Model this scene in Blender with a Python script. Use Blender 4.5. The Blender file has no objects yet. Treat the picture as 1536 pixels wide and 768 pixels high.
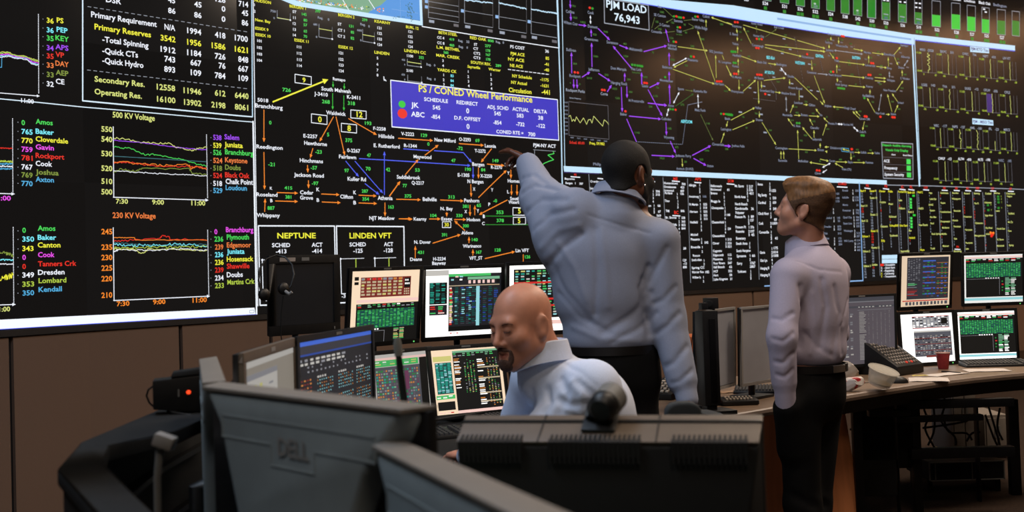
import bpy, bmesh, math, random
import numpy as np
from mathutils import Vector, Matrix

# ------------------------------------------------------------------ camera
SC = bpy.context.scene
COL = SC.collection
F = 1750.0                      # focal length in pixels of the 1536 wide frame
CAMZ = 1.40
PITCH, ROLL = math.radians(1.5), 0.031
CY = 402.0 - F * math.tan(PITCH)        # image row of the optical axis
_fw = Vector((0, math.cos(PITCH), math.sin(PITCH)))
_r0, _u0 = Vector((1, 0, 0)), Vector((0, -math.sin(PITCH), math.cos(PITCH)))
_rt = _r0 * math.cos(ROLL) - _u0 * math.sin(ROLL)
_up = _u0 * math.cos(ROLL) + _r0 * math.sin(ROLL)
cam_data = bpy.data.cameras.new('camera')
cam = bpy.data.objects.new('camera', cam_data)
COL.objects.link(cam)
m3 = Matrix((_rt, _up, -_fw)).transposed()
cam.matrix_world = Matrix.Translation((0, 0, CAMZ)) @ m3.to_4x4()
cam_data.sensor_fit = 'HORIZONTAL'
cam_data.sensor_width = 36.0
cam_data.lens = 36.0 * F / 1536.0
cam_data.shift_y = (CY - 384.0) / 1536.0
cam_data.clip_start, cam_data.clip_end = 0.05, 100
cam_data.dof.use_dof = True
cam_data.dof.focus_distance = 6.0
cam_data.dof.aperture_fstop = 5.0
SC.camera = cam
SC.view_settings.view_transform = 'Standard'
SC.view_settings.look = 'None'
SC.view_settings.exposure = 0.0
SC.view_settings.gamma = 1.0
SC.view_settings.use_curve_mapping = False

# ------------------------------------------------------------------ world and room lights
W = bpy.data.worlds.new('world')
SC.world = W
W.use_nodes = True
W.node_tree.nodes['Background'].inputs[0].default_value = (0.85, 0.9, 1.0, 1)
W.node_tree.nodes['Background'].inputs[1].default_value = 0.02


def lamp(name, loc, to, size, power, color, sizey=None):
    d = bpy.data.lights.new(name, 'AREA')
    d.shape = 'RECTANGLE'
    d.size, d.size_y = size, sizey or size
    d.energy, d.color = power, color
    o = bpy.data.objects.new(name, d)
    COL.objects.link(o)
    o.location = loc
    o.rotation_euler = (Vector(to) - Vector(loc)).to_track_quat('-Z', 'Y').to_euler()
    return o


WARM, COOL_FILL = (1.0, 0.80, 0.62), (0.62, 0.78, 1.0)
CEIL = 5.3
LAMPS = (((1.5, 2.6), 70, WARM), ((-1.7, 3.3), 95, COOL_FILL), ((3.6, 5.4), 160, WARM), ((0.6, -1.0), 60, WARM), ((-2.4, 1.2), 60, (.86, .92, 1.0)), ((3.8, 9.6), 230, WARM))  # the cool lamp is an added fill imitating blue light from the screens
for (lx, ly), pw, lc in LAMPS:
    lamp('ceiling_lamp', (lx, ly, CEIL - .03), (lx, ly, 0), 1.2, pw, lc)


# warm wall washers along the right wall (they glow back in the dark screens)
for ly in (12.6, 14.4, 16.2):
    lamp('wall_washer', (9.5, ly, CEIL - .15), (9.9, ly, CEIL - .62), 1.5, 150, (1.0, .68, .48), .2)


# ------------------------------------------------------------------ pixel helpers
def ray(px, py):
    return _fw + _rt * ((px - 768.0) / F) + _up * ((CY - py) / F)


CAM = Vector((0, 0, CAMZ))


def P(px, py, Z):
    """point seen at a pixel at optical depth Z"""
    return CAM + ray(px, py) * Z


def Ph(px, py, h):
    """point seen at a pixel at height h"""
    r = ray(px, py)
    return CAM + r * ((h - CAMZ) / r.z)


def srgb(r, g, b):
    f = lambda c: (c / 255 / 12.92) if c / 255 <= 0.04045 else ((c / 255 + 0.055) / 1.055) ** 2.4
    return (f(r), f(g), f(b))


# ------------------------------------------------------------------ materials
MATS = {}


def mat(name, rgb, rough=0.6, metal=0.0, var=0.12, scale=18.0, bump=0.0, spec=0.4, emit=None, stretch=None):
    """principled material whose colour wanders a little with procedural noise"""
    if name in MATS:
        return MATS[name]
    m = bpy.data.materials.new(name)
    m.use_nodes = True
    nt = m.node_tree
    b = nt.nodes['Principled BSDF']
    b.inputs['Roughness'].default_value = rough
    b.inputs['Metallic'].default_value = metal
    b.inputs['Specular IOR Level'].default_value = spec
    c = srgb(*rgb)
    tc = nt.nodes.new('ShaderNodeTexCoord')
    n = nt.nodes.new('ShaderNodeTexNoise')
    n.inputs['Scale'].default_value = scale
    n.inputs['Detail'].default_value = 4
    if stretch:
        mp = nt.nodes.new('ShaderNodeMapping')
        mp.inputs['Scale'].default_value = stretch
        nt.links.new(tc.outputs['Object'], mp.inputs['Vector'])
        nt.links.new(mp.outputs['Vector'], n.inputs['Vector'])
    else:
        nt.links.new(tc.outputs['Object'], n.inputs['Vector'])
    r = nt.nodes.new('ShaderNodeValToRGB')
    r.color_ramp.elements[0].position, r.color_ramp.elements[1].position = 0.3, 0.7
    r.color_ramp.elements[0].color = (*[x * (1 - var) for x in c], 1)
    r.color_ramp.elements[1].color = (*[min(1, x * (1 + var)) for x in c], 1)
    nt.links.new(n.outputs['Fac'], r.inputs['Fac'])
    nt.links.new(r.outputs['Color'], b.inputs['Base Color'])
    if bump:
        bp = nt.nodes.new('ShaderNodeBump')
        bp.inputs['Strength'].default_value = bump
        bp.inputs['Distance'].default_value = 0.004
        nt.links.new(n.outputs['Fac'], bp.inputs['Height'])
        nt.links.new(bp.outputs['Normal'], b.inputs['Normal'])
    if emit:
        b.inputs['Emission Color'].default_value = (*srgb(*emit[:3]), 1)
        b.inputs['Emission Strength'].default_value = emit[3]
    MATS[name] = m
    return m


def glow(name, rgb, k=1.0):
    """picture elements of a lit screen"""
    if name in MATS:
        return MATS[name]
    m = bpy.data.materials.new(name)
    m.use_nodes = True
    b = m.node_tree.nodes['Principled BSDF']
    b.inputs['Base Color'].default_value = (0.01, 0.01, 0.01, 1)
    b.inputs['Roughness'].default_value = 0.5
    b.inputs['Emission Color'].default_value = (*srgb(*rgb), 1)
    b.inputs['Emission Strength'].default_value = k
    MATS[name] = m
    return m


# ------------------------------------------------------------------ mesh builder
ORIGIN = {}


def tag(o, label=None, cat=None, group=None, kind=None):
    if label: o['label'] = label
    if cat: o['category'] = cat
    if group: o['group'] = group
    if kind: o['kind'] = kind
    return o


def empty(name, loc, label, cat, group=None):
    o = bpy.data.objects.new(name, None)
    o.empty_display_size = 0.1
    COL.objects.link(o)
    o.location = loc
    ORIGIN[o] = Vector(loc)
    return tag(o, label, cat, group)


def link_mesh(name, me, parent=None, origin=None, label=None):
    o = bpy.data.objects.new(name, me)
    COL.objects.link(o)
    if parent is not None:
        org = ORIGIN[parent]
        o.parent = parent
        ORIGIN[o] = org
    else:
        org = Vector(origin) if origin is not None else Vector((0, 0, 0))
        o.location = org
        ORIGIN[o] = org
    if org.length > 0:
        me.transform(Matrix.Translation(-org))
    if label: o['label'] = label
    return o


class MB:
    def __init__(s):
        s.v, s.f, s.m, s.mats = [], [], [], []

    def mi(s, m):
        if m not in s.mats:
            s.mats.append(m)
        return s.mats.index(m)

    def add(s, vs, fs, m):
        k, i = len(s.v), s.mi(m)
        s.v.extend(tuple(x) for x in vs)
        s.f.extend(tuple(j + k for j in f) for f in fs)
        s.m.extend([i] * len(fs))

    def quad(s, a, b, c, d, m):
        s.add((a, b, c, d), ((0, 1, 2, 3),), m)

    def hexa(s, b, t, m):
        """b, t: matching rings of points, capped"""
        n = len(b)
        vs = list(b) + list(t)
        fs = [tuple(range(n - 1, -1, -1)), tuple(range(n, 2 * n))]
        fs += [(i, (i + 1) % n, n + (i + 1) % n, n + i) for i in range(n)]
        s.add(vs, fs, m)

    def box(s, c, size, m, M=None):
        c = Vector(c)
        x, y, z = [q / 2 for q in size]
        ring = [(-x, -y), (x, -y), (x, y), (-x, y)]
        T = (lambda p: c + (M @ Vector(p))) if M is not None else (lambda p: c + Vector(p))
        s.hexa([T((a, b, -z)) for a, b in ring], [T((a, b, z)) for a, b in ring], m)

    def tube(s, pts, r, m, n=10, caps=True, flat=None):
        pts = [Vector(p) for p in pts]
        rs = r if isinstance(r, (list, tuple)) else [r] * len(pts)
        rings, prev = [], None
        for i, p in enumerate(pts):
            t = (pts[min(i + 1, len(pts) - 1)] - pts[max(i - 1, 0)]).normalized()
            if prev is None:
                a = Vector((0, 0, 1)) if abs(t.z) < 0.9 else Vector((1, 0, 0))
                u = t.cross(a).normalized()
            else:
                u = (prev - t * prev.dot(t)).normalized()
            prev = u
            w = t.cross(u)
            rings.append([p + (u * math.cos(q) + w * math.sin(q)) * rs[i] for q in [2 * math.pi * k / n for k in range(n)]])
        vs = [q for rg in rings for q in rg]
        fs = []
        for i in range(len(rings) - 1):
            for k in range(n):
                fs.append((i * n + k, i * n + (k + 1) % n, (i + 1) * n + (k + 1) % n, (i + 1) * n + k))
        if caps:
            fs.append(tuple(range(n - 1, -1, -1)))
            fs.append(tuple((len(rings) - 1) * n + k for k in range(n)))
        s.add(vs, fs, m)

    def lathe(s, c, prof, m, n=24, M=None):
        """prof: list of (radius, height) around local z"""
        c = Vector(c)
        vs, fs = [], []
        for r, h in prof:
            for k in range(n):
                q = 2 * math.pi * k / n
                p = Vector((r * math.cos(q), r * math.sin(q), h))
                vs.append(c + (M @ p if M is not None else p))
        for i in range(len(prof) - 1):
            for k in range(n):
                fs.append((i * n + k, i * n + (k + 1) % n, (i + 1) * n + (k + 1) % n, (i + 1) * n + k))
        if prof[0][0] > 1e-5: fs.append(tuple(range(n - 1, -1, -1)))
        if prof[-1][0] > 1e-5: fs.append(tuple((len(prof) - 1) * n + k for k in range(n)))
        s.add(vs, fs, m)

    def build(s, name, parent=None, origin=None, bevel=0, smooth=False, label=None, seg=2):
        me = bpy.data.meshes.new(name)
        me.from_pydata(s.v, [], s.f)
        for m in s.mats: me.materials.append(m)
        me.polygons.foreach_set('material_index', s.m)
        if bevel:
            bm = bmesh.new()
            bm.from_mesh(me)
            bmesh.ops.remove_doubles(bm, verts=bm.verts, dist=1e-5)
            bmesh.ops.recalc_face_normals(bm, faces=bm.faces)
            es = [e for e in bm.edges if len(e.link_faces) == 2 and e.calc_face_angle(0) > 0.5]
            bmesh.ops.bevel(bm, geom=es, offset=bevel, segments=seg, affect='EDGES', profile=0.6, clamp_overlap=True)
            bm.to_mesh(me)
            bm.free()
        if smooth or bevel:
            me.polygons.foreach_set('use_smooth', [True] * len(me.polygons))
            try:
                me.set_sharp_from_angle(angle=0.7)
            except Exception:
                pass
        me.update()
        return link_mesh(name, me, parent, origin, label)


def thing(name, mb, label, cat, group=None, origin=None, **k):
    return tag(mb.build(name, None, origin, **k), label, cat, group)


# ------------------------------------------------------------------ flat lettering
_glyph = {}


def _curve(txt, off=.019):
    c = bpy.data.curves.new('tmp', 'FONT')
    c.body = txt
    c.size = 1.0
    c.resolution_u = 2
    c.offset = off
    o = bpy.data.objects.new('tmp', c)
    COL.objects.link(o)
    dg = bpy.context.evaluated_depsgraph_get()
    oe = o.evaluated_get(dg)
    me = oe.to_mesh()
    v = [(p.co.x, p.co.y) for p in me.vertices]
    f = [tuple(p.vertices) for p in me.polygons]
    oe.to_mesh_clear()
    bpy.data.objects.remove(o)
    bpy.data.curves.remove(c)
    return v, f


def glyph(ch):
    if ch not in _glyph:
        w = lambda t: (lambda xs: max(xs) - min(xs))([p[0] for p in _curve(t)[0]])
        adv = w('H' + ch + 'H') - w('HH')
        v, f = _curve(ch, .004 if ch == 'M' else .019) if ch != ' ' else ([], [])
        _glyph[ch] = (v, f, adv)
    return _glyph[ch]


CAPH = 0.73
_cap = max(p[1] for p in _curve('H')[0])
CAPH = _cap


def text2d(txt):
    """vertices / faces of one line, baseline at 0, cap height 1, and its width"""
    vs, fs, x = [], [], 0.0
    for ch in txt:
        v, f, adv = glyph(ch)
        k = len(vs)
        vs += [((a + x) / CAPH, b / CAPH) for a, b in v]
        fs += [tuple(j + k for j in q) for q in f]
        x += adv
    if not vs: return [], [], 0
    x0 = min(v[0] for v in vs)
    w = max(v[0] for v in vs) - x0
    return [(a - x0, b) for a, b in vs], fs, w

# ------------------------------------------------------------------ plan of the long curved video wall
K = 4.95e-4
CW, CH, ROWS = 1.36, 1.02, 4
Z130 = 8.38
SCREEN_Z = 1.40 - 65.0 / F * Z130


def _plan(px):
    Z = Z130 * math.exp(K * (px - 130.0))
    r = ray(px, 402.0 - ROLL * (px - 768.0))
    return (CAM + r * Z).xy


def _seams():
    pts, px = [], -150.0
    cur = _plan(130.0)
    left, x = [], 130.0
    while len(left) < 3:
        x -= 0.5
        if (_plan(x) - cur).length >= CW:
            cur = _plan(x); left.append(cur)
    cur, x, right = _plan(130.0), 130.0, [_plan(130.0)]
    while len(right) < 12:
        x += 0.5
        if (_plan(x) - cur).length >= CW:
            cur = _plan(x); right.append(cur)
    return left[::-1] + right


SEAM = _seams()
NSEG = len(SEAM) - 1
SLEN = [(SEAM[i + 1] - SEAM[i]).length for i in range(NSEG)]
SU = [0.0]
for q in SLEN: SU.append(SU[-1] + q)
SDIR = [(SEAM[i + 1] - SEAM[i]).normalized() for i in range(NSEG)]
SNOR = [Vector((d.y, -d.x)) for d in SDIR]          # towards the room


def wall_uz(px, py):
    """screen surface coordinates (run along the wall, height) seen at a pixel"""
    r = ray(px, py)
    best = None
    for i in range(NSEG):
        a, d = SEAM[i], SDIR[i]
        det = r.x * -d.y + d.x * r.y
        t = (a.x * -d.y + d.x * a.y) / det
        s = (r.x * a.y - r.y * a.x) / det
        ok = (-1e-6 <= s <= SLEN[i] + 1e-6) or (i == 0 and s < 0) or (i == NSEG - 1 and s > SLEN[i])
        if t > 0 and ok:
            return (SU[i] + s, CAMZ + r.z * t)
    raise ValueError((px, py))


def wall_pt(u, z, off=0.0):
    i = 0
    while i < NSEG - 1 and u > SU[i + 1]: i += 1
    p = SEAM[i] + SDIR[i] * (u - SU[i]) + SNOR[i] * off
    return Vector((p.x, p.y, z))


# ------------------------------------------------------------------ room shell
m_carpet = mat('carpet', (54, 44, 38), 0.95, var=0.3, scale=60, bump=0.4, spec=0.05)
m_panel = mat('fabric_panel', (116, 95, 82), 0.95, var=0.06, scale=300, bump=0.25, spec=0.1)
m_dark = mat('dark_trim', (34, 31, 31), 0.6)
m_plaster = mat('plaster', (92, 88, 84), 0.9, var=0.04)
m_ceiling = mat('ceiling_tile', (120, 118, 114), 0.9, var=0.04)


def struct(name, mb, **k):
    return tag(mb.build(name, **k), kind='structure')


b = MB()
# raised access floor for the operators, a lower strip along the left of the screens
FLOW = -.45
b.hexa([Vector((x, y, FLOW)) for x, y in ((-1.75, -3.4), (9.9, -3.4), (9.9, 19.5), (.6, 19.5), (.6, 8.6), (-1.75, 6.6))], [Vector((x, y, 0)) for x, y in ((-1.75, -3.4), (9.9, -3.4), (9.9, 19.5), (.6, 19.5), (.6, 8.6), (-1.75, 6.6))], m_carpet)
b.box((1.5, 8.0, FLOW - .05), (17.0, 23.0, 0.1), m_carpet)
struct('floor', b)
b = MB()
b.box((1.5, 8.0, CEIL + 0.05), (17.0, 23.0, 0.1), m_ceiling)
struct('ceiling', b)
b = MB()
b.box((1.5, -3.45, (CEIL + FLOW) / 2), (17.0, 0.1, CEIL - FLOW), m_plaster)
struct('wall_back', b)
b = MB()
b.box((-6.95, 8.0, (CEIL + FLOW) / 2), (0.1, 23.0, CEIL - FLOW), m_plaster)
struct('wall_left', b)
b = MB()
b.box((9.95, 8.0, (CEIL + FLOW) / 2), (0.1, 23.0, CEIL - FLOW), mat('plaster_warm', (124, 108, 90), 0.9, var=0.04))
struct('wall_right', b)
for (lx, ly), _pw, _lc in LAMPS:  # a trim for every lamp, the added cool fill included
    t = empty('ceiling_light', (lx, ly, CEIL - .02), 'square recessed ceiling light with a thin metal trim', 'ceiling light', 'square ceiling lights over the room')
    b = MB()
    for sx, sy, w, h in ((0, .63, 1.3, .05), (0, -.63, 1.3, .05), (.63, 0, .05, 1.21), (-.63, 0, .05, 1.21)):
        b.box((lx + sx, ly + sy, CEIL - .015), (w, h, .03), m_plaster)
    b.build('light_frame', t)

# fabric wall below the screens: padded panels with a dark reveal between them
WT = SCREEN_Z - 0.045
cuts = sorted([wall_uz(270, 520)[0], wall_uz(405, 500)[0], wall_uz(1128, 440)[0]] +
              [wall_uz(405, 500)[0] + 1.36 * k for k in (1, 2, 3)] + [wall_uz(1128, 440)[0] + 1.36 * k for k in (1, 2, 3)] +
              [wall_uz(270, 520)[0] - 1.36 * k for k in (1, 2)] + [0.0, SU[-1]])
b = MB()
for i in range(NSEG):
    b.quad(wall_pt(SU[i] + 1e-4, FLOW, -.02), wall_pt(SU[i + 1], FLOW, -.02), wall_pt(SU[i + 1], WT, -.02), wall_pt(SU[i] + 1e-4, WT, -.02), m_dark)
for a, c in zip(cuts[:-1], cuts[1:]):
    if c - a < .1: continue
    a, c = a + .017, c - .017
    us = [a] + [q for q in SU if a < q < c] + [c]
    for p, q in zip(us[:-1], us[1:]):
        p, q = p + 1e-5, q - 1e-5
        ring = lambda z, o0, o1: [wall_pt(p, z, o0), wall_pt(q, z, o0), wall_pt(q, z, o1), wall_pt(p, z, o1)]
        b.hexa(ring(FLOW, .012, -.02), ring(WT - .006, .012, -.02), m_panel)
struct('wall_front', b)
b = MB()
for i in range(NSEG):
    p, q = SU[i] + 1e-5, SU[i + 1] - 1e-5
    ring = lambda z: [wall_pt(p, z, .03), wall_pt(q, z, .03), wall_pt(q, z, -.3), wall_pt(p, z, -.3)]
    b.hexa(ring(WT), ring(SCREEN_Z - .002), m_dark)
struct('trim_1', b)
# wall above the screens up to the ceiling
b = MB()
zt = SCREEN_Z + CH * ROWS
for i in range(NSEG):
    p, q = SU[i] + 1e-5, SU[i + 1] - 1e-5
    ring = lambda z: [wall_pt(p, z, .0), wall_pt(q, z, .0), wall_pt(q, z, -.3), wall_pt(p, z, -.3)]
    if CEIL - zt > .02: b.hexa(ring(zt + .005), ring(CEIL), m_dark)
if CEIL - zt > .02: struct('trim_2', b)

# ------------------------------------------------------------------ video wall: cubes
wall_c = wall_pt(SU[5], SCREEN_Z)
VW = empty('video_wall', wall_c, 'giant curved black video wall of projection cubes showing grid diagrams and tables', 'video wall')


def panel_mat():
    m = bpy.data.materials.new('screen_black')
    m.use_nodes = True
    nt = m.node_tree
    bs = nt.nodes['Principled BSDF']
    bs.inputs['Base Color'].default_value = (0.004, 0.004, 0.004, 1)
    bs.inputs['Roughness'].default_value = 0.16
    bs.inputs['Specular IOR Level'].default_value = 0.2
    oi = nt.nodes.new('ShaderNodeObjectInfo')
    mr = nt.nodes.new('ShaderNodeMapRange')
    mr.inputs['To Min'].default_value, mr.inputs['To Max'].default_value = 0.6, 1.15
    nt.links.new(oi.outputs['Random'], mr.inputs['Value'])
    nt.links.new(mr.outputs['Result'], bs.inputs['Emission Strength'])
    bs.inputs['Emission Color'].default_value = (*srgb(19, 18, 18), 1)
    return m


m_cube = panel_mat()
for i in range(NSEG):
    for j in range(ROWS):
        b = MB()
        p, q = SU[i] + 6e-4, SU[i + 1] - 6e-4
        z0, z1 = SCREEN_Z + j * CH + 6e-4, SCREEN_Z + (j + 1) * CH - 6e-4
        ring = lambda z: [wall_pt(p, z, 0), wall_pt(q, z, 0), wall_pt(q, z, -.28), wall_pt(p, z, -.28)]
        b.hexa(ring(z0), ring(z1), m_cube)
        b.build('display_cube', VW)

# ------------------------------------------------------------------ what the cubes show
PAL = dict(w=(236, 240, 250), W=(215, 235, 250), s=(128, 138, 160), S=(150, 160, 178), y=(238, 235, 60), z=(222, 230, 130), Y=(240, 232, 70),
           g=(70, 222, 90), G=(36, 150, 44), d=(62, 120, 48), D=(40, 92, 36), c=(120, 235, 250), C=(80, 175, 225), m=(240, 80, 240), r=(235, 42, 30), o=(255, 140, 40),
           O=(240, 125, 60), v=(128, 150, 60), V=(178, 205, 70), p=(160, 70, 245), b=(78, 98, 250), B=(50, 46, 190), n=(205, 210, 98), e=(96, 116, 58),
           a=(96, 96, 104), A=(150, 156, 168), k=(8, 8, 9), l=(190, 224, 246), L=(240, 246, 255), q=(140, 182, 232), t=(120, 168, 138), T=(74, 148, 222), u=(45, 200, 60),
           x=(60, 40, 120), h=(55, 110, 120), i=(32, 130, 40))


def gm(c):
    return glow('pixels_' + c if c.islower() else 'pixels_' + c.lower() + '2', PAL[c], 1.08 if c in 'wWLlyYc' else 1.0)


class Canvas:
    """one on-screen window: its frame, its lines and its lettering, laid on the wall surface"""

    def __init__(s, name):
        s.name = name
        s.F, s.L, s.T = MB(), MB(), MB()
        s.reg(0, 0, 1)

    def reg(s, ox, oy, k):
        s.ox, s.oy, s.k = ox, oy, k
        return s

    def uz(s, x, y):
        return wall_uz(s.ox + x / s.k, s.oy + y / s.k)

    def mpp(s, x, y):
        """height in metres of one region pixel"""
        a, c = s.uz(x, y), s.uz(x, y + 10)
        return abs(a[1] - c[1]) / 10

    def poly(s, mb, uzs, c, off):
        """convex polygon in wall coordinates, cut at the bends of the wall"""
        us = [p[0] for p in uzs]
        cutsu = [q for q in SU[1:-1] if min(us) + 1e-6 < q < max(us) - 1e-6]
        pieces = [uzs]
        for q in cutsu:
            nxt = []
            for pl in pieces:
                for sgn in (1, -1):
                    out = []
                    for k in range(len(pl)):
                        A, B_ = pl[k], pl[(k + 1) % len(pl)]
                        da, db = (A[0] - q) * sgn, (B_[0] - q) * sgn
                        if da >= 0: out.append(A)
                        if da * db < 0:
                            f = da / (da - db)
                            out.append((A[0] + (B_[0] - A[0]) * f, A[1] + (B_[1] - A[1]) * f))
                    if len(out) >= 3: nxt.append(out)
            pieces = nxt
        for pl in pieces:
            cu = sum(p[0] for p in pl) / len(pl)
            i = 0
            while i < NSEG - 1 and cu > SU[i + 1]: i += 1
            vs = []
            for (u, z) in pl:
                p = SEAM[i] + SDIR[i] * (u - SU[i]) + SNOR[i] * off
                vs.append((p.x, p.y, z))
            mb.add(vs, (tuple(range(len(vs))),), gm(c))

    def fill(s, pts, c, off=.0015, mb=None):
        s.poly(mb or s.F, [s.uz(*p) for p in pts], c, off)

    def stroke(s, uzs, w, c, off, mb):
        for (A, B_) in zip(uzs[:-1], uzs[1:]):
            d = Vector((B_[0] - A[0], B_[1] - A[1]))
            if d.length < 1e-6: continue
            n = Vector((-d.y, d.x)).normalized() * w / 2
            e = d.normalized() * w * .25
            s.poly(mb, [(A[0] + n.x - e.x, A[1] + n.y - e.y), (A[0] - n.x - e.x, A[1] - n.y - e.y),
                        (B_[0] - n.x + e.x, B_[1] - n.y + e.y), (B_[0] + n.x + e.x, B_[1] + n.y + e.y)], c, off)

    def line(s, pts, w, c, off=.0025, mb=None):
        """w in photograph pixels"""
        mp = s.mpp(*pts[0]) * s.k
        s.stroke([s.uz(*p) for p in pts], w * mp, c, off, mb or s.L)

    def frame(s, pts, w, c, off=.0025):
        s.line(list(pts) + [pts[0]], w, c, off, s.F)

    def dash(s, a, b_, w, c, n, duty=.5, mb=None):
        for k in range(n):
            f0, f1 = k / n, (k + duty) / n
            s.line([(a[0] + (b_[0] - a[0]) * f, a[1] + (b_[1] - a[1]) * f) for f in (f0, f1)], w, c, mb=mb)

    def arrow(s, a, b_, w, c, head=3.2, both=False, off=.003):
        A, B_ = s.uz(*a), s.uz(*b_)
        mp = s.mpp(*a) * s.k
        d = Vector((B_[0] - A[0], B_[1] - A[1]))
        t = d.normalized()
        n = Vector((-t.y, t.x))
        hl, hw = head * mp * 1.5, head * mp * .62
        ends = [(B_, t)] + ([(A, -t)] if both else [])
        s0 = Vector(A) + (t * hl if both else Vector((0, 0)))
        s1 = Vector(B_) - t * hl * .8
        s.stroke([tuple(s0), tuple(s1)], w * mp, c, off, s.L)
        for E, tt in ends:
            nn = Vector((-tt.y, tt.x))
            E = Vector(E)
            s.poly(s.L, [tuple(E), tuple(E - tt * hl + nn * hw), tuple(E - tt * hl - nn * hw)], c, off + .0006)

    def dot(s, x, y, r, c, off=.0035):
        """r in photograph pixels, an upright oval on the slanting wall"""
        u, z = s.uz(x, y)
        ux, _ = s.uz(x + 4, y)
        mx, mz = abs(ux - u) / 4 * s.k, s.mpp(x, y) * s.k
        s.poly(s.L, [(u + r * mx * math.cos(q), z + r * mz * math.sin(q)) for q in [k * math.pi / 5 for k in range(10)]], c, off)

    def text(s, x0, y0, x1, h, c, txt, off=.003):
        vs, fs, w = text2d(txt)
        if not vs: return
        u0, z0 = s.uz(x0, y0)
        mp = s.mpp(x0, y0)
        hh = h * mp
        # the right end: the point of the same height seen at image column x1
        y = y0
        for _ in range(4):
            u1, z1 = s.uz(x1, y)
            y += (z1 - z0) / mp
        sx = (u1 - u0) / w
        if sx > 1.4 * hh:
            u0 += (sx - 1.15 * hh) * w * .5
            sx = 1.15 * hh
        out = []
        for a, b_ in vs:
            u = u0 + a * sx
            i = 0
            while i < NSEG - 1 and u > SU[i + 1]: i += 1
            p = SEAM[i] + SDIR[i] * (u - SU[i]) + SNOR[i] * off
            out.append((p.x, p.y, z0 + b_ * hh))
        s.T.add(out, fs, gm(c))

    def rows(s, data):
        """x0 y0 x1 height colour text"""
        for ln in data.strip().split('\n'):
            for it in ln.split(';'):
                it = it.strip()
                if not it: continue
                a = it.split(None, 5)
                s.text(float(a[0]), float(a[1]), float(a[2]), float(a[3]), a[4], a[5])

    def arrows(s, w, c, data, head=3.2):
        """x y x y[*], a star for a head at both ends, a minus for none"""
        for it in data.replace('\n', ' ').split(';'):
            a = it.split()
            if len(a) < 4: continue
            x, y, X, Y_ = [float(q) for q in a[:4]]
            if a[4:] == ['-']: s.line([(x, y), (X, Y_)], w, c)
            else: s.arrow((x, y), (X, Y_), w, c, head, both=a[4:] == ['*'])

    def dots(s, r, data):
        for it in data.replace('\n', ' ').split(';'):
            a = it.split()
            if a: s.dot(float(a[1]), float(a[2]), r, a[0])

    def wiggle(s, pts, w, c, amp, n, seed, off=.003):
        rnd = random.Random(seed)
        out = []
        tot = len(pts) - 1
        for k in range(n + 1):
            f = k / n * tot
            i = min(int(f), tot - 1)
            g = f - i
            out.append((pts[i][0] + (pts[i + 1][0] - pts[i][0]) * g, pts[i][1] + (pts[i + 1][1] - pts[i][1]) * g + rnd.uniform(-amp, amp)))
        s.line(out, w, c, off)

    def done(s, label):
        base = s.F if s.F.v else s.L
        o = base.build(s.name, VW, label=label)
        if s.F.v and s.L.v: s.L.build('diagram_lines', o)
        if s.T.v: s.T.build('readout_text', o)
        return o


# ---- reserves, top left
c = Canvas('reserves_window').reg(0, 0, 3.84)
c.rows('''268 130 308 29 y 36;320 128 370 29 y PS;268 185 308 29 c 36;318 181 395 29 c PEP;268 232 308 29 g 35;318 230 396 29 g KEY
268 288 308 29 p 34;318 282 393 29 p APS;268 335 308 29 r 35;318 326 368 29 r VP;268 388 308 29 O 33;318 377 395 29 O DAY
268 442 308 29 v 33;320 430 393 29 v AEP;268 496 308 29 w 32;320 481 370 29 w CE;106 588 208 24 w 11:00''')
for y in (110, 162, 212, 266, 318, 370, 424, 478): c.dot(246, y, .6, 'A')
c.dash((220, 82), (222, 542), 1.2, 'w', 46)
c.arrow((-60, 531), (228, 554), 1.2, 'w', 3.5)
c.line([(-60, 388), (8, 388), (10, 310)], .9, 'C')
for q, (col, dy) in enumerate((('n', 0), ('o', 8), ('p', 14), ('m', 19), ('g', 5), ('c', 24), ('w', 30))):
    c.wiggle([(-60, 312 + dy), (10, 299 + dy), (50, 300 + dy * .8), (80, 316 + dy * .6), (150, 325 + dy * .6), (185, 340 + dy), (220, 348 + dy * .9)], 1.0, col, 3, 40, q)
c.line([(-60, 564), (200, 588), (460, 615), (768, 641), (1455, 703)], 1.5, 'W', mb=c.F)
c.reg(120, 0, 4.267)
c.line([(16, -40), (16, 645), (1101, 748)], 2.0, 'W', mb=c.F)
c.line([(1098, -40), (1103, 748)], 1.6, 'l', mb=c.F)
c.dash((48, 42), (1085, 207), .9, 'A', 26, .55, mb=c.F)
c.dash((45, 448), (1085, 570), .9, 'A', 26, .55, mb=c.F)
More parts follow.
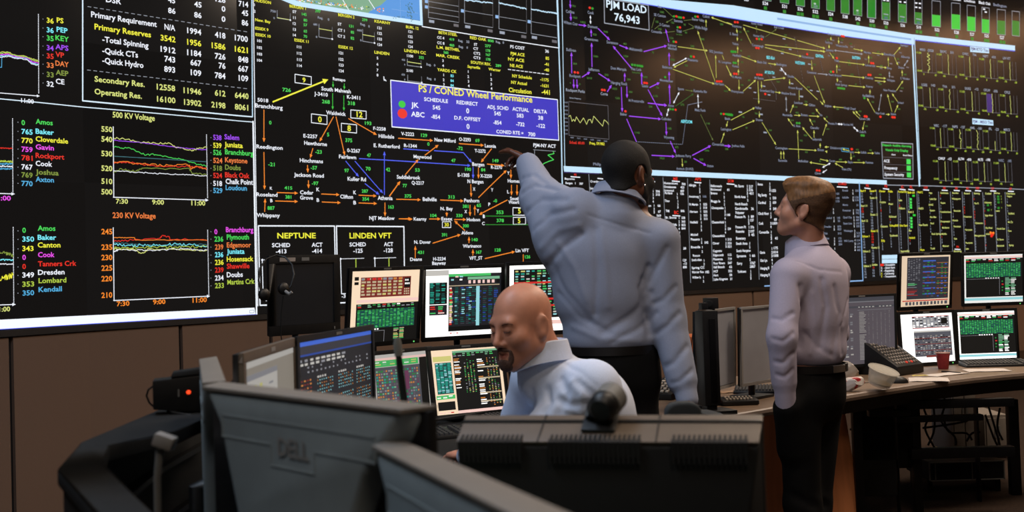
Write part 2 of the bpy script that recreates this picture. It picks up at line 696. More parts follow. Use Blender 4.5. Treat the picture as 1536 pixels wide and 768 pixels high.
c.rows('''165 12 262 36 w DSR;563 15 608 34 w 45;730 42 777 34 w 45;905 72 930 34 w 0;1034 97 1076 34 w 45;866 8 930 34 w 128;1014 38 1076 34 w 714
563 82 610 34 w 86;730 110 777 34 w 86;905 137 930 34 w 0;1034 160 1076 34 w 86
70 108 490 36 w Primary Requirement;540 188 608 36 w N/A;685 212 775 36 w 1994;862 238 930 36 w 418;990 258 1073 36 w 1700
92 187 453 36 y Primary Reserves;515 258 610 36 y 3542;685 285 775 36 y 1956;842 307 930 36 y 1586;990 330 1073 36 y 1621
142 268 437 36 w -Total Spinning;515 330 610 36 w 1912;685 352 775 36 w 1184;862 374 930 36 w 726;1012 395 1076 36 w 848
142 340 370 36 w -Quick CTs;540 393 608 36 w 743;706 416 775 36 w 667;887 436 930 36 w 76;1012 455 1076 36 w 667
142 403 405 36 w -Quick Hydro;538 458 608 36 w 893;708 480 775 36 w 109;862 498 930 36 w 784;1015 516 1076 36 w 109
92 522 413 36 z Secondary Res.;490 572 608 36 z 12558;662 595 775 36 z 11946;862 611 930 36 z 612;990 626 1078 36 z 6440
92 602 395 36 z Operating Res.;492 650 610 36 z 16100;665 670 775 36 z 13902;840 686 930 36 z 2198;990 700 1076 36 z 8061''')
c.done('white and yellow reserves table beside a short trend chart')

# ---- voltages, lower left
c = Canvas('voltage_window').reg(0, 160, 2.259)
c.rows('''381 36 524 19 z 500 KV Voltage
72 62 84 17 g 0;120 58 178 17 g Amos;72 92 110 17 c 765;120 91 182 17 c Baker;72 122 110 17 y 770;120 117 230 17 y Cloverdale
72 152 110 17 m 759;120 144 182 17 m Gavin;72 181 110 17 r 781;120 173 217 17 r Rockport;72 212 110 17 w 767;120 200 176 17 w Cook
72 239 110 17 v 769;120 229 198 17 v Joshua;72 268 110 17 C 770;120 254 182 17 C Axton;-8 317 36 16 m 1:00
75 427 87 17 g 0;127 420 187 17 g Amos;75 457 115 17 c 350;127 451 190 17 c Baker;75 489 113 17 y 343;127 477 204 17 y Canton
75 519 87 17 m 0;128 510 184 17 m Cook;75 550 87 17 r 0;128 541 258 17 r Tanners Crk;75 579 115 17 w 349;128 570 218 17 w Dresden
75 610 115 17 V 353;130 598 224 17 V Lombard;76 640 115 17 C 350;130 628 209 17 C Kendall;-8 695 38 16 z 1:00
343 84 380 18 z 550;343 118 380 18 z 540;343 167 380 18 z 530;343 217 380 18 z 520;343 261 380 18 z 510;343 297 380 18 z 500
392 328 433 16 z 7:30;515 331 555 16 z 9:00;648 334 695 16 z 11:00;381 377 527 19 O 230 KV Voltage
343 432 380 18 o 245;343 485 380 18 o 235;343 520 380 18 o 230;343 556 380 18 o 225;343 592 380 18 o 220;343 648 380 18 o 210
395 676 438 16 o 7:30;518 670 560 16 o 9:00;652 664 700 16 o 11:00
722 112 750 17 p 538;760 110 810 17 p Salem;722 139 750 17 y 539;760 136 822 17 y Juniata;722 163 750 17 g 526;762 161 858 17 g Branchburg
722 190 753 17 O 524;762 188 838 17 O Keystone;722 216 752 17 v 518;762 213 815 17 v Doubs;722 241 752 17 r 524;762 239 845 17 r Black Oak
722 268 752 17 w 518;764 261 857 17 w Chalk Point;722 292 753 17 C 529;764 282 836 17 C Loudoun
726 432 736 17 m 0;765 425 858 17 m Branchburg;726 457 756 17 g 236;768 450 843 17 g Plymouth;728 484 756 17 O 239;768 477 850 17 O Edgemoor
728 510 756 17 c 236;768 499 828 17 c Juniata;728 536 757 17 y 236;768 525 858 17 y Hosensack;728 562 757 17 r 239;768 549 845 17 r Shawville
728 589 757 17 w 234;768 578 822 17 w Doubs;728 615 758 17 V 233;770 603 862 17 V Martins Crk''')
c.line([(383, 68), (385, 307)], 1.3, 'w'); c.arrow((383, 307), (706, 317), 1.3, 'w', 4)
c.line([(383, 410), (386, 657)], 1.3, 'w'); c.arrow((384, 657), (711, 642), 1.3, 'w', 4)
c.dash((699, 95), (703, 312), 1.1, 'w', 42); c.dash((703, 418), (707, 640), 1.1, 'w', 42)
c.dash((42, 40), (43, 292), 1.1, 'w', 46); c.dash((44, 408), (46, 668), 1.1, 'w', 46)
c.arrow((-30, 293), (50, 296), 1.3, 'w', 4); c.arrow((-30, 673), (53, 670), 1.3, 'w', 4)
for y in (53, 84, 113, 144, 175, 205, 232, 260, 421, 450, 482, 512, 543, 572, 601, 632): c.dot(60, y, .7, 'A')
for y in (105, 131, 156, 182, 209, 234, 260, 285, 424, 449, 476, 503, 529, 554, 581, 607): c.dot(714, y, .6, 'A')
for k, (col, pts, amp) in enumerate((
        ('z', [(385, 107), (420, 109), (470, 120), (530, 124), (570, 124), (600, 138), (650, 150), (668, 141), (700, 139)], 3),
        ('p', [(385, 114), (470, 121), (600, 138), (640, 142), (700, 147)], 1), ('g', [(385, 137), (440, 142), (490, 163), (530, 162), (600, 176), (650, 190), (700, 202)], 3),
        ('h', [(385, 168), (540, 177), (700, 187)], 0), ('o', [(385, 188), (440, 190), (500, 196), (560, 200), (640, 197), (646, 212), (655, 204), (700, 210)], 4),
        ('r', [(385, 192), (430, 188), (520, 200), (640, 203), (700, 208)], 3), ('v', [(385, 222), (410, 211), (460, 219), (480, 210), (640, 211), (650, 225), (700, 232)], 3),
        ('w', [(385, 218), (460, 222), (540, 227), (620, 230), (700, 235)], 2),
        ('r', [(385, 456), (440, 452), (540, 448), (548, 437), (572, 441), (575, 449), (700, 452)], 3), ('o', [(385, 444), (455, 444), (458, 452), (700, 452)], 1),
        ('h', [(385, 461), (520, 470), (700, 467)], 2), ('c', [(385, 467), (480, 470), (580, 466), (700, 470)], 5), ('z', [(385, 482), (450, 483), (470, 494), (490, 494), (500, 484), (620, 485), (700, 487)], 3),
        ('w', [(385, 490), (400, 485), (500, 487), (620, 482), (700, 487)], 3), ('V', [(385, 478), (560, 476), (700, 474)], 4),
        ('r', [(-30, 140), (0, 140), (42, 142)], 2), ('V', [(-30, 185), (42, 187)], 4), ('C', [(-30, 193), (42, 195)], 4), ('w', [(-30, 201), (42, 203)], 3), ('C', [(-30, 210), (42, 211)], 3),
        ('v', [(-30, 492), (20, 497), (44, 504)], 6), ('c', [(-30, 518), (44, 520)], 3), ('w', [(-30, 532), (44, 534)], 2), ('y', [(-30, 585), (20, 578), (44, 570)], 10))):
    c.wiggle(pts, 1.0, col, amp, 60, 40 + k)
c.fill([(-40, 724), (862, 681), (866, 703), (-40, 757)], 'L')
c.line([(857, 50), (869, 703)], 2.4, 'L', mb=c.F)
c.line([(-40, 757), (870, 704)], 1.0, 'b', mb=c.F)
c.line([(845, 690), (845, 699), (860, 698), (860, 689), (845, 690)], .7, 's', .004)
c.done('window of two voltage trend charts with coloured station lists')

# ---- map strip at the top
c = Canvas('weather_map_window').reg(380, 0, 5.908)
c.fill([(230, -40), (1230, -40), (1225, 145), (1000, 122), (850, 90), (380, 20)], 't')
c.fill([(1010, 124), (1060, 75), (1130, 45), (1190, -10), (1190, -40), (1490, -40), (1500, 185), (1225, 150)], 'T', .0022)
c.fill([(1030, 100), (1220, 40), (1220, 60), (1040, 118)], 'T', .0023)
c.fill([(150, -40), (240, -40), (420, 18), (850, 88), (1418, 176), (1490, 187), (1500, 228), (1418, 214), (850, 128), (380, 54)], 'l', .0026)
c.fill([(1468, -40), (1490, -40), (1500, 226), (1478, 222)], 'l', .0028)
c.line([(780, -20), (850, 100)], 1.2, 'L'); c.line([(1010, -20), (1075, 80)], 1.2, 'L')
for k in range(90):
    rnd = random.Random(k)
    x = rnd.uniform(320, 1180); y = rnd.uniform(-30, 1) + (x - 320) * .13
    c.dot(x, y, rnd.uniform(.5, 1.3), rnd.choice('OoVTLde'))
for k in range(16):
    rnd = random.Random(200 + k)
    x = rnd.uniform(360, 1130); y = rnd.uniform(-20, 0) + (x - 320) * .12
    c.line([(x, y), (x + 26, y + 6)], 1.2, 'L')
for k in range(40):
    rnd = random.Random(300 + k)
    c.dot(1385 + rnd.gauss(0, 14), 90 + rnd.gauss(0, 40), .8, 'h')
for k in range(14):
    rnd = random.Random(400 + k)
    c.dot(rnd.uniform(1230, 1440), 150 + rnd.uniform(-8, 12), .7, 'h')
c.line([(1300, -20), (1302, 150)], .4, 'q'); c.line([(1225, 80), (1460, 118)], .4, 'q')
c.done('strip of coast map with green land and blue sea')

# ---- wheel performance window
c = Canvas('wheel_window').reg(380, 0, 5.908)
c.rows('''-12 10 175 25 y HUDSON;0 53 18 24 w 1;0 110 20 24 w 2;-10 182 175 25 y New. Bay;-18 256 165 25 y ESSEX 9;-18 312 188 25 y ESSEX 10
20 370 85 24 w 101;20 430 88 24 w 102;20 487 88 24 w 103;20 543 88 24 w 104;150 106 198 20 S 750;175 168 190 18 S 0
290 60 492 25 y BERGEN 1;540 106 602 24 g 397;338 113 388 24 w ST;340 166 384 24 w 11;340 218 384 24 w 12;342 270 384 24 w 13;342 320 384 24 w 14
415 134 484 24 g 145;437 188 482 24 g 80;437 230 482 24 g 57;437 285 482 24 g 65;437 332 482 24 g 70;560 163 625 21 S Reg.;655 182 675 21 S 0;525 222 570 18 S 685;552 335 566 18 S 0
728 138 916 25 y BERGEN 2;955 183 1016 24 g 299;737 222 790 24 w ST;737 275 817 24 w CT 1;737 328 820 24 w CT 2;838 240 895 24 g 131;855 295 898 24 g 85;855 348 898 24 g 82
938 222 1000 21 S Reg.;1015 243 1033 21 S 0;918 275 960 18 S 600;945 365 958 18 S 0
1072 198 1215 24 y KEARNY;1090 256 1142 23 w 121;1092 304 1145 23 w 122;1092 354 1145 23 w 123;1092 404 1145 23 w 124
332 361 518 25 y ESSEX 11;372 424 435 24 w 111;374 481 438 24 w 112;376 537 438 24 w 113;376 590 438 24 w 114
728 421 905 25 y ESSEX 12;747 478 803 24 w 121;747 534 806 24 w 122;748 585 808 24 w 123;750 637 808 24 w 124
1072 474 1203 25 y LINDEN;1088 525 1110 23 w 5;1088 580 1110 23 w 6;1088 632 1110 23 w 7;1088 676 1110 23 w 8
430 728 466 42 y 9;685 708 832 26 w Ramapo''')
for (x, y0, y1, x1, g0, col) in ((210, 92, 160, 325, 157, 'z'), (580, 213, 328, 697, 254, 'z'), (967, 260, 365, 1072, 307, 'z')):
    c.line([(x, y0), (x, y1), (x1, y1 + (x1 - x) * .16)], .8, 'A')
    c.line([(x, g0), (x1, g0 + (x1 - x) * .17)], .9, col)
    c.dash((x1, y0 + 28), (x1, y1 + (x1 - x) * .16), .6, 'A', 10)
    c.dot(x1, y1 + (x1 - x) * .16, 1.3, 'w')
c.frame([(368, 658), (512, 680), (512, 752), (368, 732)], 1.1, 'L')
c.line([(1155, 680), (1158, 712), (1168, 708), (1175, 718)], 1.4, 'L')
c.reg(580, 0, 5.689)
c.rows('''147 237 287 23 y BURL 12;173 278 228 22 w 121;173 320 230 22 w 122;175 364 230 22 w 123;175 406 230 22 w 124;150 441 333 24 y LINDEN CC;162 484 234 22 w 1100;265 498 324 22 g 332
122 516 160 15 S 450;146 558 158 14 S 0;332 557 385 19 S Reg.;400 566 416 19 S 0;158 610 232 22 w 2100;120 642 160 15 S 650;148 685 158 14 S 0;336 676 390 19 S Reg.;403 686 418 19 S 0
422 284 620 24 y BETH STEEL;422 328 497 22 w CC 4;528 344 580 22 g 419;604 354 655 19 S Reg.;678 364 705 19 S 22;422 373 500 22 w CC 8;528 393 582 22 g 460;606 405 660 19 S Reg.;678 415 694 19 S 0
425 413 622 24 y L.M. BETHEL;478 456 532 22 g 560;422 481 622 24 y MAR. CREEK;468 527 490 22 w 3;470 570 490 22 w 4;430 605 595 24 y YARDS CK
476 649 494 22 w 1;538 656 576 22 c 83;476 692 494 22 w 2;538 698 576 22 c 84;478 730 496 22 w 3;538 738 576 22 c 84
710 331 850 24 y RED OAK;862 356 912 22 g 800;925 365 975 19 S Reg.;988 372 1000 19 S 0;738 388 778 22 w ST;838 400 888 22 g 277;738 424 780 22 w CT;840 440 888 22 g 178
740 463 797 22 w CT2;842 476 888 22 g 167;740 500 797 22 w CT3;842 515 890 22 g 178;716 541 888 24 y SOUTH RIV.;928 568 976 22 g 289;674 576 810 23 y Sayreville;868 600 972 23 y Werner
686 621 704 22 w 1;686 664 704 22 w 2;688 704 706 22 w 3;690 742 708 22 w 4;880 646 896 22 w 1;882 688 900 22 w 2;882 728 900 22 w 3;884 766 902 22 w 4
1032 407 1198 26 w PS COST;1346 447 1388 26 w 36;1032 465 1200 26 y PJM ACE;1348 508 1392 26 y 85;1035 515 1172 26 y NY ACE;1338 558 1388 26 y -41
1037 568 1175 26 y NE ACE;1338 606 1390 26 y -40;1042 656 1265 26 y NY Schedule;1298 688 1392 26 y -1175;1042 712 1215 26 y NY Actual;1300 740 1390 26 y -1631''')
c.dash((1035, 592), (1392, 637), 1.0, 'w', 10, .7)
for (x, y0, y1, x1, g0) in ((175, 503, 558, 292, 527), (178, 640, 690, 297, None)):
    c.line([(x, y0), (x, y1), (x1, y1 + 15)], .8, 'A')
    if g0: c.line([(x, g0), (x1, g0 + 18)], .9, 'z')
    c.dash((x1, y0 + 15), (x1, y1 + 15), .6, 'A', 6); c.dot(x1, y1 + 15, 1.2, 'w')
c.reg(380, 110, 3.3375)
c.rows('''145 90 187 18 g 726;20 141 74 18 w 5018;8 170 146 20 w Branchburg;340 85 487 19 w South Mahwah;304 110 372 18 w J-3410;468 126 534 18 w K-3411;343 149 382 18 g 268;472 157 508 18 g 318
364 205 462 19 w Waldwick;512 218 550 28 y 12;320 243 345 28 y 0;468 288 490 28 y 8;367 315 380 18 g 5;460 343 494 18 g 375;558 257 590 17 g 193;600 283 662 16 w F-2258;627 322 704 18 w Hillsdale
250 321 320 18 w E-2257;254 357 368 19 w Hawthorne;310 401 342 18 g -23;232 444 348 19 w Hinchmans;287 481 319 18 g -57;203 516 352 19 w Jackson Road;292 559 325 18 g -97
233 605 300 19 w Cedar;233 631 298 19 w Grove;315 590 330 18 w K;315 643 330 18 w B;434 626 498 19 w Clifton;500 605 514 18 w K;500 656 514 18 w B;542 597 574 16 g 287;545 637 578 17 g 354
622 633 696 20 w Athenia;663 490 684 18 g 42;568 418 588 17 g 47;602 369 732 18 w E. Rutherford;455 495 478 18 g 97;562 486 586 18 g 70;428 425 514 18 w Fairlawn;469 394 534 18 w 0-2267;471 537 563 19 w Kuller Rd
78 255 90 18 g 0;15 375 146 19 w Reedington;74 464 106 18 g -21;15 615 120 19 w Roseland;82 582 94 14 w K;82 645 98 17 w B;155 581 194 16 g 415;155 627 194 17 g 381;70 683 106 18 g 887;16 719 132 19 w Whippany
676 677 702 17 g 163;580 733 706 18 w NJT Meadow''')
c.arrow((97, 143), (374, 31), 2.2, 'y', 7)
for r_ in ([(487, 183), (564, 190), (564, 229), (487, 223)], [(290, 203), (368, 212), (368, 256), (290, 247)], [(440, 250), (516, 258), (516, 299), (440, 292)]): c.frame(r_, 1.1, 'L')
c.arrows(1.0, 'u', '398 42 398 72;454 52 454 82;396 100 396 182;452 112 452 188')
c.arrows(1.3, 'o', '400 218 330 342;413 218 457 412;476 227 617 308;297 376 283 425;270 460 272 498;275 537 275 577;340 604 430 608;343 644 436 648;527 610 616 614;527 649 618 652;52 183 52 345;52 395 55 583;118 597 222 600;110 639 222 642;56 692 58 626;658 648 658 717;728 728 796 730;682 614 735 540', 4)
c.arrows(1.3, 'b', '655 608 655 390;530 427 640 433 -;668 435 810 443 -;462 440 527 518;508 440 648 600;558 552 630 608', 4)
c.reg(570, 110, 3.489)
c.fill([(55, 36), (928, 138), (935, 350), (62, 280)], 'B', .002)
c.frame([(55, 36), (928, 138), (935, 350), (62, 280)], 1.5, 'L')
c.dot(114, 162, 5.4, 'u'); c.dot(116, 211, 7.4, 'r')
c.rows('''202 96 797 36 Y PS / CONED Wheel Performance;162 177 202 26 w JK;162 225 232 26 w ABC;230 144 355 19 w SCHEDULE;275 188 315 21 w 545;267 236 314 21 w -854;400 160 512 19 w REDIRECT;448 208 468 26 w 0
388 241 526 19 w D.F. OFFSET;450 290 470 26 w 0;560 184 672 19 w ADJ. SCHD;597 219 632 20 w 545;592 266 635 20 w -854;692 195 778 19 w ACTUAL;715 230 750 20 w 583;712 275 756 20 w -732;805 206 873 19 w DELTA
827 242 853 20 w 38;818 283 863 20 w -122;608 313 750 18 w CONED RTE =;775 328 812 20 w 700
110 324 178 18 w V-2222;214 332 246 17 g 129;285 356 395 19 w New Milford;413 353 474 18 w O-2293;498 359 520 17 g 69;548 387 606 18 w Leonia;495 413 552 17 w T-2272;402 400 432 17 g -72;125 386 192 18 w R-1344;247 378 258 17 g 0
175 444 268 19 w Maywood;372 464 395 17 g 47;482 484 545 19 w Bergen;589 465 620 17 g 149;653 487 732 18 w Hudson;580 499 638 17 w R-2270;665 530 677 17 w Y;668 571 732 18 w Homes;665 628 675 17 w L;680 663 730 17 w South;672 682 756 17 w Waterfront
183 514 207 17 g 53;87 551 210 19 w Saddlebrook;165 581 230 18 w Q-2217;118 596 140 17 g 77;128 650 163 17 g 375;223 668 296 19 w Bellville;356 655 390 17 g 313;440 674 518 19 w Penhorn;445 510 475 17 g 190;528 513 550 17 g 84
406 540 467 18 w E-1305;524 545 585 18 w X-2250;457 574 540 19 w N Bergen;485 614 498 17 w X;580 618 592 17 w Y;432 704 462 17 g 381;441 732 455 17 w X;505 699 528 17 g 65;505 728 518 17 w Y;565 694 578 17 w P;592 675 612 17 g -0
536 757 550 17 w B;608 736 645 18 g 353;720 733 738 26 y 5;802 384 920 18 w PJM-NY ACT;316 716 380 17 w N. Bay;673 97 792 23 y Circulation;845 108 888 24 y -441''')
c.arrows(1.3, 'o', '95 340 276 352;413 368 542 377;583 395 527 466;235 428 305 375;560 475 650 483;684 495 684 552;687 585 687 640;716 585 716 640;132 530 200 450;48 642 104 565;85 659 212 662;315 663 436 668;514 495 514 552;474 582 476 648;515 650 662 507;470 690 470 748;495 742 495 690;665 663 517 740;348 728 348 752', 4)
c.arrows(1.3, 'b', '122 395 255 405 -;283 405 435 415 -;435 415 480 468;0 452 472 483;486 492 486 552', 4)
c.line([(552, 747), (690, 749)], 1.2, 'i')
c.frame([(695, 703), (757, 705), (757, 743), (695, 742)], 1.1, 'L')
c.line([(802, 400), (918, 408)], .7, 'A'); c.line([(808, 400), (808, 470)], .8, 'A')
c.line([(905, 408), (910, 420), (878, 428), (908, 452), (885, 460), (860, 470), (845, 482), (830, 492), (834, 505), (840, 518)], 1.2, 'g')
c.reg(380, 310, 3.413)
c.rows('''820 71 886 17 w Kearny;906 53 937 16 g 104;962 70 1018 17 w Essex;978 101 1000 18 y 30;1038 53 1070 16 g 330;1092 74 1160 17 w Hudson;1172 56 1186 16 w B;1170 94 1184 16 w C;1245 79 1282 17 g 378;1350 84 1370 24 y 5
1072 106 1102 16 g 300;1065 142 1124 17 w Aldene;960 152 994 16 g 391;823 190 907 17 w N. Dover;1118 177 1148 16 g 140;1072 210 1166 17 w Warinanco;1140 241 1168 16 g 167;1105 272 1172 17 w VFT_ST;1236 230 1266 16 g 128
1342 233 1410 17 w Lin VFT;1390 265 1417 16 g 126;1463 264 1530 17 w Goethals;802 278 862 17 w Deans;840 242 872 16 g 431;920 276 984 17 w H-2234;915 298 985 17 w Bayway;1443 156 1470 16 g -11''')
c.arrows(1.3, 'o', '745 62 808 62;900 63 957 63;1028 66 1088 66;1082 122 1028 72;918 187 1060 143;1103 185 1103 152;1123 250 1123 217;1185 266 1338 230;828 262 828 200;1381 245 1381 280 -', 4)
c.line([(1190, 48), (1330, 48)], 1.2, 'i'); c.line([(1190, 92), (1440, 92)], 1.2, 'i'); c.line([(1478, 96), (1480, 290)], 1.0, 'i')
c.frame([(967, 77), (1010, 77), (1010, 107), (967, 107)], 1.0, 'L'); c.frame([(1330, 55), (1393, 54), (1393, 90), (1330, 91)], 1.1, 'L')
c.reg(380, 320, 5.12)
c.frame([(38, 96), (622, 98), (634, 692), (50, 706)], 1.9, 'L'); c.frame([(637, 98), (1155, 102), (1162, 670), (648, 688)], 1.9, 'L')
c.rows('''183 192 478 42 y NEPTUNE;142 260 282 31 w SCHED;447 257 530 31 w ACT;172 308 253 32 w -413;450 305 527 32 w -414;738 192 1060 42 y LINDEN VFT;738 254 863 30 w SCHED;1002 252 1073 30 w ACT;767 303 838 31 w -125;1000 300 1070 31 w -128;677 650 748 26 w -300;87 680 160 24 w -750''')
for (x, y, x1, yb) in ((67, 358, 330, 660), (668, 350, 852, 618), (931, 345, 1098, 600)):
    c.dash((x, y), (x1, y - 5), 1.0, 'w', 22); c.line([(x, y), (x + 8, yb), (x1 - 20, yb - 4)], 1.3, 'L'); c.dot(x, y, 1.6, 'w')
c.line([(786, 347), (790, 600)], 1.5, 'V'); c.line([(1040, 342), (1044, 590)], 1.5, 'V')
c.reg(0, 0, 1)
c.line([(379.5, -10), (383.3, 260), (386.5, 459)], 1.3, 'L', mb=c.F)
c.line([(835, -6), (840.5, 140), (846, 430)], 2.2, 'l', .003, c.F)
c.done('power flow diagram with a blue performance panel')

# ---- four small charts
c = Canvas('price_chart_window').reg(580, 0, 5.689)
c.line([(300, 226), (1470, 410)], 1.3, 'L', mb=c.F); c.line([(1457, -30), (1472, 408)], 1.6, 'l', mb=c.F)
for k, (x, x1, yb, grids, dat) in enumerate(((355, 613, 150, (12, 58, 104), None), (663, 903, 196, (92,), (0, 28)), (957, 1190, 246, (142,), (24, 76)), (1232, 1452, 287, (184, -40), (80, 116)))):
    c.line([(x, -30), (x, yb), (x1, yb + (x1 - x) * .165)], .8, 'A'); c.line([(x1, -30), (x1 + 3, yb + (x1 - x) * .16)], .5, 'a')
    for g in grids: c.line([(x, g), (x1, g + (x1 - x) * .165)], .6, 'A')
    c.fill([(x + 6, yb + 18), (x + 50, yb + 25), (x + 50, yb + 48), (x + 6, yb + 41)], 'S'); c.fill([(x1 - 42, yb + 52), (x1, yb + 59), (x1, yb + 82), (x1 - 42, yb + 75)], 'a')
    for g in grids[:2]: c.fill([(x - 30, g - 14), (x - 4, g - 10), (x - 4, g + 16), (x - 30, g + 12)], 'q')
    if dat: c.wiggle([(x, dat[0]), (x1, dat[1])], 1.6, 'l', 5, 40, 70 + k)
c.done('row of four small grey trend charts')

# ---- transmission map
c = Canvas('transmission_map_window').reg(840, 0, 5.486)
c.rows('''380 60 712 62 W PJM LOAD;447 168 655 62 W 76,943
97 55 127 16 d 701;47 103 117 24 s Collins;100 150 146 16 d 1023;28 194 146 24 s Wilton Cntr;168 188 210 16 d 1402;228 226 308 24 s Dumont;226 112 277 24 s Cook;200 328 312 24 s Greentown;268 290 300 16 d 520;358 268 392 16 d 948
382 356 476 24 s Sorenson;515 366 550 16 d 463;570 412 675 24 s Maliszewski;274 470 312 16 d 1081;50 418 130 24 s Sullivan;104 530 138 16 d 204;77 632 168 24 s Rockport;218 648 262 16 d 2310;232 580 322 24 s Jefferson;365 622 398 16 d 202
48 750 203 24 S Rockport Perks;417 570 545 24 s Don Marquis;548 660 582 16 d 304;418 690 553 24 s Hanging Rock;520 468 560 16 d 1024;585 576 670 22 s Flat Lick;592 600 658 11 d Rolling Hills;684 640 718 16 d 1093;672 716 725 24 s Gavin''')
c.frame([(362, -12), (725, 43), (733, 248), (365, 190)], 1.6, 'A')
c.arrows(1.5, 'p', '82 5 84 72;86 112 88 174;152 204 218 213;256 300 254 238;312 235 410 332;488 372 563 402;262 550 258 350;95 602 92 428;180 635 247 592;316 605 415 670;110 655 112 730;137 655 140 732;530 668 531 597;388 755 424 698;585 560 432 377;672 692 670 595', 4)
c.arrows(1.0, 'w', '248 125 250 200 *', 3)
c.dots(1.9, 'r 243 65;G 265 70;r 120 595;r 145 598;r 345 740;r 365 742;G 592 533;G 614 536;G 636 540;G 654 542;G 674 545;r 692 682;r 712 684')
c.reg(960, 0, 5.486)
c.rows('''145 62 182 20 s Star;113 130 210 22 s SE Canton;160 212 242 22 s S Canton;92 266 180 22 s Conesville;278 178 350 22 s Sammis;428 166 528 22 s Beaver Valley;515 142 572 24 s Cabot;652 205 687 16 d 288;448 233 553 24 s Wylie Ridge
298 265 340 22 s Tidd;295 286 345 11 d Carrollton;240 318 273 16 d 1124;228 379 300 22 s Kammer;230 406 300 22 s Mitchell;415 386 445 16 d 545;92 438 117 16 d 76;498 328 528 16 d 408;568 431 680 22 s 502 Junction;250 498 285 16 d 1022;183 560 265 22 s Belmont
362 545 395 16 d 553;390 500 475 22 s Pleasants;412 660 445 16 d 367;645 516 750 20 s N. Longview;612 697 690 22 s Harrison;162 668 272 22 s Mountaineer;160 105 200 16 d 1083;122 185 155 16 d 105;250 192 285 16 d 156;148 245 175 16 d 143;365 275 390 16 d 80;355 210 378 16 d 90;126 726 158 14 d 736;690 755 722 14 d 1012''')
c.arrows(.8, 'e', '190 65 270 140 -;120 145 95 230 -;118 240 155 210 -;190 270 285 258 -;350 258 443 228;270 155 212 187;360 170 425 162 -;400 195 445 222 -', 2.6)
c.arrows(.9, 'n', '755 205 583 142;543 220 541 158;312 384 556 418;615 668 472 253;385 500 275 555;270 570 612 692;626 640 620 452;675 455 690 492 -;708 540 752 632;698 702 745 750', 3.2)
c.arrows(1.5, 'p', '236 345 208 237;30 425 220 376;239 538 237 430;239 660 237 585;240 768 240 690;12 692 10 595;78 720 160 680', 4)
c.line([(-128, 402 + 23), (30, 425)], .1, 'k')
c.arrows(1.0, 'w', '265 540 385 477 *', 3)
c.dots(1.8, 'G 278 135;r 298 135;G 318 142;G 335 145;r 357 146;G 454 137;r 473 138;G 308 225;r 327 226;G 275 343;r 294 346;G 418 465;r 441 467;r 632 670;r 650 670;r 668 670;G 205 635;G 10 545;r 35 682;r 52 684;G 752 425;G 764 427')
c.reg(840, 120, 5.486)
c.rows('''333 123 392 24 S Corna;63 150 185 11 S System Frequency;77 523 200 22 r Sched. 60.00;242 530 365 22 y Freq. 59.982;272 702 365 22 s Philipps;455 155 490 16 d 1262;565 105 595 16 d 400;565 178 690 22 s N Proctorville;495 290 550 22 s Baker;614 440 654 16 d 1143;430 78 468 16 d 1033;76 30 92 14 d 0;150 40 172 14 d 21''')
for k in range(9): c.text(30, 188 + k * 32.5, 66, 11, 's', '60.%02d' % (5 - k) if k < 6 else '59.%02d' % (105 - k))
for k in range(6): c.text(80 + k * 55, 478 + k * 6, 116 + k * 55, 11, 's', '10:%02d' % (k * 10))
c.frame([(70, 178), (393, 212), (402, 488), (72, 455)], .8, 'a')
c.line([(70, 300), (85, 292), (98, 340), (110, 325), (122, 340), (133, 303), (165, 353), (192, 312), (218, 365), (232, 328), (250, 325), (262, 355), (276, 298), (300, 325), (318, 345), (350, 380), (362, 328), (385, 345), (400, 368)], .9, 'z')
c.arrows(1.5, 'p', '503 60 510 265;548 55 550 152;722 190 768 195 -;768 195 878 208;568 297 830 322;548 322 628 508 -', 4)
c.dots(1.9, 'r 537 258')
c.reg(960, 120, 5.486)
c.rows('''108 138 145 16 d 1176;230 219 278 22 s Amos;310 82 360 22 s Sporn;440 98 550 22 s Kanawha Riv;450 255 540 22 s Matt Funk;545 365 572 16 d 118;175 328 255 22 s Culloden;225 405 258 16 d 1182;195 480 280 22 s Wyoming;288 560 315 16 d 672;290 631 420 22 s Jacksons Ferry
162 650 200 16 d 1023;298 738 438 20 s Antioch (DUKE);530 588 568 16 d 1096;550 716 603 22 s Axton;592 538 690 22 s Cloverdale;665 413 750 22 s Lexington;697 326 740 20 s Bath;335 352 428 26 c AEP/DOM;332 210 362 16 d 573;62 225 108 16 d 204;488 662 518 16 d 253;695 575 730 16 d 286;362 680 384 16 d 20''')
c.arrows(1.5, 'p', '65 80 183 300;150 205 222 209;245 195 240 32;212 350 216 458;248 505 293 605;95 620 285 629;430 620 583 540;440 645 545 705;695 542 748 546', 4)
c.arrows(1.0, 'w', '272 195 322 100 *;474 115 479 232 *;235 230 217 302 *', 3)
c.arrows(1.0, 'n', '345 648 348 718;665 515 693 432;720 340 708 388', 3)
c.arrows(.9, 'e', '372 82 435 92;498 285 600 500', 2.6); c.arrows(1.1, 'D', '292 215 440 112', 3)
for a, b2 in (((-32, 508), (348, 530)), ((348, 530), (392, 205)), ((392, 205), (512, 180))): c.dash(a, b2, .9, 's', 22)
c.dots(1.7, 'G 248 240;G 269 242;r 291 245;G 665 278;r 687 280;G 705 281;G 720 282;G 735 283;G 750 284')
c.reg(1090, 20, 5.907)
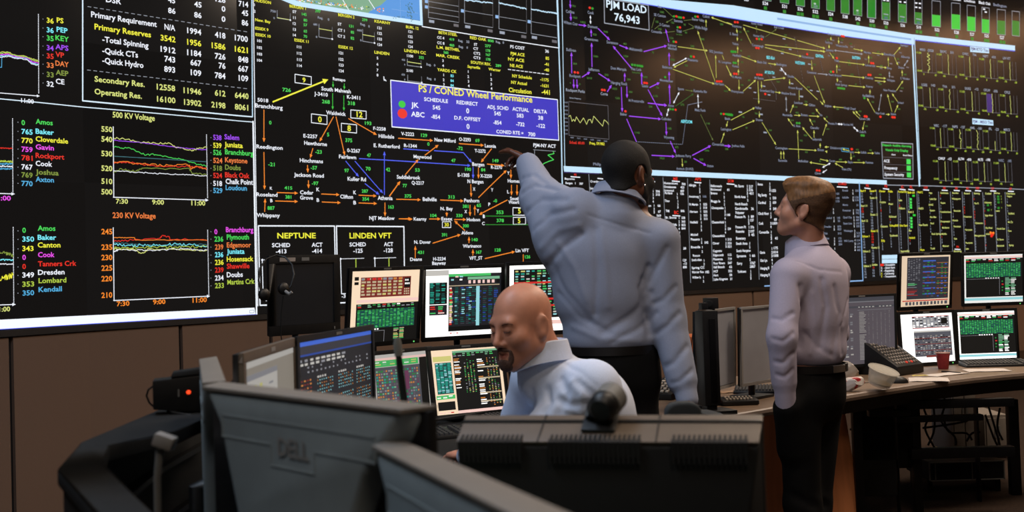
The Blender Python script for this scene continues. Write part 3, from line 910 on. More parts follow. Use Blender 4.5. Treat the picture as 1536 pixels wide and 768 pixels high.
c.rows('''48 119 130 22 s Keystone;25 190 98 22 s S. Bend;48 277 102 22 s Yukon;50 380 125 22 s Hatfield;50 476 105 22 s Ronco;48 572 130 22 s Ft Martin;40 700 148 22 s Pruntytown;222 290 325 22 s Conemaugh;218 96 315 20 s Keith Road;235 205 330 20 s Homer City;420 130 508 20 s Bull Creek
665 394 770 22 s Hunterstown;352 402 425 26 c BED-BLA;605 448 690 26 c WESTERN;785 387 858 26 c CENTRAL;335 533 420 26 c AP SOUTH;270 440 355 22 s Black Oak;440 460 530 22 s Bedington;538 566 595 22 s Doubs;245 580 325 22 s Mt Storm;293 692 420 22 s Greenland Gap
485 716 610 22 s Meadow Brook;548 667 668 20 s Front Royal;710 530 795 22 s Conastone;108 170 130 14 d 120;170 165 200 14 d 430;505 198 535 14 d 220;510 288 540 14 d 211;480 330 510 14 d 150;180 388 210 14 d 380;120 240 136 14 d 65;118 338 134 14 d 88;120 438 150 14 d 412;120 530 150 14 d 510;120 640 150 14 d 640;180 598 212 14 d 480;440 612 470 14 d 1201;765 460 790 14 d 520;710 660 735 14 d 310;838 680 862 14 d 488''')
c.arrows(.9, 'n', '0 80 45 97 -;86 135 92 180;93 210 92 248;96 352 95 290;101 460 99 400;103 545 102 493;107 590 108 682;145 690 257 590;0 470 42 560;0 650 35 690;215 268 145 122;147 103 605 235 -;625 240 872 312;338 278 872 341;338 302 662 383;128 380 265 430;368 443 440 455;330 595 520 572;275 600 282 768 -;306 605 308 665;428 697 480 705;555 585 557 635;600 570 805 766 -;640 685 642 768 -;750 420 755 508;775 555 855 768 -', 3.2)
c.arrows(.7, 'e', '265 170 260 105;340 210 440 140', 2.4)
c.arrows(1.0, 'w', '475 480 530 550 *', 3); c.arrows(1.0, 'A', '525 768 523 735;805 535 890 541 -', 3)
for a, b2 in (((600, 212), (680, 625)), ((795, 272), (855, 530)), ((375, 440), (395, 480)), ((335, 500), (435, 670)), ((435, 670), (438, 768))): c.dash(a, b2, .8, 'a', 14)
c.dots(1.8, 'r 72 78;r 95 80;G 42 338;G 60 340;G 76 342;G 60 438;G 78 440;r 65 535;r 85 537;r 260 307;r 280 309;r 265 226;G 287 228;r 308 230;r 711 362;r 268 543;r 288 544;r 307 546;r 340 715')
rnd = random.Random(5)
for x, y in ((508, 225), (562, 318), (492, 354), (205, 660), (250, 700), (330, 645), (418, 566), (375, 722), (480, 505), (732, 450), (578, 622), (662, 738), (748, 682), (808, 690)): c.fill([(x - 12, y - 6), (x + 12, y - 2), (x + 12, y + 8), (x - 12, y + 4)], 'S')
c.reg(1230, 20, 5.907)
c.rows('''65 190 178 20 s Susquehanna;45 264 110 20 s Sunbury;138 293 245 20 s Wescosville;50 332 118 20 s Juniata;388 353 450 20 s Martins;565 370 660 22 s Branchburg;712 290 780 20 s Ramapo;715 392 795 20 s Alburtis;692 487 745 20 s Deans;125 430 165 20 s TMI;400 467 490 20 s Limerick
592 494 635 20 s Elroy;75 552 190 20 s Peach Bottom;400 578 470 20 s Keeney;592 600 662 20 s Whitpain;712 584 795 20 s E. Windsor;560 688 672 20 s New Freedom;138 638 240 20 s Rock Springs;408 655 468 20 s Kearny;405 738 478 20 s Smithburg;285 402 355 24 c EASTERN
55 240 80 14 d 80;178 240 204 14 d 320;258 275 282 14 d 418;104 370 130 14 d 250;245 460 270 14 d 510;240 425 268 14 d 512;500 345 528 14 d 620;530 470 556 14 d 420;520 548 545 14 d 660;520 632 545 14 d 225;435 398 460 14 d 230;740 548 765 14 d 380;680 410 700 14 d 220;712 668 738 14 d 410;160 478 180 14 d 70;270 548 296 14 d 333;305 635 326 14 d 95''')
c.arrows(.9, 'n', '95 240 94 205;162 215 163 272;78 310 78 275;0 300 45 312;0 330 45 341;295 315 380 332;462 350 565 364;655 365 712 298;658 390 690 462;85 350 125 405;170 428 395 456;430 440 428 370;498 470 590 483;605 470 602 388;147 528 147 450;190 548 395 572;485 568 582 577;485 597 582 606;727 555 725 500;675 685 735 597;152 572 152 612;252 640 400 655;441 715 440 672', 3.2)
c.arrows(1.0, 'A', '122 328 378 362 *;740 470 780 412 *;0 535 68 545;612 512 614 575 *', 3)
c.dash((300, 285), (362, 660), .8, 'a', 18)
c.dots(1.8, 'r 192 202;r 208 204;r 147 397;r 452 441;r 470 443;G 95 518;r 115 518;r 428 545;r 445 546;G 160 662;G 178 664;G 195 666;G 212 668')
for x, y in ((115, 238), (190, 258), (80, 375), (235, 340), (280, 296), (514, 370), (540, 485), (520, 612), (405, 406), (712, 348), (695, 435), (775, 478), (628, 445), (640, 562), (718, 688), (170, 500), (180, 604)): c.fill([(x - 12, y - 7), (x + 12, y - 3), (x + 12, y + 9), (x - 12, y + 5)], 'a')
c.reg(1090, 140, 5.49)
c.rows('''232 127 285 20 s Valley;240 226 295 20 s Dooms;400 458 500 20 s Cunningham;748 474 800 20 s Elmont;425 562 497 20 s Farmville;40 440 145 20 s Joshua Falls;460 186 540 20 s Morrisville;555 84 625 20 s Loudoun;675 104 728 20 s Clifton;612 186 668 20 s Bristers;548 276 605 20 s N. Anna
688 291 760 20 s Chancellor;705 386 780 20 s Ladysmith;588 566 670 20 s Midlothian;725 667 778 20 s Clover;120 200 150 14 d 122;150 290 175 14 d 20;345 310 370 14 d 354;230 172 255 14 d 760;565 165 592 14 d 450;700 172 722 14 d 420;556 118 580 14 d 318;640 75 664 14 d 230;635 352 662 14 d 520;600 395 625 14 d 322;640 490 670 14 d 503;755 565 780 14 d 92;525 228 550 14 d 214;702 236 728 14 d 615''')
c.arrows(.9, 'n', '262 0 263 88;35 220 230 118;48 300 230 223;267 150 268 203;290 240 405 425;510 457 740 470;446 540 445 475;470 540 467 475;522 160 550 90;632 92 668 96;765 172 730 125;555 180 608 183;677 185 762 191;545 268 500 205;708 262 678 205;718 365 717 302;700 375 620 278;592 540 582 300;823 592 680 568;769 450 768 408;820 480 808 476', 3.2)
c.arrows(1.0, 'A', '488 30 491 155 *', 3); c.arrows(1.1, 'w', '823 630 785 655', 3); c.arrows(1.5, 'p', '-20 431 32 435', 4)
c.dash((218, 42), (405, 66), .8, 'a', 12)
c.dots(1.8, 'G 577 245;G 597 246;r 742 634;r 762 636;r 316 6;G 10 176;G 26 178;G 42 180')
for x, y in ((112, 154), (282, 172), (316, 322), (615, 25)): c.fill([(x - 14, y - 7), (x + 14, y - 4), (x + 14, y + 8), (x - 14, y + 5)], 'S')
c.reg(1230, 140, 5.879)
c.rows('''375 29 442 20 s Red Lion;488 182 570 20 s Hope Creek;622 190 668 20 s Salem;682 90 735 20 s Orchard;40 118 100 20 s Brighton;207 138 312 20 s Waugh Chapel;345 232 440 20 s Calvert Cliffs;345 348 405 20 s Chalk Pt;205 282 290 20 s Burches Hill;72 273 150 20 s Possum Pt;-5 200 20 20 s Ox
87 489 190 20 s Chickahominy;258 526 297 20 s Surry;358 530 410 20 s Suffolk;478 535 525 20 s Yadkin;245 615 288 20 s Septa;80 604 132 20 s Carson;402 618 468 20 s Fentress;190 678 275 20 s Wake (CPL);450 82 478 14 d 420;142 145 165 14 d 220;340 165 365 14 d 330;395 295 420 14 d 520;625 80 650 14 d 300;48 215 70 14 d 92;55 320 80 14 d 613;165 590 192 14 d 480;325 595 355 14 d 430;315 503 342 14 d 422;432 508 455 14 d 400;285 562 305 14 d 250;685 145 708 14 d 440''')
c.arrows(.9, 'n', '483 168 412 40;580 185 615 187;633 162 592 5;658 168 687 100;680 70 632 0;205 127 110 118;345 222 285 158;352 200 310 155;390 250 372 328;68 255 28 213;22 370 58 265;5 0 40 90;0 70 30 103;75 473 38 474;255 508 195 490;303 520 354 523;418 527 475 529;271 530 273 592;0 580 75 598;137 603 240 607;292 609 397 612;200 655 128 615', 3.2)
c.arrows(1.0, 'A', '540 0 515 158 *', 3); c.arrows(1.1, 'w', '152 270 200 274 *;290 295 338 338 *;18 655 92 615 *', 3)
c.frame([(190, 481), (252, 487), (252, 517), (190, 511)], .7, 'C')
c.dots(1.9, 'G 390 42;r 531 207;r 637 211;r 655 212;r 393 203;r 408 205;G 365 371;G 383 372;r 278 492')
c.fill([(540, 432), (815, 446), (818, 756), (556, 748)], 'k', .004)
c.frame([(540, 432), (815, 446), (818, 756), (556, 748)], 1.4, 'A', .005)
for (a, y) in ((552, 562), (554, 625), (556, 690)): c.line([(a, y), (808, y + 11)], .6, 'a', .005)
for y in (580, 638, 696): c.fill([(760 + (y - 580) * .03, y), (796 + (y - 580) * .03, y + 2), (797 + (y - 580) * .03, y + 46), (761 + (y - 580) * .03, y + 44)], 'g', .005)
_t, c.text = c.text, (lambda *a: Canvas.text(c, *a, off=.006))
c.rows('''545 464 800 20 g Dispatch Audible Alarming;573 507 775 20 g Visuals Only Display;622 546 667 14 w Alarm;730 552 812 14 w Event Status;560 608 610 26 w ACE;565 668 680 26 w Frequency;567 726 738 26 w System Security''')
c.text = _t
c.reg(0, 0, 1)
# bright window bars above and below the map
c.fill([(868, -14), (985, -2), (1100, 8), (1165, 19), (1278, 37), (1371, 52), (1371, 66.8), (1278, 55.5), (1165, 38), (1100, 27.5), (960, 5), (868, -9)], 'l', .002)
c.line([(960, 5), (1100, 28), (1165, 38.6), (1278, 56), (1371, 67.5)], 1.2, 'b', mb=c.F)
c.line([(1166, 28), (1278, 46), (1366, 59)], 3.0, 'q', .0028, c.F)
c.fill([(845, 249), (1000, 256), (1165, 263.5), (1330, 270.5), (1330, 277), (1165, 270.5), (1000, 264), (846, 257.5)], 'l', .002)
c.line([(1368, 60), (1379, 279)], 3.2, 'l', .003, c.F)
c.line([(842.5, -10), (847, 250)], 1.2, 'l', .003, c.F)
c.done('transmission map of violet and yellow arrows between stations')

# ---- bus voltage bars at the top right
c = Canvas('bus_voltage_window').reg(1100, 0, 6.982)
for x0, x1, yb in ((315, 395, 4), (488, 580, 30), (655, 745, 60), (815, 902, 85), (975, 1060, 110), (1125, 1212, 140), (1255, 1345, 160), (1405, 1492, 185)):
    c.fill([(x0, -90), (x1, -90), (x1, yb + 10), (x0, yb - 3)], 'i'); c.frame([(x0, -90), (x1, -90), (x1, yb + 10), (x0, yb - 3)], .7, 'A')
c.rows('''112 8 165 34 w 507;305 48 362 34 w 524;508 80 560 34 w 531;672 108 727 34 w 536;830 135 887 34 w 532;992 160 1045 34 w 524;1143 188 1196 34 w 538;1278 210 1330 34 w 542;822 42 884 16 w 100;838 78 880 28 s 439;1268 114 1328 16 w 100;1284 148 1316 26 s 51''')
for x, y in ((318, 65), (518, 102), (663, 125), (702, 130), (825, 150), (862, 155), (1003, 180), (1288, 228)): c.fill([(x, y), (x + 33, y + 5), (x + 34, y + 40), (x + 1, y + 35)], 'i')
c.reg(1300, 0, 6.678)
for (x0, x1, tf, yf, yb, col) in ((5, 88, -80, 8, 175, 'i'), (150, 232, -80, 18, 194, 'i'), (315, 397, -80, 36, 218, 'i'), (478, 553, -80, 120, 240, 'i'), (652, 738, 6, 146, 262, 'u'), (848, 935, 28, 141, 290, 'u'), (1005, 1088, 52, 164, 308, 'u'), (1152, 1227, 73, 190, 327, 'u'), (1305, 1388, 93, 203, 343, 'i'), (1455, 1530, 110, 205, 355, 'i')):
    c.fill([(x0, yf), (x1, yf + 9), (x1, yb + 9), (x0, yb)], col); c.frame([(x0, tf), (x1, tf + 9), (x1, yb + 9), (x0, yb)], .9, 'A')
for (x, y) in ((168, 140), (332, 165), (495, 188)):
    c.line([(x, y), (x + 45, y + 8)], 1.6, 'S', .004); c.fill([(x + 6, y + 25), (x + 40, y + 28), (x + 40, y + 52), (x + 6, y + 49)], 'h', .0035)
for (x, y) in ((485, 30), (522, 34), (485, 72), (522, 78), (1165, 92), (1182, 120), (165, 2), (200, 6), (325, 18), (372, 22)): c.line([(x, y), (x + 18, y + 2)], 2.0, 'w', .004)
c.rows('''28 222 75 30 w 530;168 242 215 30 w 533;338 266 382 30 w 536;498 286 543 30 w 519;680 310 727 30 w 522;875 336 922 30 w 528;1033 356 1077 30 w 527;1178 371 1222 30 w 525;1332 389 1377 30 w 527;812 -8 940 26 w Brambleton;975 15 1085 28 w Loudoun;1122 36 1240 28 w Black Oak;1268 58 1400 28 s Bedington''')
for x, y in ((25, 237), (57, 240), (180, 255), (490, 300), (525, 304), (690, 330), (887, 350), (1042, 372), (1173, 387), (1201, 391), (1328, 402), (1360, 407)): c.fill([(x, y), (x + 28, y + 3), (x + 29, y + 35), (x + 1, y + 31)], 'i')
c.done('row of green bar gauges with voltage numbers')

# ---- tie flow charts at the right
c = Canvas('tie_flow_window').reg(1370, 50, 5.907)
c.fill([(0, 10), (900, 109), (900, 153), (10, 55)], 'l', .002); c.line([(10, 60), (900, 158)], 1.1, 'b', mb=c.F); c.line([(10, 55), (60, 1290)], 1.6, 'l', mb=c.F)
rnd = random.Random(9)


def tie(x0, y0, x1, y1, yb, amp, full=True):
    sl = (y1 - y0) / max(1, x1 - x0)
    d = (yb - y0) * .045
    c.line([(x0, y0), (x0 + d, yb), (x1 + d, yb + (x1 - x0) * sl * .8), (x1, y1)], .7, 'a')
    xm = x0 + (x1 - x0) * .72
    c.line([(xm, y0 + (xm - x0) * sl), (xm + d, yb + (xm - x0) * sl * .8)], .6, 'a')
    xs = x0 + (x1 - x0) * rnd.uniform(.42, .58)
    pts = [(xs + rnd.uniform(-amp, amp) + d * k / 16, y0 + (yb - y0) * k / 16 + 8) for k in range(17)]
    c.line(pts if full else pts[8:], .8, 'z', .004)
    for q, yy in ((0, y0), (1, yb - 18)):
        c.text(x0 - 44 + q * 8, yy + 12, x0 - 2 + q * 8, 17, 'V', '11:30' if q == 0 else '10:40')
    c.text(x0 + d - 2, yb + 26, x0 + d + 30, 17, 'V', rnd.choice(('-42', '-24', '-70', '-60', '0')))
    c.text(x1 + d - 26, yb + 34, x1 + d + 14, 17, 'V', rnd.choice(('-28', '45', '140', '30', '60')))


for a in ((70, 165, 195, 178, 343, 14), (250, 180, 375, 198, 358, 2), (445, 200, 565, 215, 380, 2), (628, 222, 740, 235, 394, 3), (795, 245, 905, 256, 408, 2),
          (80, 475, 207, 485, 652, 2), (265, 490, 388, 503, 668, 4), (455, 510, 578, 520, 684, 3), (645, 528, 755, 540, 698, 4), (812, 545, 915, 554, 710, 3)): tie(*a)
c.fill([(648, 535), (694, 539), (700, 700), (654, 697)], 'x', .002)
c.fill([(500, 114), (668, 132), (670, 178), (502, 165)], 'l', .004)
c.rows('''57 153 105 22 S MISO;120 160 178 22 S -2058;237 170 295 22 S EKPC;322 179 358 22 S 331;433 190 488 22 S OVEC;523 199 558 22 S 706;615 211 663 22 S NEPT;690 219 728 22 S -601;792 229 860 22 S LIN VFT;72 465 122 22 S LGEE;158 470 192 22 S 143
257 480 298 22 S TVA;335 487 372 22 S 371;455 498 508 22 S DUKE;540 504 575 22 S -12;622 512 680 22 S CPLW;706 521 745 22 S -205;805 532 855 22 S CPLE''')
Canvas.text(c, 508, 148, 662, 26, 'x', 'PJM RTO Ties', off=.006)
c.reg(1370, 160, 5.907)
for a in ((190, 185, 300, 192, 358, 2), (353, 195, 460, 203, 366, 8), (508, 200, 613, 210, 375, 7), (662, 212, 762, 222, 382, 1, False), (815, 222, 915, 231, 388, 3), (218, 478, 338, 484, 653, 2), (397, 480, 515, 486, 657, 3), (572, 487, 685, 492, 661, 2), (755, 495, 868, 500, 665, 2)): tie(*a)
c.fill([(520, 103), (705, 121), (707, 168), (522, 155)], 'l', .004)
Canvas.text(c, 526, 142, 700, 24, 'x', 'PJM - MISO Ties', off=.006)
c.rows('''180 177 225 22 S WEC;255 181 297 22 S -117;345 187 392 22 S NIPS;415 191 457 22 S -137;500 197 545 22 S AMIL;563 202 605 22 S -181;668 207 695 22 S IPL;722 211 755 22 S -23;800 214 855 22 S MECS
220 469 280 22 w CWLP;303 473 338 22 w -12;395 473 450 22 w ALTW;472 479 512 22 w -430;570 479 617 22 w ALTE;640 481 680 22 w -180;752 487 802 22 s WEC;833 491 868 22 s -305''')
c.reg(0, 0, 1)
c.line([(1330, 277.5), (1400, 279), (1520, 283.5), (1600, 287)], 1.3, 'A', mb=c.F)
c.done('grid of narrow grey tie flow charts')

# ---- unit table, lower middle
c = Canvas('unit_table_window').reg(960, 260, 4.267)
H = 15
c.rows('''62 50 90 20 r LP;212 44 240 20 r ME;350 46 390 20 r APS;562 58 598 20 r DOM;218 260 245 20 r BC
152 69 240 15 w Hunterstown;266 76 290 15 w 700;152 93 230 15 w Ontelaunee;258 97 282 15 w 453;155 116 215 15 w Ironwood;258 120 282 15 w 697;157 133 205 15 w Portland;258 138 280 15 w 136;157 183 188 15 w Titus;163 248 187 15 w TMI;260 248 284 15 w 846
163 290 232 15 w Br. Shores;265 292 288 15 w 338;265 316 288 15 w 363;163 337 235 15 w Calv. Cliffs;265 338 290 15 w 833;265 360 290 15 w 844;172 386 208 15 w Wagner;276 488 294 15 w 38;274 564 296 15 w 129;276 585 298 15 w -13;274 608 298 15 w 808
312 83 358 15 w Albright;312 155 375 15 w Armstrong;402 155 424 15 s 166;315 206 370 15 w Ft Martin;404 206 428 15 w 555;404 227 428 15 w 318;318 252 368 15 w Harrison;406 252 430 15 w 555;406 276 430 15 w 555;408 298 430 15 w 313;320 320 368 15 w Hatfield;324 400 370 15 w Mitchell
324 430 382 15 w Pleasants;412 450 436 15 w 542;326 480 385 15 w Rivesville;328 534 392 15 w Ronco;330 562 394 15 w Smith-Allen;330 612 412 15 w Spring CC;331 640 406 15 w Warrior Run;418 639 442 15 w 182;334 674 390 15 w Willow Is.
452 87 524 15 w Bellemeade;452 110 518 15 w Birchwood;555 113 572 15 w 81;452 134 494 15 w Bremo;454 185 512 15 w Buggs Is;456 228 534 15 w Chesapeake;458 320 536 15 w Chesterfield;462 408 540 15 w Chesterfield;464 455 506 15 w Clover;466 504 524 15 w Cogentrix
468 531 534 15 w Edgecomb;562 529 584 15 w 115;468 557 528 15 w Fluvanna;562 555 586 15 w 719;470 583 542 15 w Four Rivers;562 581 588 15 w 547;470 608 540 15 w Hall Branch;570 606 588 15 w 62;470 635 498 15 w HCF;564 633 588 15 w 355;470 660 500 15 w Hurt;570 658 590 15 w 58;472 686 560 15 w Lake Kingman;572 683 592 15 w 31''')
for x, y0, y1, dx in ((205, 46, 50, 48), (348, 55, 58, 42), (555, 64, 68, 47), (60, 47, 51, 35), (208, 267, 270, 48)): c.line([(x, y0 + 3), (x + dx, y1 + 3)], 1.5, 'w')


def digits(x, ys, x2=None):
    for n, y in enumerate(ys): c.text(x, y, x + 7, 15, 'w', str(n % 4 + 1))


digits(78, (80, 100)); digits(80, (122, 143, 165, 188)); digits(86, (214, 236, 256)); digits(234, (140, 162)); digits(238, (185, 205, 225)); digits(246, (292, 316, 338, 362)); digits(250, (386, 408)); digits(252, (468, 490, 512, 532)); digits(256, (585, 610, 632)); digits(258, (675, 700, 722))
digits(378, (84, 107, 127)); digits(380, (155, 178)); digits(382, (206, 228)); digits(384, (252, 276, 298)); digits(388, (322, 346, 370)); digits(390, (430, 450)); digits(394, (480, 508)); digits(406, (565, 588)); digits(402, (672, 698))
digits(534, (136, 160)); digits(536, (185, 206)); digits(540, (228, 250, 272, 296)); digits(542, (320, 342, 364, 386)); digits(546, (430, 455, 476))
for x0, y0, x1, y1 in ((146, 28, 163, 400), (303, 34, 323, 700), (445, 42, 465, 690)): c.line([(x0, y0), (x1, y1)], .8, 'A')
c.text(555, 273, 576, 15, 'w', '148'); c.text(560, 362, 580, 15, 'w', '324'); c.text(560, 430, 584, 15, 'w', '313'); c.text(560, 455, 584, 15, 'w', '333'); c.text(560, 476, 584, 15, 'w', '321')
c.text(100, 122, 126, 15, 'w', '306'); c.text(100, 143, 126, 15, 'w', '318'); c.text(112, 214, 130, 15, 'w', '66'); c.text(114, 252, 132, 15, 'w', '67'); c.text(106, 278, 134, 15, 'w', '569'); c.text(106, 300, 134, 15, 'w', '605'); c.text(2, 213, 70, 15, 'w', 'Dickerson')
c.reg(960, 250, 3.841)
c.rows('''545 118 597 15 w Mt. Storm;627 122 650 15 w 517;627 141 650 15 w 536;629 161 652 15 w 451;545 180 607 15 w North Anna;547 222 618 15 w North Branch;547 248 620 15 w Gordonsvlle;640 250 654 15 w 36;550 272 600 15 w Polyester;547 296 607 15 w Possum Pt;638 295 655 15 w 89;635 316 655 15 w 137
550 355 610 15 w Possum Pt;636 356 656 15 w 376;552 380 600 15 w Roanoke;636 380 658 15 w 197;640 400 658 15 w 45;553 420 608 15 w Rosemary;553 450 618 15 w South Anna;555 492 636 15 w South Hampton;557 522 610 15 w Spruance;645 520 662 15 w 66;558 565 588 15 w Surry;640 563 664 15 w 767;640 583 664 15 w 807;560 612 610 15 w Yorktown
676 108 706 15 w Amos;680 170 730 15 w Big Sandy;680 214 724 15 w Cardinal;680 277 742 15 w Clinch River;684 334 710 15 w Cook;686 385 742 15 w Conesville;690 502 720 15 w Gavin;692 548 732 15 w Glen Lyn;693 593 745 15 w Hanging R;693 632 748 15 w Hanging R
756 145 782 15 w 1255;764 188 784 15 w 550;764 214 784 15 w 609;766 250 786 15 w 545;772 312 788 15 w 89;762 334 790 15 w 1009;776 420 792 15 w 41;770 476 794 15 w 175;766 500 794 15 w 1014;768 520 796 15 w 1008;758 586 790 15 w 1-2 8''')
digits(614, (120, 140, 160)); digits(616, (178, 200)); digits(622, (296, 316, 334)); digits(624, (356, 380, 400)); digits(628, (450, 470)); digits(630, (520, 542)); digits(632, (563, 583)); digits(634, (610, 630, 650))
digits(744, (106, 125, 143, 165)); digits(746, (190, 214, 232, 250)); digits(750, (277, 296, 334, 354)); digits(752, (385, 405, 422, 445)); digits(756, (480, 502, 522, 545)); digits(758, (565, 586, 610, 632))
c.line([(668, 85), (686, 650)], .8, 'A')
c.reg(1230, 270, 4.8)
c.rows('''130 36 190 20 r COMED;160 82 200 15 s Kincaid;160 132 205 15 s LaSalle;163 186 200 15 s Morris;163 226 220 15 s Powerton;165 276 228 15 s Quad City;167 320 230 15 s State Line;170 373 235 15 s Waukegan;172 446 240 15 s Will County;28 343 80 15 s Dresden;30 392 55 15 s Fisk;30 428 65 15 s Joliet;30 502 82 15 s Kincaid;40 280 84 15 s Crawford''')
c.line([(122, 49), (195, 53)], 1.6, 'w')
for y, t in ((84, '550'), (132, '1150'), (152, '1134'), (188, '31'), (226, '770'), (246, '742'), (276, '904'), (296, '887'), (320, '197'), (340, '300'), (390, '313'), (412, '307'), (442, '114'), (466, '119'), (490, '241'), (512, '440')): c.text(250 + y * .03 - (6 if len(t) > 3 else 0), y, 274 + y * .03, 15, 's', t)
for y, t in ((106, '1181'), (138, '1184'), (160, '1155'), (280, '145'), (302, '52'), (343, '870'), (362, '823'), (392, '312'), (428, '173'), (448, '401'), (470, '284')): c.text(104 + y * .06, y, 130 + y * .06, 15, 's', t)
digits(232, (84, 104)); digits(234, (132, 152)); digits(236, (226, 246)); digits(240, (276, 296)); digits(242, (320, 340)); digits(246, (373, 392, 412)); digits(248, (442, 466, 490, 512)); digits(92, (220, 242)); digits(96, (280, 302)); digits(98, (343, 362)); digits(100, (428, 448, 470)); digits(102, (502, 528, 555, 578))
c.line([(282, 20), (308, 724), (-30, 742), (-400, 764)], 1.8, 'q', mb=c.F)
c.line([(14, 60), (30, 600)], .8, 'A')
c.reg(800, 190, 7.68)
c.rows('''452 566 512 26 r PS;360 610 475 24 w Bayonne;360 660 458 24 w Bergen;475 664 488 24 w 1;524 668 576 24 w 387;360 728 458 24 w Bergen;475 740 488 24 w 2;524 746 578 24 w 299;655 642 755 24 w Cromby;652 722 730 24 w Eddystone''')
c.line([(430, 576), (536, 584)], 1.5, 'w'); c.line([(740, 596), (800, 602)], 1.5, 'w'); c.line([(637, 548), (650, 770)], .9, 'A')
c.fill([(352, 524), (760, 540), (760, 546), (352, 530)], 'x')
c.done('station and unit table in white lettering')

# ---- outage table, lower right
c = Canvas('outage_table_window').reg(1230, 270, 4.8)


def column(x, sl, items, dh=20.0, last=560, red=()):
    """yellow station names with their unit numbers under them"""
    for k, (y, nm) in enumerate(items):
        xx = x + (y - 82) * sl
        c.text(xx, y + 5, xx + len(nm) * 6.3, 15, 'z' if k % 3 else 'y', nm)
        y2 = items[k + 1][0] if k + 1 < len(items) else last
        n = 1
        while y + dh * n < y2 - 12:
            yy = y + dh * n
            xx = x + 3 + (yy - 82) * sl
            s_ = str(n) if x > 420 else str(10 + n)
            c.text(xx, yy + 5, xx + 6.5 * len(s_), 14, 'r' if (k, n) in red else 'S', s_)
            n += 1


for (x, y, t) in ((326, 50, 'PS'), (460, 54, 'PE'), (578, 58, 'JC'), (642, 60, 'PL')): c.text(x, y, x + 28, 20, 'r', t); c.line([(x - 6, y + 8), (x + 36, y + 13)], 1.5, 'w')
column(290, .045, ((80, 'Burl 9'), (188, 'Burl 11'), (296, 'Burl 12'), (408, 'Edison 1'), (516, 'Edison 2'), (622, 'Edison 3')), last=725, red=((1, 1), (1, 2)))
column(358, .03, ((80, 'Essex 9'), (130, 'Essex 10'), (251, 'Essex 11'), (369, 'Essex 12'), (489, 'Kearny 12'), (612, 'Linden')), last=712, red=((3, 1), (3, 2), (3, 3), (3, 4), (5, 1)))
column(425, .045, ((82, 'Chester'), (161, 'Croydon'), (336, 'Delaware'), (439, 'Eddy')), last=525, red=((1, 3),))
column(490, .04, ((84, 'Falls'), (174, 'Moser'), (266, 'Richmond'), (330, 'Schuylkill'), (402, 'Southwark')), last=500, red=((2, 1),))
column(562, .04, ((86, 'Forked Riv'), (147, 'Lake'), (206, 'Gilbert'), (330, 'Glen Gard'), (515, 'Sayreville')), last=530, red=((1, 2),))
column(630, .03, ((92, 'Bath 6.0'), (232, 'Bath 2'), (366, 'Mon'), (418, 'Hunlock')), last=480, red=((3, 1),))
column(700, .045, ((90, 'Wolf C'), (207, 'Wolf D'), (326, 'New Church'), (505, 'Wayne')), last=515)
for y in (138, 160, 180, 198, 275, 296, 318, 338): c.fill([(645 + (y - 138) * .03, y - 8), (660 + (y - 138) * .03, y - 7), (660 + (y - 138) * .03, y + 9), (645 + (y - 138) * .03, y + 8)], 'g')
c.fill([(664, 106), (682, 107), (682, 121), (664, 120)], 'u'); c.fill([(668, 246), (688, 247), (688, 261), (668, 260)], 'u')
for x0, y0, x1, y1 in ((405, 72, 432, 688), (557, 78, 570, 520), (622, 82, 636, 520), (696, 85, 712, 515)): c.line([(x0, y0), (x1, y1)], .8, 'A')
c.fill([(445, 541), (564, 538), (564, 567), (445, 569)], 'l'); c.fill([(445, 572), (564, 570), (564, 598), (445, 600)], 'l')
for k, (t, col) in enumerate((('Unavailable', 'r'), ('Quick Start', 'k'), ('Regulating', 'k'), ('Condensing', 'y'), ('Transmission', 'y'))):
    y = 612 + k * 21
    if col == 'r': c.fill([(434, y - 9), (458, y - 10), (458, y + 7), (434, y + 8)], 'r')
    else: c.text(438, y + 6, 448, 13, 'w' if col == 'k' else 'y', 'QRCT'[k - 1])
    c.text(458, y + 6, 464, 13, 'w', '-'); c.text(468, y + 6, 468 + len(t) * 6.4, 14, 'w', t)
c.reg(1380, 270, 6.4)
for (x, y, t) in ((36, 82, 'UGI'), (215, 86, 'AE'), (330, 88, 'AE'), (440, 90, 'BC'), (535, 90, 'PEP'), (680, 92, 'DP'), (850, 96, 'AP')): c.text(x, y, x + 34, 22, 'r', t); c.line([(x - 6, y + 12), (x + 48, y + 15)], 1.5, 'w')


def col2(x, items, last, dh=27, red=()):
    for k, (y, nm) in enumerate(items):
        xx = x + (y - 130) * .035
        c.text(xx, y + 6, xx + len(nm) * 10.5, 17, 'z', nm)
        y2 = items[k + 1][0] if k + 1 < len(items) else last
        n = 1
        while y + dh * n < y2 - 18:
            yy = y + dh * n
            c.text(x + 4 + (yy - 130) * .035, yy + 6, x + 12 + (yy - 130) * .035, 16, 'r' if (k, n) in red else 'S', str(n))
            n += 1


col2(80, ((124, 'Ingo'), (184, 'LakeCity'), (240, 'EHAZ'), (294, 'Easton'), (358, 'Hrs Mtn'), (418, 'Ricel'), (520, 'Rock Springs'), (660, 'Todd')), 690)
col2(186, ((126, 'Bethlehem'), (222, 'Pedric'), (308, 'Cumberland'), (400, 'Deepwater'), (460, 'Mickleton'), (520, 'Middle'), (636, 'Missouri')), 690, red=((0, 1), (3, 1), (5, 1)))
col2(302, ((126, 'Brandon'), (182, 'Westport'), (298, 'Riverside'), (390, 'Notch'), (448, 'Perryman'), (566, 'Vale')), 640)
col2(412, ((130, 'Buzzard'), (354, 'Potomac'), (480, 'Perryman'), (606, 'Perryman'), (662, 'Late')), 690, red=((0, 5), (0, 6), (0, 7)))
col2(508, ((130, 'Benning'), (226, 'Pax R.'), (416, 'Dickerson'), (536, 'Morgantown')), 690, red=((0, 2), (1, 3), (1, 4), (1, 5)))
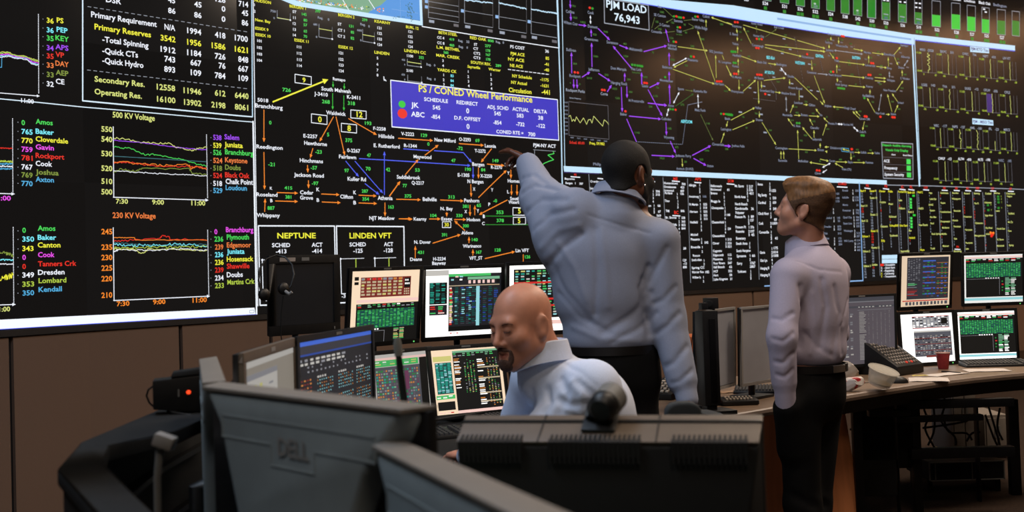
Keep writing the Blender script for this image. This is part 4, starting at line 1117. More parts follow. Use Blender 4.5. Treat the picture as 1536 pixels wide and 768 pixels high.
col2(606, ((132, 'Crisfield'), (218, 'Delaware'), (342, 'Edge Moor'), (462, 'Hay Road'), (520, 'Indian')), 690, red=((1, 3), (2, 2), (2, 3), (4, 4)))
col2(712, ((128, 'McKee'), (298, 'Lewis'), (470, 'North East'), (574, 'N. Shore'), (634, 'Rehoboth')), 690)
col2(826, ((132, 'Chambers'), (158, 'Hagers'), (246, 'York'), (324, 'Guilford'), (406, 'Mt Cly'), (490, 'Gans'), (628, 'Spring')), 690)
c.text(344, 652, 378, 20, 'r', 'PN'); c.line([(333, 664), (385, 668)], 1.5, 'w'); c.text(324, 692, 396, 17, 'z', 'Blossburg')
for (x, y) in ((738, 158), (740, 184), (742, 214), (742, 268), (640, 240), (644, 288)): c.fill([(x, y - 10), (x + 22, y - 9), (x + 22, y + 12), (x, y + 10)], 'i'); c.text(x + 36, y + 8, x + 44, 16, 'V', 'Y')
for x0, y0, x1, y1 in ((176, 112, 200, 690), (290, 114, 312, 690), (403, 114, 430, 690), (502, 116, 530, 690), (600, 118, 628, 690), (708, 116, 738, 690), (815, 118, 840, 690)): c.line([(x0, y0), (x1, y1)], .9, 'A')
c.dot(690, 520, 3.0, 'r'); c.dot(676, 505, 1.8, 'o'); c.dot(702, 508, 1.8, 'o'); c.dot(685, 540, 1.8, 'r')
c.done('outage table of yellow station names with white and red numbers')
# ------------------------------------------------------------------ materials of the furniture
m_black = mat('black_plastic', (20, 20, 21), 0.45, var=0.2, scale=40)
m_black_matt = mat('black_matt', (9, 9, 10), 0.8, var=0.2, scale=40)
m_grey_pl = mat('grey_plastic', (112, 112, 110), 0.55, var=0.05, scale=30)
m_beige_pl = mat('beige_plastic', (96, 84, 73), 0.55, var=0.05, scale=30)
m_silver_pl = mat('silver_plastic', (140, 138, 136), 0.4, var=0.05, scale=30)
m_steel = mat('dark_steel', (22, 22, 24), 0.4, 0.6, var=0.2)
m_chrome = mat('chrome', (180, 180, 184), 0.25, 1.0, var=0.03)
m_wood = mat('brown_wood', (200, 128, 84), 0.5, var=0.2, scale=14, stretch=(1, 1, .12))
m_lam = mat('desk_laminate', (122, 100, 80), 0.42, var=0.1, scale=40)
m_edge = mat('desk_edge', (124, 108, 96), 0.45, var=0.06)
m_white = mat('paper_white', (206, 198, 192), 0.8, var=0.03)
m_off = mat('screen_off', (38, 39, 42), 0.3, var=0.05, spec=0.6)
m_off2 = mat('screen_off_sheen', (150, 152, 160), 0.4, var=0.08, scale=6, spec=0.6)  # grey sheen of the reflected room put into the base colour
m_rubber = mat('key_rubber', (46, 46, 48), 0.6, var=0.15)
m_keyl = mat('pale_key', (170, 160, 148), 0.6)
m_cable = mat('cable', (16, 16, 17), 0.6)

SP = dict(w=(244, 242, 238), p=(250, 222, 190), P=(246, 205, 196), k=(10, 11, 11), K=(30, 30, 34), g=(40, 140, 62), G=(70, 190, 100), t=(36, 160, 140), T=(20, 74, 70), y=(206, 200, 120),
          r=(206, 44, 40), R=(120, 40, 34), b=(66, 104, 206), B=(40, 70, 150), c=(150, 214, 220), o=(206, 130, 60), s=(140, 140, 146), S=(84, 84, 92), n=(190, 172, 140), d=(52, 52, 60), e=(196, 192, 186), m=(112, 60, 90), v=(104, 96, 104), h=(150, 142, 130), i=(120, 176, 140))


def sm(c, k=1.0):
    return glow('lcd_' + c + ('' if c.islower() else '2') + ('' if k == 1 else '_%d' % round(k * 100)), SP[c], k * (1.6 if c == 'w' and k == 1 else 1))


class Art:
    """the picture on one monitor: flat cells, in fractions of the screen from its top left"""

    def __init__(s, T, w, h, k=1.0):
        s.T, s.w, s.h, s.k, s.mb, s.lv = T, w, h, k, MB(), 0
        s.rnd = random.Random(7)

    def r(s, x0, y0, x1, y1, c, lv=1):
        f = lambda x, y: s.T(-s.w / 2 + x * s.w, s.h / 2 - y * s.h, .0004 + lv * .0004)
        s.mb.quad(f(x0, y1), f(x1, y1), f(x1, y0), f(x0, y0), sm(c, s.k))

    def table(s, x0, y0, x1, y1, nx, ny, cols, fx=.8, fy=.55, p=.9, lv=3):
        dx, dy = (x1 - x0) / nx, (y1 - y0) / ny
        for i in range(nx):
            for j in range(ny):
                if s.rnd.random() < p:
                    a = x0 + i * dx
                    s.r(a, y0 + j * dy, a + dx * fx * s.rnd.uniform(.6, 1), y0 + j * dy + dy * fy, s.rnd.choice(cols), lv)


def art_off(a): pass


def art_grid_cream(a):
    a.r(0, 0, 1, 1, 'p'); a.r(.04, .08, .1, .13, 'k', 2); a.r(.04, .15, .1, .19, 'k', 2)
    a.r(.13, .09, .87, .37, 'R', 2); a.table(.14, .1, .76, .36, 8, 6, 'nny', .85, .6, 1); a.table(.14, .1, .76, .13, 8, 1, 'rsso', .8, 1, 1, 4); a.r(.77, .11, .86, .25, 'k', 3); a.table(.78, .13, .86, .23, 4, 2, 'w', .7, .5, .8, 4); a.table(.77, .26, .86, .36, 3, 3, 'n', .8, .6, 1, 4)
    a.r(.08, .40, 1, .44, 'P', 2); a.r(.08, .46, 1, 1, 'k', 2)
    a.table(.1, .47, .96, .52, 12, 2, 'gGwrsi', .8, .6, .7); a.r(.1, .54, .95, .8, 'T', 3); a.table(.1, .54, .95, .8, 16, 16, 'gggG', .86, .7, .86, 4)
    a.table(.64, .82, .82, .98, 2, 9, 'ynG', .9, .6, .9); a.r(.12, .84, .5, .845, 's', 3); a.r(.5, .84, .505, 1, 's', 3); a.table(.25, .81, .5, .835, 7, 1, 'w', .7, .7, .8)


def art_white_grid(a):
    a.r(0, 0, 1, 1, 'w'); a.r(0, .02, .3, .1, 'e', 2); a.r(.05, .2, .28, .52, 'k', 2); a.table(.06, .21, .28, .51, 3, 12, 'tTt', .8, .6, .9)
    a.r(.05, .53, .28, .68, 'K', 2); a.table(.06, .55, .27, .67, 2, 4, 'cGPr', .9, .6, .9)
    a.r(.3, .08, 1, .93, 'K', 2); a.r(.3, .08, .86, .12, 'G', 3); a.r(.55, .13, .98, .17, 'i', 3); a.table(.33, .11, .5, .2, 3, 2, 'wPc', .8, .5, .8)
    a.table(.56, .18, 1, .24, 7, 1, 'Pwk', .7, .8, 1); a.r(.3, .25, .98, .262, 'n', 3)
    a.table(.31, .28, .98, .84, 9, 19, 'dTBT', .8, .6, .9); a.table(.31, .28, .36, .84, 1, 19, 'PrGy', .9, .8, 1, 4); a.table(.38, .28, .75, .84, 4, 19, 'tcT', .5, .5, .5, 4); a.r(.665, .27, .71, .86, 'c', 5)
    a.r(.3, .86, 1, .93, 'k', 4); a.table(.32, .95, .45, .98, 3, 1, 'Pr', .8, .5, 1)


def art_red_table(a):
    a.r(0, 0, 1, 1, 'w'); a.r(.06, .06, .97, .8, 'k', 2); a.table(.08, .08, .95, .78, 12, 18, 'tGeicy', .8, .55, .85)
    for y in (.25, .5, .6): a.r(.06, y, .97, y + .03, 'r', 4)
    a.r(0, .84, 1, .9, 'P', 2)


def art_colour_rows(a):
    a.r(0, 0, 1, 1, 'e'); a.r(.04, .06, 1, .1, 'P', 2); a.r(.06, .1, .8, .2, 'G', 2); a.table(.07, .12, .8, .19, 6, 2, 'yiw', .8, .5, .8)
    a.r(.06, .21, .86, 1, 'S', 2); a.table(.07, .26, .8, .98, 18, 16, 'imtovgs', .85, .6, .9); a.r(.82, .1, .95, 1, 'k', 3); a.r(.55, .3, .62, .6, 'm', 4)


def art_two_tables(a):
    a.r(0, 0, 1, 1, 'p'); a.r(.02, .1, .28, .18, 'y', 2); a.r(.04, .2, .27, .68, 'T', 2); a.table(.05, .21, .27, .67, 4, 18, 'ttc', .9, .65, .95)
    a.r(.02, .7, .28, .76, 'G', 2); a.table(.03, .71, .27, .75, 3, 2, 'wi', .8, .6, 1); a.r(.03, .8, .27, .93, 'k', 2); a.table(.04, .96, .25, .98, 4, 1, 'rP', .9, .8, 1)
    a.r(.3, .06, .96, .95, 'k', 2); a.r(.3, .03, .96, .06, 'i', 2); a.table(.31, .07, .9, .13, 9, 2, 'Gsi', .8, .5, .8)
    a.table(.31, .15, .42, .62, 1, 20, 'wwo', .9, .5, .85); a.table(.45, .17, .62, .7, 4, 20, 'gyGs', .5, .45, .8); a.table(.64, .15, .76, .93, 1, 26, 'wwo', .9, .5, .85); a.table(.78, .17, .95, .93, 4, 28, 'gyos', .5, .45, .8)
    for y in (.3, .47, .7, .83): a.r(.64, y, .95, y + .02, 'n', 4)
    a.r(.3, .95, .97, 1, 'P', 2)


def art_plain_white(a):
    a.r(0, 0, 1, 1, 'w'); a.r(.3, .1, .95, .8, 'e', 2); a.table(.33, .14, .92, .76, 6, 12, 'sk', .8, .4, .8)


def art_radio(a):
    a.r(0, 0, 1, 1, 'K'); a.r(0, 0, 1, .035, 'b', 2); a.r(0, .035, 1, .1, 'd', 2); a.r(0, .1, 1, .115, 'B', 3); a.table(0, .14, .62, .2, 9, 2, 'ees', .8, .6, .9)
    a.table(.1, .2, .97, .27, 16, 2, 's', .4, .4, .6)
    for i, x in enumerate((.22, .5, .76)):
        a.table(x, .32, x + .22, .45, 8, 5, 'coc', .35, .4, .95); a.table(x, .48, x + .22, .61, 8, 5, 'coc', .35, .4, .95); a.table(x, .29, x + .12, .305, 4, 1, 'e', .8, 1, 1)
        a.table(x, .68, x + .22, .81, 8, 5, 'coc', .35, .4, .95)
    a.table(.02, .3, .16, .42, 4, 4, 'Roo', .7, .4, 1); a.table(.0, .44, .16, .455, 1, 1, 'm', 1, 1, 1); a.table(.1, .62, .97, .66, 14, 1, 's', .7, 1, 1); a.table(.1, .88, .97, .97, 14, 1, 's', .7, 1, 1)


def art_document(a):
    a.r(0, 0, 1, 1, 'h'); a.r(0, 0, 1, .05, 'e', 2); a.r(0, .1, .62, 1, 'e', 2); a.r(0, .1, .62, .14, 's', 3); a.table(.04, .2, .58, .92, 4, 14, 'ysyse', .8, .3, .7); a.table(.04, .18, .58, .3, 5, 2, 'y', .8, .6, .8, 4)


def art_grey_console(a):
    a.r(0, 0, 1, 1, 'v'); a.r(0, 0, 1, .06, 'S', 2); a.r(0, .06, 1, .075, 's', 3); a.r(0, .13, 1, .16, 'S', 2); a.table(.45, .14, .98, .155, 10, 1, 'e', .7, 1, .8, 3)
    for j in range(6): a.table(.02, .24 + j * .12, .4, .3 + j * .12, 5, 2, 'se', .6, .7, .95)
    a.table(.46, .22, .58, .95, 1, 34, 'e', .9, .35, .95); a.table(.6, .22, .98, .95, 6, 34, 'se', .18, .3, .85); a.r(.44, .19, .95, .197, 's', 3)


def art_blue_rows(a):
    a.r(0, 0, 1, 1, 'p'); a.r(.12, .04, .97, .86, 'd', 2); a.table(.14, .07, .4, .5, 5, 22, 'sS', .8, .45, .9)
    for j in range(7): a.r(.44, .1 + j * .108, .7, .125 + j * .108, 'b', 3); a.r(.72, .15 + j * .1, .96, .158 + j * .1, 'o', 3)
    a.table(.44, .13, .7, .85, 3, 14, 'gRS', .6, .4, .8, 4); a.table(.74, .17, .96, .85, 3, 14, 'gRb', .6, .4, .8, 4); a.table(.14, .54, .38, .6, 1, 3, 'Gi', .9, .6, 1, 4); a.table(.13, .62, .36, .8, 1, 7, 'Rrs', .95, .4, 1, 4)
    a.r(.04, .88, .97, .9, 'r', 2); a.table(.1, .91, .97, .99, 12, 1, 'S', .85, .8, 1)


def art_grey_table(a):
    a.r(0, 0, 1, 1, 'w'); a.r(.22, .05, .94, .3, 's', 2); a.table(.23, .06, .94, .29, 10, 7, 'wek', .8, .6, .9); a.r(.78, .1, .9, .22, 'k', 4); a.r(.22, .05, .94, .06, 'r', 3); a.r(.22, .29, .94, .3, 'r', 3)
    a.r(.24, .37, .96, .88, 'S', 2); a.r(.24, .35, .96, .38, 'e', 3); a.table(.25, .45, .95, .85, 14, 12, 'sehk', .8, .5, .8); a.r(.45, .86, .75, .9, 'R', 4)
    for y in (.5, .62, .75): a.r(.24, y, .96, y + .012, 'R', 4)


def art_green_table(a):
    a.r(0, 0, 1, 1, 'w'); a.r(.03, .08, 1, .88, 'k', 2); a.r(0, .04, 1, .07, 'P', 2); a.table(.03, .09, 1, .15, 10, 2, 'Gwriw', .8, .6, .8)
    a.r(.04, .18, .97, .47, 'T', 3); a.table(.04, .18, .97, .47, 22, 14, 'ggG', .85, .7, .9, 4); a.r(.04, .5, .6, .505, 's', 3); a.r(.6, .5, .605, .84, 's', 3); a.table(.36, .48, .62, .5, 6, 1, 'w', .7, 1, .9)
    a.table(.7, .49, .9, .86, 2, 12, 'iwG', .95, .6, .95); a.table(.64, .55, .69, .8, 1, 4, 'gr', .7, .4, .8); a.r(.0, .9, 1, .95, 'c', 2)


def frame_of(q):
    yaw, tilt = q[3], q[4]
    n = Vector((math.sin(yaw) * math.cos(tilt), -math.cos(yaw) * math.cos(tilt), math.sin(tilt)))
    x = Vector((math.cos(yaw), math.sin(yaw), 0))
    z = x.cross(-n)
    c = Vector(q[:3])
    return c, x, n, z


def nearer(q, w, h, s):
    """the same view of a monitor from a smaller or larger one at another distance"""
    p = CAM + (Vector(q[:3]) - CAM) * s
    return (p.x, p.y, p.z, q[3], q[4]), w * s, h * s


def monitor(label, q, w, h, art, floor_z, bez=.017, mats=None, k=1.0, group=None, stand='base', name='desktop_monitor', off=None, thick=.05, lightled=None):
    body, bezm = mats or (m_black, m_black)
    c, x, n, z = frame_of(q)
    T = lambda a, b_, d: c + x * a + z * b_ + n * d
    back = c - n * .09
    t = empty(name, (back.x, back.y, floor_z), label, 'monitor', group)
    R = Matrix((x, -n, z)).transposed()
    b = MB()
    def slab(a0, a1, b0, b1, d0, d1, m, i=0.0):
        f = [T(a0, b0, d0), T(a1, b0, d0), T(a1, b1, d0), T(a0, b1, d0)]
        g = [T(a0 + i, b0 + i, d1), T(a1 - i, b0 + i, d1), T(a1 - i, b1 - i, d1), T(a0 + i, b1 - i, d1)]
        b.hexa(f, g, m)
    slab(-w / 2 + .002, w / 2 - .002, -h / 2 + .002, h / 2 - .002, -.004, -.022, body)
    slab(-w * .42, w * .42, -h * .40, h * .38, -.022, -thick, body, .03)
    b.build('housing', t, bevel=.004)
    b = MB()
    for a0, a1, b0, b1 in ((-w / 2, w / 2, h / 2 - bez, h / 2), (-w / 2, w / 2, -h / 2, -h / 2 + bez * 1.25), (-w / 2, -w / 2 + bez, -h / 2 + bez * 1.25, h / 2 - bez), (w / 2 - bez, w / 2, -h / 2 + bez * 1.25, h / 2 - bez)):
        slab(a0, a1, b0, b1, -.008, .004, bezm)
    b.build('bezel', t, bevel=.0015)
    sw, sh, cz = w - 2 * bez, h - 2.25 * bez, bez * .125
    b = MB()
    b.quad(T(-sw / 2, -sh / 2 + cz, -.002), T(sw / 2, -sh / 2 + cz, -.002), T(sw / 2, sh / 2 + cz, -.002), T(-sw / 2, sh / 2 + cz, -.002), off or m_off)
    s_ = b.build('screen', t)
    if art is not art_off:
        A = Art(lambda a, b_, d: T(a, b_ + cz, -.002 + d), sw, sh, k)
        art(A)
        A.mb.build('screen_image', s_)
    b = MB()
    slab(-.022, .022, h / 2 - bez * .72, h / 2 - bez * .28, .0035, .0052, m_silver_pl if bezm is not m_black else m_grey_pl)
    b.build('badge', t)
    b = MB()
    slab(w / 2 - .04, w / 2 - .034, -h / 2 + bez * .4, -h / 2 + bez * .75, .0035, .006, glow('power_light_green', (120, 240, 120), 1.0) if art is not art_off else m_grey_pl)
    b.build('power_button', t)
    # support
    b = MB()
    pz = T(0, -h * .1, -thick - .012)
    b.tube([pz, pz - n * .0 + Vector((0, 0, 0)) - n * .02, Vector((pz.x - n.x * .03, pz.y - n.y * .03, pz.z - .03)), Vector((pz.x - n.x * .03, pz.y - n.y * .03, floor_z + .012))], .016, m_black, 12)
    b.build('stand_neck', t, smooth=True)
    b = MB()
    by = Vector((pz.x - n.x * .03, pz.y - n.y * .03, floor_z))
    Rz = Matrix.Rotation(q[3], 3, 'Z')
    b.box(by + Vector((0, 0, .007)), (.16, .15, .014) if stand == 'base' else (.1, .1, .014), m_black, Rz)
    b.build('stand_foot', t, bevel=.004)
    return t


DZ = .74
row = 'monitors of the console in front of the video wall'
# ---- the curved operator desk around the seated man
t = empty('operator_desk', (-.55, 4.9, 0), 'dark curved operator desk carrying two rows of monitors', 'desk')
poly = [(-.88, 3.95), (-.36, 3.92), (-.26, 3.60), (-.12, 3.62), (0, 4.1), (.02, 4.95), (.40, 5.2), (.52, 6.35), (-1.45, 6.45), (-1.3, 5.2)]
b = MB(); b.hexa([Vector((x, y, DZ - .035)) for x, y in poly], [Vector((x, y, DZ)) for x, y in poly], m_black_matt); b.build('desktop', t, bevel=.006)
for x, y in ((-.8, 4.1), (-.4, 4.1), (.36, 5.35), (.44, 6.2), (-1.4, 6.2)):
    b = MB(); b.box((x, y, (DZ - .035) / 2), (.06, .06, DZ - .035), m_steel); b.build('leg', t, bevel=.003)
b = MB(); b.box((-.35, 6.05, .42), (1.9, .03, .55), m_black_matt); b.build('modesty_panel', t, bevel=.003)

# lower row
monitor('black monitor low on the curved desk with rows of many colours on a cream screen', *nearer((-.545, 5.60, .862, .80, .08), .40, .335, 0.925), art_colour_rows, DZ, k=.8, group=None)
monitor('black monitor with a teal column and two tables, in front of the bald man', *nearer((-.223, 5.531, .874, .53, .17), .41, .345, 0.925), art_two_tables, DZ)
monitor('black monitor with a white screen hidden behind the bald head', *nearer((.147, 5.866, .866, .55, .19), .41, .345, 0.925), art_plain_white, DZ)
# upper row
monitor('black monitor above with a cream table over a green table', *nearer((-.558, 5.06, 1.251, .80, -.12), .41, .345, 1.06), art_grid_cream, DZ)
monitor('black monitor above with a white screen and a dark grid, left of the bald head', *nearer((-.230, 5.343, 1.250, .468, -.102), .41, .345, 1.06), art_white_grid, DZ)
monitor('black monitor above with red striped table, partly behind the pointing man', *nearer((.153, 5.427, 1.255, .392, -.092), .41, .345, 1.06), art_red_table, DZ)
A_ = monitor('switched off black monitor with wide bezel below the NEPTUNE box', (-1.017, 5.698, 1.302, .80, -.03), .42, .385, art_off, DZ, bez=.038)
b = MB()
cA, xA, nA, zA = frame_of((-1.017, 5.698, 1.302, .80, -.03))
b.hexa([cA + xA * a + zA * d + nA * .0045 for a, d in ((-.15, .163), (-.06, .163), (-.06, .182), (-.15, .182))], [cA + xA * a + zA * d + nA * .0055 for a, d in ((-.15, .163), (-.06, .163), (-.06, .182), (-.15, .182))], mat('label_grey', (150, 140, 134), .7))
b.build('paper_label', A_)
# ------------------------------------------------------------------ foreground console with monitor backs
def T2(v, z): return Vector((v.x, v.y, z))


t = empty('control_console', (-.35, 1.9, 0), 'dark foreground console with an angled parapet ledge at the lower left', 'console')
LZ = 1.10
outer = [Ph(300, 590, LZ), Ph(238, 614, LZ), Ph(121, 662.6, LZ), Ph(86, 702, LZ), Ph(150, 775, LZ), Ph(320, 990, LZ)]
inner = [Ph(318, 622, LZ), Ph(262, 646, LZ), Ph(164, 667, LZ), Ph(154, 692, LZ), Ph(228, 764, LZ), Ph(420, 985, LZ)]
m_ledge = mat('console_ledge', (27, 28, 29), 0.8, var=0.12, scale=25, spec=0.15)
b = MB()
for i in range(5):
    b.hexa([T2(p, LZ - .03) for p in (outer[i], outer[i + 1], inner[i + 1], inner[i])], [outer[i], outer[i + 1], inner[i + 1], inner[i]], m_ledge)
b.build('ledge', t, bevel=.006)
b = MB()
for i in range(5):
    d0, d1 = [(q - p).normalized() * .03 for p, q in ((outer[i], inner[i]), (outer[i + 1], inner[i + 1]))]
    ring = [outer[i] + d0 * .3, outer[i + 1] + d1 * .3, outer[i + 1] + d1, outer[i] + d0]
    b.hexa([T2(p, 0) for p in ring], [T2(p, LZ - .028) for p in ring], m_black_matt)
b.build('outer_panel', t)
b = MB()
for zz in (.98, .86):
    for i in range(3):
        d0, d1 = [(q - p).normalized() * .02 for p, q in ((outer[i], inner[i]), (outer[i + 1], inner[i + 1]))]
        w0, w1 = [(q - p).normalized() * .09 for p, q in ((outer[i], inner[i]), (outer[i + 1], inner[i + 1]))]
        ring = [outer[i] + d0, outer[i + 1] + d1, outer[i + 1] + w1, outer[i] + w0]
        b.hexa([T2(p, zz - .012) for p in ring], [T2(p, zz) for p in ring], m_steel)
b.build('cable_shelf', t)
FDZ = .75
fd = [(-.90, 2.5), (-.86, 3.78), (-.40, 3.78), (-.25, 2.15), (.55, 2.2), (.62, 1.5), (.25, .75), (-.2, .9), (-.62, 1.6)]
b = MB(); b.hexa([Vector((x, y, FDZ - .03)) for x, y in fd[::-1]], [Vector((x, y, FDZ)) for x, y in fd[::-1]], m_black_matt); b.build('desktop', t, bevel=.005)
for x, y in ((.5, 1.5), (.45, 2.1), (-.7, 3.6), (.2, .95)):
    b = MB(); b.box((x, y, (FDZ - .03) / 2), (.05, .05, FDZ - .03), m_steel); b.build('leg', t)


def back_monitor(label, pA, pB, drop, shell, topm, kind, lean=0.0, base_z=FDZ, extra=None, th=1.0):
    """a monitor seen from behind: pA, pB are the ends of its top edge (picture left, picture right)"""
    e = (pB - pA)
    w = e.length
    x = e.normalized()
    nb = Vector((0, 0, 1)).cross(x)
    nb = Vector((-nb.x, -nb.y, 0)).normalized()              # out of the back
    if nb.y > 0 and abs(nb.y) > abs(nb.x): nb = -nb
    zz = (Vector((0, 0, 1)) - nb * lean).normalized()
    if zz.z < 0: zz = -zz
    org = (pA + pB) / 2
    T = lambda a, d, o: org + x * a - zz * d + nb * o * th          # along, down, out of the back
    foot = T(0, 0, -.02)
    t = empty('desktop_monitor', (foot.x, foot.y, base_z), label, 'monitor')
    h = drop
    b = MB()
    fr = lambda o, i=0.0: [T(-w / 2 + i, h - i, o), T(w / 2 - i, h - i, o), T(w / 2 - i, i, o), T(-w / 2 + i, i, o)]
    b.hexa(fr(-.032), fr(-.004), m_black)
    b.build('bezel', t, bevel=.004)
    b = MB()
    sc_ = [T(-w / 2 + .02, h - .02, -.0335), T(-w / 2 + .02, .02, -.0335), T(w / 2 - .02, .02, -.0335), T(w / 2 - .02, h - .02, -.0335)]
    b.quad(*sc_, m_off)
    s_ = b.build('screen', t)
    fx, fz = (T(w / 2 - .02, .02, -.034), 1), 1
    A = Art(lambda a, bb, d: T(-a, h / 2 - bb, -.0335 - d), w - .04, h - .04, .8)
    (art_green_table if kind == 'slab' else art_grey_table)(A)
    A.mb.build('screen_image', s_)
    b = MB()
    if kind == 'slab':
        # thick top edge, back shell narrowing towards the bottom
        i0 = [(-w / 2 + .004, .002), (w / 2 - .004, .002), (w / 2 - .03, .04), (w / 2 - .085, .085), (w / 2 - .115, .14), (w / 2 - .13, h - .02), (-w / 2 + .125, h - .02), (-w / 2 + .10, h * .5), (-w / 2 + .05, h * .14)]
        i1 = [(-w / 2 + .034, .006), (w / 2 - .034, .006), (w / 2 - .062, .042), (w / 2 - .112, .09), (w / 2 - .145, .15), (w / 2 - .155, h - .04), (-w / 2 + .145, h - .04), (-w / 2 + .12, h * .5), (-w / 2 + .072, h * .14)]
        b.hexa([T(a, d, -.004) for a, d in i0], [T(a, d, .042) for a, d in i1], shell)
        sh = b.build('back_shell', t, bevel=.008)
        b = MB()
        b.hexa([T(a, d, o) for a, d, o in ((-w / 2, -.001, -.032), (w / 2, -.001, -.032), (w / 2 - .022, .004, .043), (-w / 2 + .016, .004, .043))],
               [T(a, d, o) for a, d, o in ((-w / 2, -.006, -.032), (w / 2, -.006, -.032), (w / 2 - .022, -.003, .043), (-w / 2 + .016, -.003, .043))], topm)
        b.build('top_edge', t, bevel=.002)
        b = MB()
        x0, x1, d0, d1 = -w * .36, w * .36, h * .1, h * .19
        for (a0, a1, c0, c1) in ((x0, x1, d0, d0 + .003), (x0, -.06, d1, d1 + .003), (.06, x1, d1, d1 + .003), (x0, x0 + .003, d0, d1), (x1 - .003, x1, d0, d1), (-.06, -.057, d1, d1 + .03), (.057, .06, d1, d1 + .03), (-.06, .06, d1 + .03, d1 + .033)):
            b.hexa([T(a0, c0, .0405), T(a1, c0, .0405), T(a1, c1, .0405), T(a0, c1, .0405)], [T(a0, c0, .0435), T(a1, c0, .0435), T(a1, c1, .0435), T(a0, c1, .0435)], shell)
        b.build('moulded_outline', sh)
        b = MB()
        b.box(T(-.06, h * .86, .05), (.03, .02, .04), m_silver_pl, Matrix((x, nb, zz)).transposed())
        b.build('cable_clip', t, bevel=.003)
        if extra == 'logo':
            vs, fs, tw = text2d('DELL')
            b = MB()
            lh = .026
            for o_, fl in ((.0455, False),):
                b.add([T(-.036 + vx / tw * .082, d1 + .014 - vy * lh, o_) for vx, vy in vs], fs, m_silver_pl)
            b.build('maker_logo', sh)
    else:
        # sloping top with comb vents, deep black back
        r0 = [T(-w / 2, .0, -.032), T(w / 2, .0, -.032), T(w / 2, .0, -.004), T(-w / 2, .0, -.004)]
        b.hexa([T(-w / 2 + .003, .004, -.004), T(w / 2 - .003, .004, -.004), T(w / 2 - .003, h - .02, -.004), T(-w / 2 + .003, h - .02, -.004)],
               [T(-w / 2 + .006, .034, .052), T(w / 2 - .006, .034, .052), T(w / 2 - .05, h - .05, .06), T(-w / 2 + .05, h - .05, .06)], shell)
        sh = b.build('back_shell', t, bevel=.005)
        b = MB()
        b.hexa([T(-w / 2, .0, -.033), T(w / 2, .0, -.033), T(w / 2 - .007, .032, .050), T(-w / 2 + .007, .032, .050)],
               [T(-w / 2, -.006, -.033), T(w / 2, -.006, -.033), T(w / 2 - .006, .026, .054), T(-w / 2 + .006, .026, .054)], topm)
        b.build('top_edge', t, bevel=.003)
        sd = lambda o: -.006 + .032 * (o + .033) / .087
        for g0, g1 in ((.02, .235), (.32, .62), (.715, .955)):
            b = MB()
            n = int((g1 - g0) / .0152)
            for k in range(n):
                a = -w / 2 + w * (g0 + (g1 - g0) * (k + .5) / n)
                o0, o1 = .034, .056
                b.hexa([T(a - .0024, sd(o0) + .004, o0), T(a + .0024, sd(o0) + .004, o0), T(a + .0026, .06, .0605), T(a - .0026, .06, .0605)],
                       [T(a - .0016, sd(o0) - .0012, o0), T(a + .0016, sd(o0) - .0012, o0), T(a + .0026, sd(o1) - .0012, .0605), T(a - .0026, sd(o1) - .0012, .0605)], m_black_matt)
            b.hexa([T(-w / 2 + w * g0, sd(.0475) - .0006, .0475), T(-w / 2 + w * g1, sd(.0475) - .0006, .0475), T(-w / 2 + w * g1, .05, .0595), T(-w / 2 + w * g0, .05, .0595)],
                   [T(-w / 2 + w * g0, sd(.049) - .0008, .049), T(-w / 2 + w * g1, sd(.049) - .0008, .049), T(-w / 2 + w * g1, sd(.0565) - .0008, .0600), T(-w / 2 + w * g0, sd(.0565) - .0008, .0600)], m_black_matt)
            b.build('vent_comb', sh)
        b = MB()
        for g in (.285, .668):
            a = -w / 2 + w * g
            b.hexa([T(a - .0012, -.007, -.03), T(a + .0012, -.007, -.03), T(a + .0012, .0255, .055), T(a - .0012, .0255, .055)], [T(a - .0012, -.0065, -.03), T(a + .0012, -.0065, -.03), T(a + .0012, .0262, .0555), T(a - .0012, .0262, .0555)], m_black)
        b.build('seam_line', sh)
        b = MB()
        b.lathe(T(-w / 2 + .016, .036, .054), [(.0001, .004), (.004, .003), (.0048, 0), (.0048, -.004)], glow('power_light_white', (205, 200, 255), 1.2), 12, Matrix((x, zz, nb)).transposed())
        b.build('power_light', sh)
    b = MB()
    p = T(0, h * .6, .06)
    q_ = Vector((p.x, p.y, base_z + .012))
    b.tube([T(0, h * .6, .02), p, q_], .018, m_black, 12); b.build('stand_neck', t, smooth=True)
    b = MB()
    yaw = math.atan2(x.y, x.x)
    b.box((q_.x, q_.y, base_z + .008), (.2, .17, .016), m_black, Matrix.Rotation(yaw, 3, 'Z')); b.build('stand_foot', t, bevel=.004)
    return t, T


m_shell = mat('monitor_shell_grey', (136, 146, 149), 0.5, var=0.05, scale=20)
m_shelltop = mat('monitor_top_lit', (122, 115, 107), 0.5, var=0.05, scale=20)  # same plastic as the shell, warm overhead light put into its colour
JT = 1.226
back_monitor('large grey monitor seen from behind with a raised logo, at lower left', Ph(316, 579, JT), Ph(640, 616.5, JT), .36, m_shell, m_shelltop, 'slab', extra='logo', th=.55)
back_monitor('grey monitor seen edge on, left of the large grey monitor back', Ph(314, 539, JT - .002), Ph(324, 577, JT - .002), .36, m_shell, m_shelltop, 'slab', th=.5)
monitor('beige framed monitor left of the radio console screen, showing a document', (-.568, 2.72, 1.06, 1.56, 0), .56, .36, art_document, FDZ, mats=(m_black, m_beige_pl), bez=.022, k=.62)
monitor('dark framed monitor with a blue topped radio console screen', (-.495, 3.265, 1.057, 1.35, 0), .585, .37, art_radio, FDZ, k=.9)
back_monitor('nearest grey monitor back, its top edge sloping to the bottom of the picture', Ph(579, 666, 1.18), Ph(868, 801, 1.18), .36, m_shell, m_shelltop, 'slab', th=.55)
Mt, MT = back_monitor('black monitor seen from behind with comb vents and a pale top edge', Ph(691, 631.5, 1.145), Ph(1144.5, 631, 1.145), .33, m_black_matt, m_beige_pl, 'vents')

